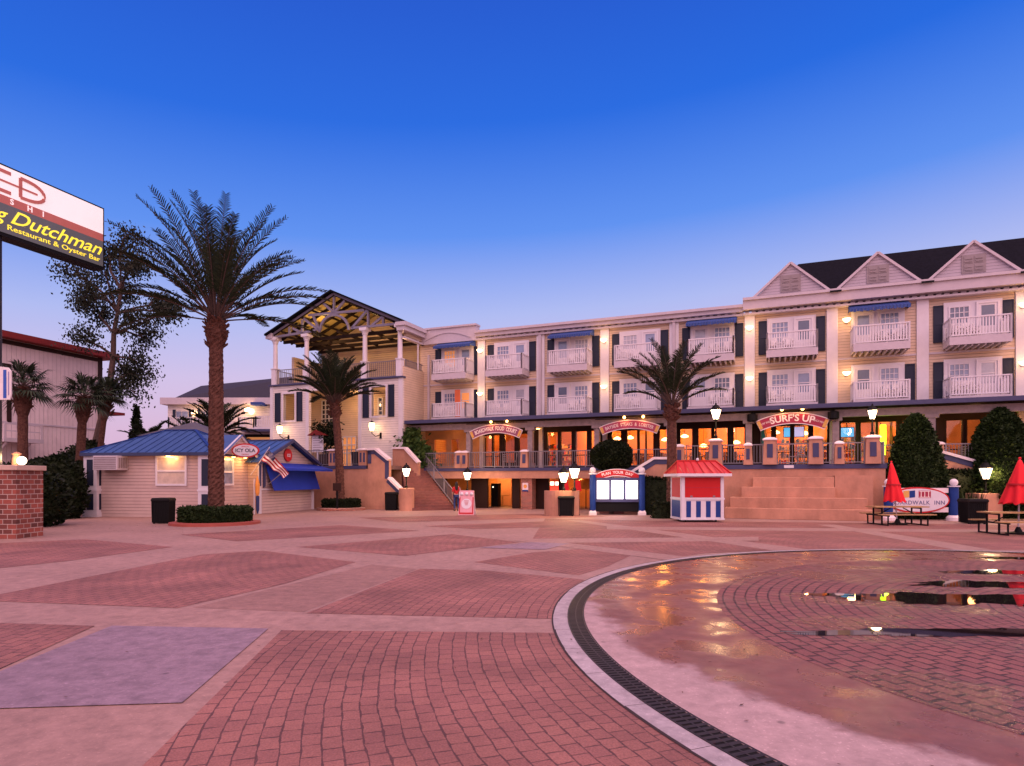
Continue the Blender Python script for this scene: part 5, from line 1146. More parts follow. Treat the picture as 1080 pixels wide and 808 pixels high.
# ------------------------------------------------------------------ wall sconces on the hotel
def sconce(s, z, label, t=.12, p=20):
    o = thing('wall_sconce', label, 'wall lamp', W(s,t,z), RZ, 'lit sconces on the hotel front')
    b = MB()
    for i in range(6):
        a0, a1 = math.pi*.5*i/6, math.pi*.5*(i+1)/6
    b.lathe([(.03,-.2),(.13,-.14),(.2,-.04),(.21,.0),(.20,.01)], (0,-.2,0), 14); b.build('shade', M['sconce'], o, True)
    MB().box(-.09,.09,-.06,.02,-.18,.06).build('bracket', M['trim'], o)
    point('sconce_light', (0,-.85,.0), p, (1,.52,.13), .15, o)
    return o
for s, nm in ((PIL[0],'first pilaster from the left'),(PIL[2],'pilaster above the round-headed sign left of the middle palm'),(PIL[4],'pilaster at the step in the roofline'),(fs(892.5),'wall right of the plain pilaster under the second dormer'),(PIL[7]-.02,'pilaster at the right edge')):
    for fl, z in (('upper',10.62),('lower',7.72)): sconce(s, z, f'lit {fl} sconce on the {nm}', .12 if s != fs(892.5) else .03, 22)
# carriage lamps on the pavilion
def carriage(u, v, label):
    t = TP; s = fs(u,t); z = fz(u,v,t)
    o = thing('carriage_lamp', label, 'wall lamp', W(s,t,z), RZ, 'carriage lamps on the entrance pavilion')
    b = MB(); b.bar((.42,-.02,-.75),(.42,.01,-.35),.16,.04); b.tube([(.42,-.04,-.5),(.2,-.3,-.62),(0,-.42,-.42),(0,-.42,-.3)],.03,6); b.lathe([(.04,-.32),(.13,-.27)],(0,-.42,0),6); b.build('bracket', M['dark'], o)
    b = MB(); b.tube([(0,-.42,.38),(0,-.42,.58)],[.03,.005],6); b.lathe([(.02,.42),(.18,.34),(.22,.28)],(0,-.42,0),6); b.build('lamp_cap', M['dark'], o)
    MB().lathe([(.12,-.27),(.21,.02),(.2,.28)],(0,-.42,0),6).build('glass', M['sconce'], o); point('carriage_light', (.15,-.7,0), 17, (1,.55,.18), .1, o)
carriage(299.5,454,'lit black carriage lamp on the pavilion left of its tall opening'); carriage(396,451,'lit black carriage lamp on the pavilion right of its tall opening')
# lantern posts
def lantern(loc, ztop, label, p=100, k=1.0, base=0):
    """loc = foot of the post, ztop = height of the top of the glass above the foot"""
    o = thing('lantern_post', label, 'lamp post', loc, 0, 'white lanterns on slim posts'); h = ztop
    b = MB(); b.tube([(0,0,0),(0,0,.12),(0,0,.16),(0,0,h-.5*k)],[.09,.09,.045,.04],10); b.lathe([(.05,h-.56*k),(.14*k,h-.5*k),(.13*k,h-.47*k)],(0,0,0),10); b.build('post', M['dark'], o)
    MB().lathe([(.13*k,h-.47*k),(.27*k,h)],(0,0,0),6).build('glass', M['lantern'], o)
    b = MB(); b.lathe([(.30*k,h+.0),(.27*k,h+.05*k),(.12*k,h+.24*k),(.05*k,h+.27*k),(.05*k,h+.33*k),(.01,h+.38*k)],(0,0,0),12)
    for i in range(6): a = math.pi/3*i; b.bar((.135*k*math.cos(a),.135*k*math.sin(a),h-.47*k),(.275*k*math.cos(a),.275*k*math.sin(a),h),.02)
    b.build('lantern_cap', M['dark'], o)
    point('lantern_light', (0,-.36*k,h-.22*k), p, (1,.62,.30), .25, o); return o
def zof(v, Y): return EYE+(VH-v)/F*Y
x, y, z = STAIR_PIER; lantern((x,y-.1,z), zof(494.5,y)-z, 'lit lantern on the round peach pier at the foot of the brick stairs', 150, .95)
q = at(493,506,39.4); pp = MB().box(-.42,.42,-.3,.3,0,1.15).build('lamp_pier', M['peach'], loc=(q.x,39.4,0)); tag(pp, 'square peach pier behind the pink sandwich board', 'pier'); lantern((q.x,39.4,1.15), zof(498.5,39.4)-1.15, 'lit lantern on the pier behind the pink sandwich board', 150, .95)
# curved planter wall with two lanterns and bins
q0, q1 = gnd(575,544.5), gnd(613,544.5)
cw = MB(); n = 14; rin = (q1.x-q0.x)/2; cxx = (q0.x+q1.x)/2
poly = [(cxx+rin*math.cos(math.pi+math.pi*i/n), q0.y+.9+rin*math.sin(math.pi+math.pi*i/n)*.9) for i in range(n+1)]
zt_ = zof(517.5,32.5)
cw.flat(poly, 0, zt_); o = cw.build('planter_wall', M['peach']); tag(o, 'low curved peach planter wall behind the bins under two lanterns', 'planter')
for u, v, nm, dy in ((594.5,499,'left and lower lantern of the pair on the curved planter wall',.25),(606,494.5,'right and taller lantern of the pair on the curved planter wall',.1)):
    Y = q0.y+dy; lantern((Xa(u,Y),Y,zt_), zof(v,Y)-zt_, 'lit '+nm, 150, 1.0)
s = fs(755,TT-.05); w_ = W(s,TT-.05,DZ+1.36); lantern(w_, zof(432.5,w_.y)-w_.z, 'lit tall lantern on the terrace pier above the red roofed cart', 150, 1.0)
s = fs(920,TT-.05); w_ = W(s,TT-.05,DZ+1.36); lantern(w_, zof(433,w_.y)-w_.z, 'lit tall lantern on the last terrace pier beside the green neon', 150, .85)
q = gnd(1047.5,548.5); zz = zof(520.5,q.y); pp = MB().box(-.55,.55,-.02,.9,0,zz).build('lamp_pier', M['peach'], loc=(q.x,q.y+.15,0), bev=.02); tag(pp, 'square peach pier with a lantern at the right end behind a picnic table', 'pier'); lantern((q.x,q.y+.45,zz), zof(494,q.y+.45)-zz, 'lit grey capped lantern on the pier at the right end', 160, 1.05)
# ------------------------------------------------------------------ arched shop signs under the porch beam
def arched(name, label, u0, u1, vmid, vend, t, h, board, rim, texts, ends=True):
    s0, s1 = fs(u0,t), fs(u1,t); w_ = s1-s0; sc = (s0+s1)/2; um = (u0+u1)/2; zm_ = fz(um,vmid,t); sag = zm_-fz(um,vend,t)
    Rr = w_*w_/8/sag+sag/2; A = math.asin(min(.99,w_/2/Rr))
    o = thing(name, label, 'sign', W(sc,t,zm_), RZ)
    def band(r0, r1, y0, y1, m_, nm, a=A):
        n = 28; b = MB(); vs = []
        for i in range(n+1):
            th = -a+2*a*i/n
            for r, y in ((r0,y0),(r1,y0),(r1,y1),(r0,y1)): vs.append((math.sin(th)*(Rr+r), y, math.cos(th)*(Rr+r)-Rr))
        fs_ = [(0,1,2,3),(4*n+3,4*n+2,4*n+1,4*n)]
        for i in range(n):
            for k in range(4): fs_.append((4*i+k,4*i+4+k,4*i+4+(k+1)%4,4*i+(k+1)%4))
        b.add(vs, fs_); return b.build(nm, m_, o)
    band(-h/2-.05, h/2+.05, .0, .06, rim, 'rim', A*1.015); band(-h/2, h/2, -.012, -.002, board, 'board')
    for s_, size, off, m_, kw in texts:
        b = MB(); text(b, s_, size, T((0,-.02,0)), arc=None, depth=.004, **kw)
        wt = max(v[0] for v in b.v)-min(v[0] for v in b.v); kf = min(1, w_*.86/wt) if off == 0 else min(1, w_*.17/wt); b.v = [(v[0]*kf, v[1], v[2]) for v in b.v]
        b.v = [(math.sin((v[0]+off)/Rr)*(Rr+v[2]), v[1], math.cos((v[0]+off)/Rr)*(Rr+v[2])-Rr) for v in b.v]; b.build('lettering', m_, o)
    if ends:
        b = MB()
        for q_ in (-1,1):
            a = A*.955*q_; b.bar((math.sin(a)*(Rr-h/2+.03),-.02,math.cos(a)*(Rr-h/2+.03)-Rr),(math.sin(a)*(Rr+h/2-.03),-.02,math.cos(a)*(Rr+h/2-.03)-Rr),.03,.16); b.build('end_scroll', M['gold'], o); b = MB()
    return o, sc, zm_, w_
def trellis(sc, w_, z0, z1, t, label):
    b = MB(); n = int(w_*1.25/.2)
    for i in range(n+1):
        x = -w_*.62+w_*1.24*i/n; b.bar((x,0,z0-.35*abs(x/w_)*1.2),(x,0,z1),.03)
    b.bar((-w_*.62,0,z0+.35),(w_*.62,0,z0+.35),.04); o = b.build('sign_trellis', M['dark'], loc=W(sc,t,0), rz=RZ); tag(o, label, 'trellis', 'dark bar trellises behind the arched signs')
def spots(sc, z, t, nm, du=.55):
    for q_ in (-1,1):
        o = thing('sign_spotlight', f"{'left' if q_<0 else 'right'} lit spotlight above the arched {nm} sign", 'spotlight', W(sc+q_*du,t,z), RZ, 'spotlights above the arched signs')
        MB().ball((0,0,0),.085,8).build('bulb', M['spot'], o, True); MB().tube([(0,.03,.02),(0,.15,.12),(0,.3,.1)],.02,6).build('arm', M['dark'], o); point('spot_light', (0,-.15,-.12), 9, (1,.4,.12), .06, o)
ZS = 5.1
_, sc, zm_, w_ = arched('arched_sign','arched sign reading BOARDWALK FOOD COURT in pale letters, leftmost of the three', 497,549,452,458.5,2.2,.46,mat('mauve_board',(.24,.07,.13),.5),M['cap'],[('BOARDWALK  FOOD  COURT',.36,0,M['letter'],dict(bold=.02))])
trellis(sc,w_,zm_,ZS,2.1,'dark bar trellis behind the leftmost arched sign'); spots(sc+.3,zm_+.42,2.35,'food court')
_, sc, zm_, w_ = arched('arched_sign','magenta arched sign with thin pale letters, second from left, beside the middle palm', 634,694,447.5,453.8,2.2,.42,M['pinkboard'],M['cap'],[("BAYSIDE  STEAKS  &  LOBSTER",.28,0,M['letter'],dict(bold=.005))])
trellis(sc,w_,zm_,ZS,2.1,'dark bar trellis behind the magenta arched sign'); spots(sc+.3,zm_+.4,2.35,'magenta')
_, sc, zm_, w_ = arched('arched_sign',"crimson arched sign reading SURF'S UP, rightmost of the three", 800,872,441,448.3,2.2,.50,M['crimson'],M['cap'],[("SURF'S UP",.50,0,M['letter'],dict(bold=.025)),('SURF SHOP',.15,-1.32,M['letter'],{}),('BEACH WEAR',.15,1.32,M['letter'],{})])
trellis(sc,w_,zm_,ZS,2.1,'dark bar trellis behind the crimson arched sign'); spots(sc,zm_+.46,2.35,"SURF'S UP",.5)
# ------------------------------------------------------------------ lights and goods inside the shops
for i in range(8):
    s = PIL[0]-4.26+4.26*i+2.13
    p_ = (90,65,240,290,290,250,230,30)[i]
    point('shop_light', W(s-.9,-2.2,5.0), p_, (1,.34,.07) if i < 5 else (1,.45,.15), .25); point('shop_light', W(s+1.0,-3.6,5.0), p_, (1,.34,.07) if i < 5 else (1,.45,.15), .25)
    if i in (0,1,3,5,7): point('porch_lamp_light', W(s,.7,5.3), 8 if i != 1 else 12, (1,.45,.15), .15)
for i,(u,v,dt) in enumerate(((651,462.5,-1.4),(664.5,461.5,-2.2),(701.5,463.5,-1.4),(722,460,-1.2),(776.5,466.5,-1.4),(818,456,-1.2),(742,470,-2.6),(849,457,-1.2))):
    s = fs(u,dt); z = fz(u,v,dt); o = thing('pendant_lamp', f"glowing pendant lamp, {ORD[i] if i<8 else ''} of those hanging behind the shop windows counted from the left".replace('  ',' ') , 'lamp', W(s,dt,z), RZ, 'pendant lamps inside the shops')
    MB().lathe([(.05,.12),(.22,.02),(.24,-.06),(.1,-.1)],(0,0,0),12).build('shade', M['pendant'], o); MB().tube([(0,0,.12),(0,0,5.39-z)],.012,5).build('cord', M['dark'], o)
order = sorted([o for o in COL.objects if o.name.startswith('pendant_lamp')], key=lambda o: o.location.x)
for i, o in enumerate(order): o['label'] = f"glowing pendant lamp, {ORD[i]} of eight hanging behind the shop windows counted from the left"
for i,(u,v,t) in enumerate(((497.5,455,1.2),(566.5,451.5,1.2),(984,437.5,1.2),(1073,432,1.2))):
    s = fs(u,t); z = fz(u,v,t); o = thing('porch_lamp', ('lit dish lamp under the porch ceiling left of the food court sign','lit dish lamp under the porch ceiling right of the food court sign','lit dish lamp under the porch ceiling by the first topiary','lit dish lamp under the porch ceiling at the right edge')[i], 'lamp', W(s,t,z), RZ, 'dish lamps under the porch')
    MB().lathe([(.06,.1),(.3,.0),(.3,-.03)],(0,0,0),14).build('dish', mat('tan_dish',(.5,.35,.2),.5), o); MB().lathe([(.16,-.07),(.2,-.035)],(0,0,0),12).build('bulb', M['spot'], o); MB().tube([(0,0,.1),(0,0,5.55-z)],.012,5).build('cord', M['dark'], o); point('dish_light', (0,0,-.2), 22, (1,.45,.13), .1, o)
# shelves of goods and tables seen through the glass
goods_m = [mat('goods_pale',(.7,.55,.45),.6), mat('goods_red',(.6,.06,.04),.6), mat('goods_blue',(.06,.14,.4),.6), mat('goods_yellow',(.75,.5,.08),.6), mat('goods_dark',(.05,.03,.03),.6)]
k_ = 0
for nm, us_, dt in (('shop right of the leftmost sign', (585,598,613), -3.6), ('shop under the crimson sign', (808,826,845,866), -2.6), ('shop beside the green neon', (894,915,937,957), -2.4)):
    for j, u in enumerate(us_):
        r_ = random.Random(k_); k_ += 1
        o = thing('display_shelf', f'wooden shelf of goods, {ORD[j]} from left inside the {nm}', 'shelf', W(fs(u,dt),dt,DZ), RZ, 'goods shelves in the shops')
        b = MB(); b.box(-.55,-.5,-.2,.2,0,1.75); b.box(.5,.55,-.2,.2,0,1.75)
        for z in (.1,.55,1.0,1.42): b.box(-.5,.5,-.2,.2,z,z+.04)
        b.build('frame', M['table'], o); b = MB()
        for z in (.14,.59,1.04,1.46):
            x = -.48
            while x < .38: w_ = r_.uniform(.07,.16); b.mi = r_.randrange(5); b.box(x,x+w_,-.17,.1,z,z+r_.uniform(.14,.34)); x += w_+.02
        b.build('goods', goods_m, o)['kind'] = 'stuff'
for j,(u,dt) in enumerate(((650,-1.5),(668,-2.4),(686,-1.6),(724,-1.5),(744,-2.3),(761,-1.6),(780,-2.2))):
    o = thing('restaurant_table', f'pale restaurant table with four chairs, {ORD[j]} from the left behind the lit windows', 'table', W(fs(u,dt),dt,DZ), RZ, 'restaurant tables behind the windows')
    b = MB(); b.lathe([(.3,0),(.05,.05),(.05,.7),(.5,.72),(.5,.76)],(0,0,0),16); b.build('table', M['cap'], o)
    for q_ in range(4):
        a = math.pi/4+q_*math.pi/2; c = Vector((math.cos(a)*.75,math.sin(a)*.75,0)); b = MB(); b.box(c.x-.2,c.x+.2,c.y-.2,c.y+.2,.42,.47); b.bar(c+Vector((math.cos(a)*.2,math.sin(a)*.2,.45)), c+Vector((math.cos(a)*.26,math.sin(a)*.26,.95)),.4,.04)
        for sx in (-.17,.17):
            for sy in (-.17,.17): b.bar(c+Vector((sx,sy,0)), c+Vector((sx,sy,.42)),.035)
        b.build('chair', M['table'], o)
for j,(u,v,m_,w_,h_,nm) in enumerate(((831,456,'tv',.42,.52,'lit turquoise screen in the left window under the crimson sign'),(841.5,455.5,'tv2',.62,.55,'lit pale screen in the right window under the crimson sign'),(893,456,'tv',.7,.5,'lit blue screen in the window right of the grey porch post'),)):
    s = fs(u,-.75); o = thing('wall_screen', nm, 'screen', W(s,-.75,fz(u,v,-.75)), RZ, 'lit screens in the shop windows'); MB().box(-w_/2,w_/2,-.02,.0,-h_/2,h_/2).build('screen', M[m_], o); MB().box(-w_/2-.04,w_/2+.04,.0,.07,-h_/2-.04,h_/2+.04).build('casing', M['dark'], o); MB().bar((0,.05,h_/2),(0,.05,5.38-fz(u,v,-.75)),.03).build('bracket', M['dark'], o)
t_ = .6; x0, x1 = fs(928.5,t_), fs(934.5,t_); z0, z1 = fz(931,480,t_), fz(931,448,t_); o = MB().box(0,x1-x0,0,.12,0,z1-z0).build('neon_banner', M['green'], loc=W(x0,t_,z0), rz=RZ); tag(o, 'bright yellow-green lit vertical banner beside the first conical topiary', 'lit banner')
MB().box(.02,.06,.12,.16,-.25,z1-z0+.1).build('pole', M['dark'], o)
point('neon_light', W(fs(931,1.1),1.1,(z0+z1)/2), 60, (.6,1,.05), .3)
t_ = .9; o = thing('teal_flag', 'narrow teal and yellow flag hanging left of the crimson sign', 'flag', W(fs(802.5,t_),t_,fz(802,468,t_)), RZ); MB().prism([(0,1.0),(.12,1.0),(.34,-.15),(.05,-.1)],0,.03).build('cloth', mat('teal_cloth',(.02,.18,.16),.7), o); MB().prism([(.13,1.0),(.2,1.0),(.45,-.2),(.35,-.15)],0,.03).build('yellow_cloth', M['gold'], o); MB().tube([(0,.015,-.5-.55),(0,.015,1.1)],.02,6).build('staff', M['wood'], o)
for j,(u,v) in enumerate(((793.5,445),(879,442.5))):
    o = thing('porch_speaker', f"{'left' if j==0 else 'right'} black loudspeaker hung beside the crimson sign", 'loudspeaker', W(fs(u,2.2),2.2,fz(u,v-3,2.2)), RZ); MB().lathe([(.1,-.15),(.27,-.1),(.27,.25),(.1,.3)],(0,0,0),12).build('body', M['dark'], o); MB().lathe([(.24,-.16),(.05,-.17)],(0,0,0),12).build('grille', M['metal'], o); MB().tube([(0,0,.3),(0,0,.6)],.02,6).build('hanger', M['dark'], o)
# cafe chairs and tables on the deck
def cafe_chair(s, t, rz, lab):
    o = thing('cafe_chair', lab, 'chair', W(s,t,DZ), RZ+rz, 'dark cafe chairs on the deck'); MB().box(-.22,.22,-.22,.22,.43,.47).build('seat', M['wood'], o)
    b = MB()
    for x in (-.2,.2): b.bar((x,.2,.45),(x,.27,.95),.04)
    for i in range(4): b.bar((-.2,.21+.02*i,.55+.12*i),(.2,.21+.02*i,.55+.12*i),.03,.05)
    b.build('backrest', M['wood'], o)
    for x in (-.2,.2):
        for y in (-.2,.2): MB().bar((x,y,0),(x,y,.43),.04).build('leg', M['wood'], o)
for j,(u,t,rz,lab) in enumerate(((1001,.9,.4,'wooden cafe chair on the deck, leftmost of the group between the two topiaries'),(1010,.7,-1.0,'wooden cafe chair on the deck, middle one of the group between the two topiaries'),(1020,1.0,2.6,'wooden cafe chair on the deck, rightmost of the group between the two topiaries'),(534,.8,.5,'wooden cafe chair behind the rail, left of the pair under the food court sign'),(541,.9,-1.2,'wooden cafe chair behind the rail, right of the pair under the food court sign'),(848,3.4,.6,'wooden cafe chair on the terrace behind the rail between the two middle piers'),(838,3.2,-2,'wooden cafe chair on the terrace, left of its pair between the two middle piers'))): cafe_chair(fs(u,t), t, rz, lab)
# gumball-like things of the arcade storey
point('arcade_light', W(fs(527,-2.2),-2.2,2.1), 200, (1,.42,.10), .2); point('arcade_light', W(fs(548,-.2),.4,2.15), 22, (1,.5,.2), .1); point('arcade_light', W(fs(575,.2),.2,2.1), 30, (1,.45,.15), .1); point('arcade_light', W(fs(611,-1.2),-1.0,2.1), 170, (1,.36,.08), .2)
for j,(u,v,t) in enumerate(((546,503.5,1.0),(564,504,.6),(580,505,.2))):
    o = MB().lathe([(.05,.06),(.24,.02),(.24,0)],(0,0,0),12).build('arcade_ceiling_lamp', M['sconce'], loc=W(fs(u,t),t,2.27)); tag(o, f"flat lit ceiling lamp under the deck, {('left','middle','right')[j]} of three right of the brick pier", 'ceiling lamp', 'ceiling lamps of the arcade')
o = thing('arcade_cabinet', 'dark cabinet with one small lit dot in the orange arcade opening', 'cabinet', W(fs(521.5,-.6),-.6,0), RZ); MB().box(-.26,.26,0,.5,0,1.6).build('cabinet', M['dark'], o); MB().ball((-.1,-.02,1.35),.05,8).build('lit_dot', M['whiteglow'], o)
o = thing('arcade_table', 'small pale table at the back of the orange arcade opening', 'table', W(fs(530,-2.2),-2.2,0), RZ); MB().lathe([(.3,0),(.05,.04),(.05,.7),(.45,.72),(.45,.76)],(0,0,0),14).build('top', M['table'], o)
o = thing('vending_machine', 'tall glowing red machine in the arcade left of the bins', 'vending machine', W(fs(585,-.4),-.4,0), RZ); MB().box(-.36,.36,0,.6,0,1.8).build('cabinet', M['red'], o)
MB().box(-.31,.31,-.02,0,.12,.62).build('red_panel', M['redglow'], o); MB().box(-.31,.31,-.02,0,.98,1.42).build('red_panel', M['redglow'], o); b = MB(); b.box(-.3,-.04,-.022,0,1.48,1.72); b.box(.04,.3,-.022,0,1.48,1.72); b.prism([(-.31,.66),(0,.72),(.31,.66),(.31,.94),(0,.8),(-.31,.94)],-.022,0); b.build('pale_panel', M['whiteglow'], o)
o = thing('arcade_notice', 'pale notice board with a coloured crest on the brick pier', 'notice', W(fs(554,2.22),2.22,fz(554,514,2.2)), RZ); MB().box(-.19,.19,-.01,.02,-.26,.28).build('board', M['cap'], o); MB().lathe([(.12,0),(.12,.012)],(0,0,0),10).xf(Matrix.Rotation(R(90),4,'X')).build('crest', M['orange'], o, loc=(0,-.008,.06)); MB().box(-.19,.19,-.013,.0,-.26,-.16).build('stripe', M['blue'], o)
q = W(fs(618,-.4),-.4,0); o = thing('orange_parasol', 'orange parasol tilted under the deck right of the two lanterns', 'parasol', q, RZ)
b = MB(); b.lathe([(1.1,1.25),(.6,1.75),(.02,2.05)],(0,0,0),8); b.build('canopy', M['orange'], o); MB().tube([(0,0,0),(0,0,2.1)],.03,6).build('pole', M['dark'], o)
for j, u in enumerate((596,609)):
    Y = 35.5; q = at(u,514,Y); o = thing('red_pennant', f"small red cloth pennant hanging behind the {('left','right')[j]} lantern of the planter wall", 'pennant', (q.x,Y,q.z), 0, 'red pennants behind the planter wall'); MB().prism([(-.12,.4),(.16,.36),(.24,-.2),(-.12,-.3)],0,.03).build('cloth', M['umbrella'], o); MB().tube([(-.13,.015,-q.z),(-.13,.015,.45)],.02,6).build('staff', M['dark'], o)
# ------------------------------------------------------------------ bins
def bin_(u, vbase, w_, h, label, rz=0, round_=False):
    q = gnd(u,vbase); q.x *= (q.y+w_/2)/q.y; o = thing('litter_bin', label, 'litter bin', (q.x,q.y+w_/2,0), rz); a = w_/2
    b = MB(); b.lathe([(a*.92*1.3,.03),(a*1.27,h-.16)] if not round_ else [(a*.9,.03),(a*.95,h-.16)], (0,0,0), 4 if not round_ else 20, not round_); b.build('liner', mat('bin_liner',(.006,.006,.007),.8,.2), o)
    b = MB()
    for i in range(40):
        f = i/10; k = int(f); e_ = (f-k)*2-1; x, y = [(e_,-1),(1,e_),(-e_,1),(-1,-e_)][k]
        if round_: a_ = 2*math.pi*i/40; x, y = math.cos(a_), math.sin(a_)
        b.bar((x*a*.95,y*a*.95,.05),(x*a,y*a,h-.14),.025)
    b.build('bars', M['dark'], o); b = MB()
    s4 = 1.4142 if not round_ else 1; nn = 4 if not round_ else 24
    b.lathe([(a*1.0*s4,h-.16),(a*1.08*s4,h-.12),(a*1.08*s4,h-.06),(a*.98*s4,h),(a*.6*s4,h+.01)],(0,0,0),nn,not round_); b.build('lid', M['dark'], o)
    for x in (-1,1): MB().box(x*a*.8-.04,x*a*.8+.04,-a*.85,-a*.7,0,.05).build('foot', M['dark'], o)
bin_(172.5,552.5,.68,1.08,'black barred litter bin in front of the cream kiosk, left of the round hedge', R(8))
bin_(413,538.5,.66,1.1,'black litter bin against the peach wall left of the stair pier')
bin_(596.5,544.5,.80,1.02,'wide black litter bin in front of the curved planter wall'); bin_(607.5,543.5,.36,.86,'small narrow dark bin beside the wide one at the curved planter wall', 0, True)
bin_(1026,553,.74,1.05,'black litter bin between the oval hotel sign and the right-hand lantern pier', R(-6))
# sandwich board
q = gnd(491.5,543.2); o = thing('sandwich_board', 'pink and white sandwich board with a red border at the foot of the stairs', 'sign board', (q.x,q.y,0), R(-6))
b = MB(); b.add([(-.42,0,0),(.42,0,0),(.36,.28,1.28),(-.36,.28,1.28),(-.42,.04,0),(.42,.04,0),(.36,.32,1.28),(-.36,.32,1.28)],[(0,1,2,3),(7,6,5,4),(0,4,5,1),(1,5,6,2),(2,6,7,3),(3,7,4,0)]); b.build('front_panel', mat('pink_board',(.70,.34,.38),.6), o)
b = MB(); b.add([(-.42,.62,0),(.42,.62,0),(.36,.34,1.28),(-.36,.34,1.28),(-.42,.66,0),(.42,.66,0),(.36,.38,1.28),(-.36,.38,1.28)],[(0,1,2,3),(7,6,5,4),(0,4,5,1),(1,5,6,2),(2,6,7,3),(3,7,4,0)]); b.build('back_panel', M['cap'], o)
Mx = Matrix.Translation((0,-.012,0)) @ Matrix.Rotation(math.atan2(-.28,1.28),4,'X')
b = MB(); b.lathe([(.27,0),(.27,.01)],(0,0,0),24); b.xf(Matrix.Translation((0,.0,.60)) @ Matrix.Rotation(R(90),4,'X')); b.xf(Mx); b.build('white_disc', M['white'], o)
b = MB(); b.box(-.38,.38,-.003,.0,.05,.13); b.box(-.38,-.33,-.003,0,.13,.95); b.box(.32,.37,-.003,0,.13,.95); b.xf(Mx); b.build('red_border', M['red'], o)
b = MB()
for x in (-.26,0,.26): b.ball((x,-.004,1.12),.095,10)
b.xf(Mx); b.build('white_scallop', M['white'], o)
b = MB()
for i in range(4): b.box(-.13+.02*i,.13-.02*i,-.018,-.012,.74-.07*i,.765-.07*i)
b.xf(Mx); b.build('print', M['red'], o)
# small notice by the palm, menu board and pots on the entrance terrace
q = gnd(356,539); o = thing('low_notice', 'small dark notice on a short post beside the palm before the entrance pavilion', 'notice', (Xa(355.5,37.2),37.2,0)); MB().box(-.05,.05,0,.08,0,1.2).build('post', M['dark'], o); MB().box(-.24,.24,-.03,.05,1.2,1.65).build('board', M['brown'], o)
s = fs(335,TQ-.9); w_ = W(s,TQ-.9,PZ); o = thing('menu_board', 'white menu board with a small red roof on the entrance terrace', 'sign board', w_, RZ); b = MB(); b.box(-.05,.05,0,.06,0,1.0); b.build('post', M['white'], o); MB().box(-.45,.45,-.03,.05,.95,2.05).build('board', M['white'], o); b = MB(); b.prism([(-.68,2.05),(.68,2.05),(0,2.42)],-.25,.25); b.build('roof', M['redfascia'], o)
b = MB()
for i in range(6): b.box(-.36,.36 if i%2 else .2,-.04,-.031,1.08+i*.15,1.13+i*.15)
b.build('print', mat('menu_print',(.35,.28,.32),.6), o)
s = fs(344,TQ-1.5); w_ = W(s,TQ-1.5,PZ); o = thing('potted_tree', 'dark leafy tree in a pot on the entrance terrace beside the menu board', 'potted plant', w_); MB().lathe([(.42,0),(.55,.75),(.58,.8)],(0,0,0),16).build('pot', M['brown'], o)
b = MB(); rr = random.Random(77); b.tube([(0,0,.6),(.05,0,1.5),(0,.1,2.2)],[.06,.05,.03],6); b.build('trunk', M['bark2'], o); b = MB()
for i in range(13): leaves(b, Vector((rr.uniform(-.65,.65),rr.uniform(-.5,.5),rr.uniform(1.6,2.9))), 90, .2, .2, rr, .22)
for i in range(5): leaves(b, Vector((rr.uniform(-.4,.4),rr.uniform(-.4,.4),rr.uniform(.85,1.1))), 60, .15, .1, rr, .15)
b.build('crown', M['hedge_dark'], o)
s = fs(377,TQ-1.0); w_ = W(s,TQ-1.0,PZ); o = MB().lathe([(.32,0),(.42,.85),(.46,.9),(.3,.9)],(0,0,0),16).build('terrace_pot', M['dark'], loc=w_); tag(o, 'dark tall pot on the entrance terrace right of the palm trunk', 'pot')
# shrub leaning over the stairs
q = W(fs(437,2.0),2.0,0); rr = random.Random(5); o = thing('stair_shrub', 'feathery green shrub between the pavilion and the stairs', 'shrub', (q.x,q.y,0)); b = MB(); tk_ = MB()
for (u,v,r_) in ((432,462,.5),(428,467,.5),(437,468,.55),(440,477,.6),(446,478,.5),(445,487,.5),(436,458,.35),(450,482,.4),(452,490,.4)):
    p_ = at(u,v,q.y-.2)-Vector((q.x,q.y,0)); leaves(b, p_, 330, r_*.5, r_*.45, rr, .34, -.1); tk_.tube([(0,0,.0),(p_.x*.4,p_.y*.4,p_.z*.6),tuple(p_)],[.06,.04,.015],5,False)
tk_.build('stem', M['bark2'], o); b.build('foliage', leafmat('fern_green',(.03,.07,.02),(.08,.13,.03)), o)
# ------------------------------------------------------------------ display board
q0, q1 = gnd(625.2,543.3), gnd(676.8,543.3); mid = (q0+q1)/2; hw = (q1-q0).length/2
o = thing('display_board', 'blue framed display board with three bright white lit panels under a red arched header', 'display board', mid, R(-2))
zt_ = zof(500,mid.y); zp0, zp1 = zof(526.5,mid.y), zof(506.5,mid.y)
for sx in (-1,1):
    x = sx*hw; b = MB(); b.lathe([(.16,.22),(.16,zt_-.02)],(x,0,0),16); pst = b.build('post', M['blue'], o); b = MB(); b.lathe([(.27,0),(.27,.14),(.2,.24)],(x,0,0),4,True); b.build('foot', M['cap'], pst); b = MB(); b.lathe([(.22,zt_-.02),(.22,zt_+.05)],(x,0,0),16); b.ball((x,0,zt_+.19),.17,14); b.build('finial', M['white'], pst)
b = MB(); x0, x1 = -hw+.16, hw-.16; b.box(x0,x1,-.06,.1,zp1,zp1+.13); b.box(x0,x1,-.06,.1,zp0-.15,zp0); pw = (x1-x0)/3
for i in range(4): x = x0+pw*i; b.box(max(x0,x-.055),min(x1,x+.055),-.06,.1,zp0,zp1)
b.box(x0,x1,.02,.1,zp0,zp1); b.build('frame', M['slate'], o)
for i in range(3): MB().box(x0+pw*i+.06,x0+pw*(i+1)-.06,-.03,.018,zp0+.01,zp1-.01).build('lit_panel', M['panel'], o)
b = MB()
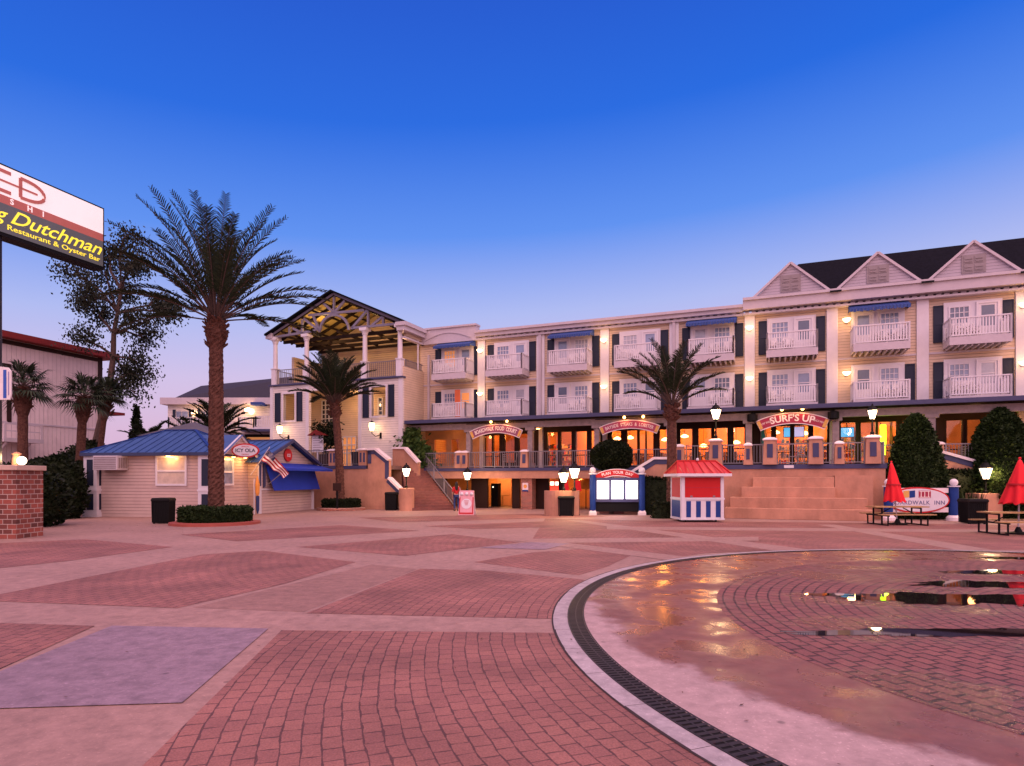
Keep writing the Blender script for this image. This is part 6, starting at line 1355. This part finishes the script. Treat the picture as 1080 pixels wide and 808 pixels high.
for i in range(5): b.box(x0+pw*1.28,x0+pw*(1.75-.08*(i%2)),-.036,-.031,zp1-.32-i*.07,zp1-.30-i*.07)
b.build('faint_print', mat('faint_print',(.55,.6,.62),.5), o)
b = MB(); b.box(x0,x1,.03,.09,.18,zp0-.15); b.build('dark_skirt', M['dark'], o)
# arched header between the posts
W_ = x1-x0; sag = .30; Rr = W_*W_/8/sag+sag/2; A_ = math.asin(W_/2/Rr); zc_ = zof(498.3,mid.y)
def hband(r0,r1,y0,y1,m_,nm):
    n = 22; b = MB(); vs = []; f_ = [(0,1,2,3),(4*n+3,4*n+2,4*n+1,4*n)]
    for i in range(n+1):
        th = -A_+2*A_*i/n
        for r, y in ((r0,y0),(r1,y0),(r1,y1),(r0,y1)): vs.append((math.sin(th)*(Rr+r),y,zc_+math.cos(th)*(Rr+r)-Rr))
    for i in range(n):
        for k in range(4): f_.append((4*i+k,4*i+4+k,4*i+4+(k+1)%4,4*i+(k+1)%4))
    b.add(vs,f_); return b.build(nm,m_,o)
hband(-.19,.19,0,.06,M['cap'],'header_rim'); hband(-.15,.15,-.012,-.002,M['red'],'header')
b = MB(); text(b, 'PLAN  YOUR  DAY', .21, T((0,-.02,0)), depth=.004, bold=.02); kf = W_*.74/(max(v[0] for v in b.v)-min(v[0] for v in b.v)); b.v = [(v[0]*kf,v[1],v[2]) for v in b.v]; b.v = [(math.sin(v[0]/Rr)*(Rr+v[2]),v[1],zc_+math.cos(v[0]/Rr)*(Rr+v[2])-Rr) for v in b.v]; b.build('lettering', M['letter'], o)
b = MB(); rr = random.Random(3)
for i in range(14):
    x = x0+.15+(W_-.3)*i/13; b.bar((x,.03,zp1+.1),(x+rr.uniform(-.1,.1),.03,zc_-.1-.25*(x/hw)**2),.025)
b.build('lattice', M['wood'], o)
point('panel_light', (mid.x,mid.y-.5,(zp0+zp1)/2), 25, (.95,.9,1), .3)
# round topiary and hedge behind the display board
q = at(645,506,34.2); t_ = thing('round_topiary', 'dark round clipped bush rising behind the display board', 'bush', (q.x,34.2,0)); rr = random.Random(9); zc2 = zof(480.5,34.2); rx = 1.12; lm = lumpy(4)
def fn(a,c):
    th = 2*math.pi*a; ph = math.acos(1-2*c); k = 1+.08*lm(th,c); return (rx*k*math.sin(ph)*math.cos(th), rx*k*math.sin(ph)*math.sin(th), zc2-.05+.84*k*math.cos(ph)), (math.sin(ph)*math.cos(th), math.sin(ph)*math.sin(th), math.cos(ph))
b = MB(); b.ball((0,0,zc2-.05),rx*.86,14,.74); shell(b, fn, 6500, rr, .12); b.build('foliage', M['hedge_dark'], t_); MB().tube([(0,0,0),(0,0,zc2-.6)],[.14,.1],8).build('trunk', M['bark2'], t_)
qa, qb = at(682,506,33.4), at(704,506,32.8); box_hedge('hedge', 'dark clipped hedge between the display board and the red roofed cart', 'hedge', [(qa.x-.2,33.0),(qb.x+.9,32.4),(qb.x+.9,33.4),(qa.x-.2,34.0)], 0, zof(504.5,33), 61, 5500, .12, M['hedge_dark'])
qa = at(699,506,30.2); box_hedge('hedge', 'small low dark hedge touching the left side of the cart', 'hedge', circ(qa.x,30.4,.5,.5,10), 0, .72, 62, 1400, .1, M['hedge_dark'])
# ------------------------------------------------------------------ vending cart
Yc = 27.4; c0 = Vector((Xa(719,Yc),Yc,0)); wC = Xa(763.5,Yc)-c0.x; dC = 1.55
o = thing('vending_cart', 'small vending cart with a red roof, red shutters and blue and white striped base', 'cart', c0, R(2))
b = MB(); b.box(0,wC,0,dC,.1,2.05); b.build('body', M['white'], o)
b = MB(); b.box(.14,wC-.14,-.02,.01,1.08,1.95); b.build('front_shutter', mat('red_shutter',(.50,.02,.022),.6,.05,spec=.15), o); b = MB(); b.box(-.02,.01,.14,dC-.14,1.08,1.95); b.build('side_shutter', mat('red_shutter_side',(.50,.02,.022),.6,.05,spec=.15), o)
b = MB()
for i in range(4): x = .2+i*(wC-.1)/4; b.box(x,x+.2,-.02,.01,.22,.92)
b.box(-.02,.01,.12,dC-.12,.2,.94); b.build('blue_panel', M['blue'], o)
b = MB(); b.box(-.04,wC+.04,-.045,dC+.04,.98,1.06); b.box(-.04,wC+.04,-.045,dC+.04,.1,.17); b.box(-.06,wC+.06,-.06,dC+.06,2.0,2.1)
for x in (0,wC-.11): b.box(x-.012,x+.122,-.035,.012,.17,.98); b.box(x-.012,x+.122,-.035,.012,1.06,2.0)
b.box(-.035,.0,-.01,.11,.17,2.0); b.box(-.035,0,dC-.12,dC,.17,2.0); b.build('trim', M['white'], o)
ov = .26; zE2, zR2 = 2.1, 2.68; ym_ = dC/2
b = MB(); P6 = [(-ov,-ov,zE2),(wC+ov,-ov,zE2),(wC+ov,dC+ov,zE2),(-ov,dC+ov,zE2),(.06,ym_,zR2),(wC-.06,ym_,zR2)]; b.add(P6,[(0,1,5,4),(2,3,4,5),(1,2,5),(3,0,4),(3,2,1,0)]); b.build('roof', M['redroof'], o)
b = MB()
for a, c in ((0,4),(1,5),(4,5),(2,5),(3,4)): b.bar(Vector(P6[a])+Vector((0,0,.02)), Vector(P6[c])+Vector((0,0,.02)),.07,.05)
for i in range(1,6): x = -ov+(wC+2*ov)*i/6; b.bar((x,-ov,zE2+.015),(.06+(wC-.12)*i/6,ym_,zR2+.015),.035,.03)
b.build('roof_ribs', M['red'], o); b = MB(); b.box(-ov-.01,wC+ov+.01,-ov-.03,-ov,zE2-.1,zE2+.02); b.box(-ov-.03,-ov,-ov,dC+ov,zE2-.1,zE2+.02); b.build('fascia', M['white'], o)
MB().ball((wC*.5,ym_-.1,zR2+.07),.07,10).build('finial', M['white'], o)
for x in (.42,wC-.42): MB().box(x-.05,x+.05,-.035,-.02,1.10,1.16).build('latch', M['metal'], o)
MB().box(.14,wC-.14,-.026,-.02,1.50,1.512).build('shutter_seam', M['crimson'], o)
for x in (.25,wC-.25):
    for y in (.25,dC-.25):
        b = MB(); b.lathe([(.06,-.03),(.09,-.02),(.09,.02),(.06,.03)],(0,0,0),12); b.xf(Matrix.Translation((x,y,.09)) @ Matrix.Rotation(R(90),4,'Y')); b.build('wheel', M['dark'], o)
# ------------------------------------------------------------------ right end: topiaries, oval hotel sign, tables, parasols
q = at(966,506,30.3); cone_bush('conical_topiary', 'tall dark conical topiary behind the oval hotel sign', 'topiary', (q.x,30.3,0), zof(437,30.3), [(0,1.1),(.2,1.27),(.4,1.2),(.65,.93),(.9,.55),(1,.12)], 71, 15000, .13, M['hedge'], 'conical topiaries at the right end')
q = at(1059,506,30.0); cone_bush('conical_topiary', 'wide dark conical topiary behind the right-hand lantern', 'topiary', (q.x,30.2,0), zof(431,30.2), [(0,1.1),(.2,1.55),(.45,1.45),(.7,1.1),(.9,.65),(1,.12)], 72, 17000, .14, M['hedge'], 'conical topiaries at the right end')
q0_ = at(1010,506,29.9); box_hedge('hedge', 'loose dark hedge between the two conical topiaries', 'hedge', [(at(985,506,30.4).x,30.0),(at(1045,506,30.4).x,30.0),(at(1045,506,31.2).x,31.2),(at(985,506,31).x,31.2)], 0, zof(497,30.2), 73, 5200, .14, M['hedge_dark'])
for i,(u,h_) in enumerate(((1015,1.5),(1021,1.2),(1030,1.35))):
    q = at(u,506,29.2); o = thing('border_plant', f"reedy border plant left of the lantern pier, {('left','middle','right')[i]} of three", 'plant', (q.x,29.2,0), 0, 'reedy plants by the lantern pier'); b = MB(); rr = random.Random(i)
    for k in range(60):
        a = rr.uniform(0,6.28); L_ = h_*rr.uniform(.5,1.1); tip = Vector((math.cos(a)*L_*.35,math.sin(a)*L_*.35,L_)); s_ = Vector((-math.sin(a),math.cos(a),0))*.03; b.add([s_*.5,-s_*.5,tip*.55-s_,tip,tip*.55+s_],[(0,1,2,3,4)])
    b.build('leaves', M['hedge'], o)
Ys = 28.6
sg = thing('oval_hotel_sign', 'white oval sign reading BOARDWALK INN with a red rim between blue posts', 'sign', (Xa(967.5,Ys),Ys,0), R(-2)); rx, rzz = 65.5/2*Ys/F, 27.5/2*Ys/F; zc3 = zof(527.5,Ys)
def oval(a, c, y0, y1, m_, nm): b = MB(); b.prism([(a*math.cos(2*math.pi*i/56), zc3+c*math.sin(2*math.pi*i/56)) for i in range(56)], y0, y1); return b.build(nm, m_, sg)
oval(rx,rzz,-.05,.05,M['red'],'rim'); oval(rx-.07,rzz-.07,-.065,-.048,M['white'],'face'); oval(rx-.0,rzz-.0,.0501,.06,M['cap'],'back')
b = MB(); b.box(-rx*.93,rx*.98,.0,.045,zc3+rzz*.55,zc3+rzz*.93); b.box(-rx*.93,rx*.98,.0,.045,zc3-rzz*.93,zc3-rzz*.55); b.build('cross_rail', M['cap'], sg)
b = MB(); text(b, 'BOARDWALK  INN', .255, T((0,-.07,zc3-.12)), depth=.004, bold=.006, spacing=1.12); k = rx*1.66/(max(v[0] for v in b.v)-min(v[0] for v in b.v)); b.v = [(v[0]*k,v[1],v[2]) for v in b.v]; b.build('lettering', mat('slate_lettering',(.10,.10,.22),.5), sg)
b = MB(); text(b, 'KEMAH  BOARDWALK', .085, T((0,-.07,zc3-.30)), depth=.004, spacing=1.3); b.build('small_lettering', mat('grey_lettering',(.3,.28,.38),.5), sg)
for nm, m_, x0_, x1_ in (('orange_flag',M['gold'],-.66,-.40),('blue_flag',M['blue'],-.39,-.14),('red_flag',M['crimson'],.02,.56)):
    MB().prism([(x0_,zc3+.10),(x1_,zc3+.13),(x1_,zc3+.44),(x0_,zc3+.42)] if nm != 'red_flag' else [(x0_,zc3+.10),(x1_,zc3+.10),(x1_,zc3+.43),(x0_,zc3+.43)],-.072,-.06).build(nm, m_, sg)
b = MB(); b.box(.11,.14,-.078,-.071,zc3+.15,zc3+.38); b.box(.27,.30,-.078,-.071,zc3+.15,zc3+.38); b.box(.44,.47,-.078,-.071,zc3+.15,zc3+.38); b.box(.05,.53,-.078,-.071,zc3+.12,zc3+.15); b.box(.05,.53,-.078,-.071,zc3+.385,zc3+.41); b.build('emblem_lines', M['letter'], sg)
for u in (937.5,1005):
    x = (u-967.5)*Ys/F; zt_ = zof(513.5,Ys); b = MB(); b.lathe([(.19,.2),(.19,zt_)],(x,.0 if u>1000 else 0,0),18); pst = b.build('post', M['blue'], sg); b = MB(); b.lathe([(.30,0),(.30,.14),(.2,.24)],(x,0,0),20); b.build('foot', M['cap'], pst); b = MB(); b.lathe([(.25,zt_),(.25,zt_+.05)],(x,0,0),18); b.ball((x,0,zt_+.2),.17,14); b.build('finial', M['white'], pst)
def picnic(u0, u1, vleg, label, rz=0):
    q0_, q1_ = gnd(u0,vleg), gnd(u1,vleg); L_ = (q1_-q0_).length; o = thing('picnic_table', label, 'picnic table', (q0_+q1_)/2, rz, 'picnic tables with bench seats')
    b = MB()
    for i in range(5): b.box(-L_/2-.12,L_/2+.12,-.36+i*.148,-.36+i*.148+.135,.72,.765)
    b.build('tabletop', M['table'], o)
    for sy in (-1,1):
        b = MB(); 
        for i in range(2): b.box(-L_/2-.12,L_/2+.12,sy*.68-.14+i*.145,sy*.68-.14+i*.145+.135,.43,.47)
        b.build('bench', M['table'], o)
    for sx in (-1,1):
        x = sx*(L_/2-.18); b = MB(); b.tube([(x,-.72,.0),(x,-.72,.42)],.03,8); b.tube([(x,.72,.0),(x,.72,.42)],.03,8); b.tube([(x,-.80,.40),(x,.80,.40)],.03,8); b.tube([(x,-.3,.02),(x,-.3,.70)],.035,8); b.tube([(x,.3,.02),(x,.3,.70)],.035,8); b.tube([(x,-.72,.03),(x,.72,.03)],.025,8); b.tube([(x,-.3,.69),(x,.3,.69)],.03,8); b.tube([(x,0,.4),(x-sx*.55,0,.70)],.022,6); b.build('leg_frame', M['dark'], o)
    return o
t1 = picnic(921,971,553.5,'farther picnic table with thin dark legs in front of the oval hotel sign')
t2 = picnic(1043,1108,563.5,'nearer picnic table cut by the right edge', R(-4))
def parasol(loc, zlo, zhi, label, lean, r=.42):
    o = thing('closed_parasol', label, 'parasol', loc, 0, 'closed red parasols'); b = MB(); b.lathe([(.36,0),(.36,.05),(.12,.09),(.05,.25)],(0,0,0),18); b.build('base', M['dark'], o)
    ax = Vector((lean,0,1)); b = MB(); b.tube([ax*.05,ax*(zhi+.02)],.025,8); b.build('pole', M['trim'], o); b = MB(); n = 32; k = 14; vs = []
    for i in range(k+1):
        f = i/k; z = zlo+(zhi-zlo)*f
        for j in range(n):
            a = 2*math.pi*j/n; rr_ = (r*(1-f)**.85+.04)*(1+.22*(1-f)*math.cos(a*8)+.05*math.sin(a*3+f*4)); zz = z-.10*(1-f)*(.5+.5*math.cos(a*8+.6)); vs.append((lean*z+rr_*math.cos(a), rr_*math.sin(a), zz))
    fs_ = [(i*n+j,i*n+(j+1)%n,(i+1)*n+(j+1)%n,(i+1)*n+j) for i in range(k) for j in range(n)]+[tuple(k*n+j for j in range(n))]
    b.add(vs, fs_); b.build('canopy', M['umbrella'], o, True); zz = zlo+(zhi-zlo)*.42; rs = (r*(.58)**.85+.04)*1.12; b = MB(); b.lathe([(rs*1.04,-.03),(rs*1.02,.03)],(lean*zz,0,zz),24); b.build('strap', mat('strap_red',(.42,.01,.015),.7), o); MB().ball((lean*zhi,0,zhi+.05),.045,8).build('finial', M['umbrella'], o)
    return o
yq = t1.location.y; parasol((Xa(946.5,yq+.05),yq+.05,0), zof(527.5,yq), zof(488.5,yq), 'closed red parasol over the farther picnic table', -.10, .31)
yq = t2.location.y; p_ = parasol((Xa(1074,yq),yq,0), zof(529.5,yq), zof(485,yq), 'closed red parasol with a small white mark over the nearer picnic table', .02, .42)
b = MB(); z_ = zof(523,yq); text(b, 'Z', .17, T((-.06,-.47,z_)), depth=.004, bold=.03, shear=.2); b.build('white_mark', M['white'], p_)
# stair rails right of the lantern pier
o = thing('ramp_rail', 'low grey iron rail slanting down behind the nearer picnic table', 'railing'); b = MB(); a, c = at(1063,526,29.4), at(1085,512,29.4); a0, c0_ = at(1062,545,29.4), at(1085,545,29.4)
for i in range(9): f = i/8; p_ = a.lerp(c,f); b.bar((p_.x,p_.y,0),tuple(p_),.03)
b.bar(tuple(a),tuple(c),.06); b.bar((a.x,a.y,.12),(c.x,c.y,.12),.05); b.bar((a.x,a.y,0),(a.x,a.y,a.z+.35),.08); b.build('bars', M['metal'], o)
rr = random.Random(99); b = MB()                    # dry leaves and crumbs of debris on the paving
def bit(x, y, s):
    a = rr.uniform(0,6.28); c, d = math.cos(a)*s, math.sin(a)*s; z = .019; b.add([(x-c,y-d,z),(x+d*.4,y-c*.4,z+.004),(x+c,y+d,z+.006),(x-d*.4,y+c*.4,z+.003)],[(0,1,2,3)])
for _ in range(90): a = R(rr.uniform(150,260)); r_ = rr.uniform(6.7,8.5); bit(CX+r_*math.cos(a), CY+r_*math.sin(a), rr.uniform(.012,.03))
for _ in range(120): a = R(rr.uniform(0,360)); r_ = rr.uniform(1.8,4.5); bit(at(227.5,506,26.4).x+r_*math.cos(a), 26.4-abs(r_*math.sin(a)), rr.uniform(.03,.06))
for _ in range(160): bit(rr.uniform(-9,9), rr.uniform(5,24), rr.uniform(.012,.035))
o = b.build('leaf_litter', mat('dry_leaf',(.10,.05,.03),.9,.4,20)); tag(o, 'scattered dry leaves and debris specks on the plaza paving', 'leaf litter'); o['kind'] = 'stuff'
# ------------------------------------------------------------------ person at the foot of the stairs
def skin(name, verts, edges, radii, m, parent, sub=2, root=0):
    me = bpy.data.meshes.new(name); me.from_pydata(verts, edges, []); o = bpy.data.objects.new(name, me); COL.objects.link(o)
    mo = o.modifiers.new('skin','SKIN')
    for i, r_ in enumerate(radii):
        sv = me.skin_vertices[0].data[i]; sv.radius = r_ if hasattr(r_,'__len__') else (r_,r_); sv.use_root = (i == root)
    s_ = o.modifiers.new('sub','SUBSURF'); s_.levels = sub; s_.render_levels = sub
    dg = bpy.context.evaluated_depsgraph_get(); me2 = bpy.data.meshes.new_from_object(o.evaluated_get(dg)); me2.name = name
    bpy.data.objects.remove(o); me2.materials.clear(); me2.materials.append(m)
    for p_ in me2.polygons: p_.use_smooth = True
    o = bpy.data.objects.new(name, me2); COL.objects.link(o); o.parent = parent; return o
q = gnd(481.2,538.6); pe = thing('person', 'woman with long dark hair, red top and blue jeans seen from behind at the stairs', 'person', (q.x,q.y,0), R(18))
# joints (facing +y in local space is turned by the empty); z up
V = [(0,0,.93),(0,-.01,1.12),(0,0,1.32),(0,0,1.44),(0,.02,1.52),(0,.03,1.62),(0,.02,1.70),
     (-.17,0,1.38),(-.23,-.03,1.10),(-.22,.08,.88),(-.21,.12,.80),(.17,0,1.38),(.24,-.03,1.11),(.23,.03,.87),(.22,.05,.79),
     (-.09,0,.88),(-.10,.03,.48),(-.10,-.05,.09),(-.10,.09,.04),(.09,0,.88),(.11,-.02,.48),(.12,-.10,.09),(.12,.04,.04)]
E_ = [(0,1),(1,2),(2,3),(3,4),(4,5),(5,6),(2,7),(7,8),(8,9),(9,10),(2,11),(11,12),(12,13),(13,14),(0,15),(15,16),(16,17),(17,18),(0,19),(19,20),(20,21),(21,22)]
RD = [(.15,.11),(.125,.09),(.14,.10),(.06,.06),(.055,.055),(.085,.10),(.06,.075),.055,.042,.032,.03,.055,.042,.032,.03,.085,.06,.042,.04,.085,.06,.042,.04]
skin('body', V, E_, RD, M['skin'], pe)
b = MB()
for sx, hx, hy, hz in ((-1,-.21,.12,.80),(1,.22,.05,.79)):
    for i in range(4): b.tube([(hx+sx*.0,hy-.03+i*.02,hz-.02),(hx+sx*.004,hy-.02+i*.021,hz-.09-.008*(i in (1,2))),(hx-sx*.012,hy-.01+i*.021,hz-.13-.012*(i in (1,2)))],[.011,.010,.007],6)
    b.tube([(hx,hy+.03,hz+.0),(hx-sx*.02,hy+.06,hz-.04),(hx-sx*.02,hy+.065,hz-.075)],[.012,.011,.008],6)
b.build('hands', M['skin'], pe, True)
iT = [0,1,2,3,7,8,11,12]; mp = {v:i for i,v in enumerate(iT)}
skin('red_top', [V[i] for i in iT], [(mp[a],mp[c]) for a,c in E_ if a in mp and c in mp], [tuple(x+.014 for x in (RD[i] if hasattr(RD[i],'__len__') else (RD[i],RD[i]))) for i in iT], M['red'], pe)
iJ = [0,15,16,17,19,20,21]; mp = {v:i for i,v in enumerate(iJ)}
skin('jeans', [V[i] for i in iJ], [(mp[a],mp[c]) for a,c in E_ if a in mp and c in mp], [tuple(x+.013 for x in (RD[i] if hasattr(RD[i],'__len__') else (RD[i],RD[i]))) for i in iJ], M['jeans'], pe)
skin('hair', [(0,.0,1.72),(0,-.035,1.63),(0,-.075,1.5),(0,-.10,1.34),(.01,-.11,1.2)], [(0,1),(1,2),(2,3),(3,4)], [(.07,.08),(.105,.105),(.105,.06),(.10,.045),(.06,.03)], M['hair'], pe)
b = MB()
for sx in (-.035,.035): b.ball((sx,.125,1.625),.012,8)
b.build('eyes', M['dark'], pe); b = MB(); b.ball((0,.145,1.595),.016,8); b.build('nose', M['skin'], pe); b = MB(); b.box(-.025,.025,.118,.128,1.553,1.563); b.build('mouth', M['crimson'], pe)
for sx in (-.1,.12): MB().flat([(sx-.045,-.08),(sx+.045,-.08),(sx+.05,.12),(sx,.17),(sx-.05,.12)],0,.07).build('shoe', M['dark'], pe)
bg_ = thing('shoulder_bag', 'white bag carried by the woman in the red top', 'bag', (q.x+.22,q.y-.02,.72), R(10)); b = MB(); b.box(-.06,.06,-.14,.14,0,.42); b.build('pouch', M['white'], bg_, bev=.03); MB().tube([(0,-.11,.4),(0,-.03,.66),(0,.05,.66),(0,.11,.4)],.012,6).build('strap', M['white'], bg_)

def rebase(t, p):                                    # put the Empty at the foot of its thing
    p = Vector(p);
    for ch in t.children: ch.location = Vector(ch.location)-p
    t.location = p
rebase(bpy.data.objects['rear_hotel_wing'], (xA,YW,0)); rebase(bpy.data.objects['brick_pillar'], (Xa(17,19.6),19.6,0)); rebase(bpy.data.objects['brick_stairs'], tuple(gnd(431,538.9))); rebase(bpy.data.objects['flag'], tuple(at(264.5,501,33.6)))
o = bpy.data.objects['ramp_rail']; q = at(1063,545,29.4); rebase(o, (q.x,q.y,0))
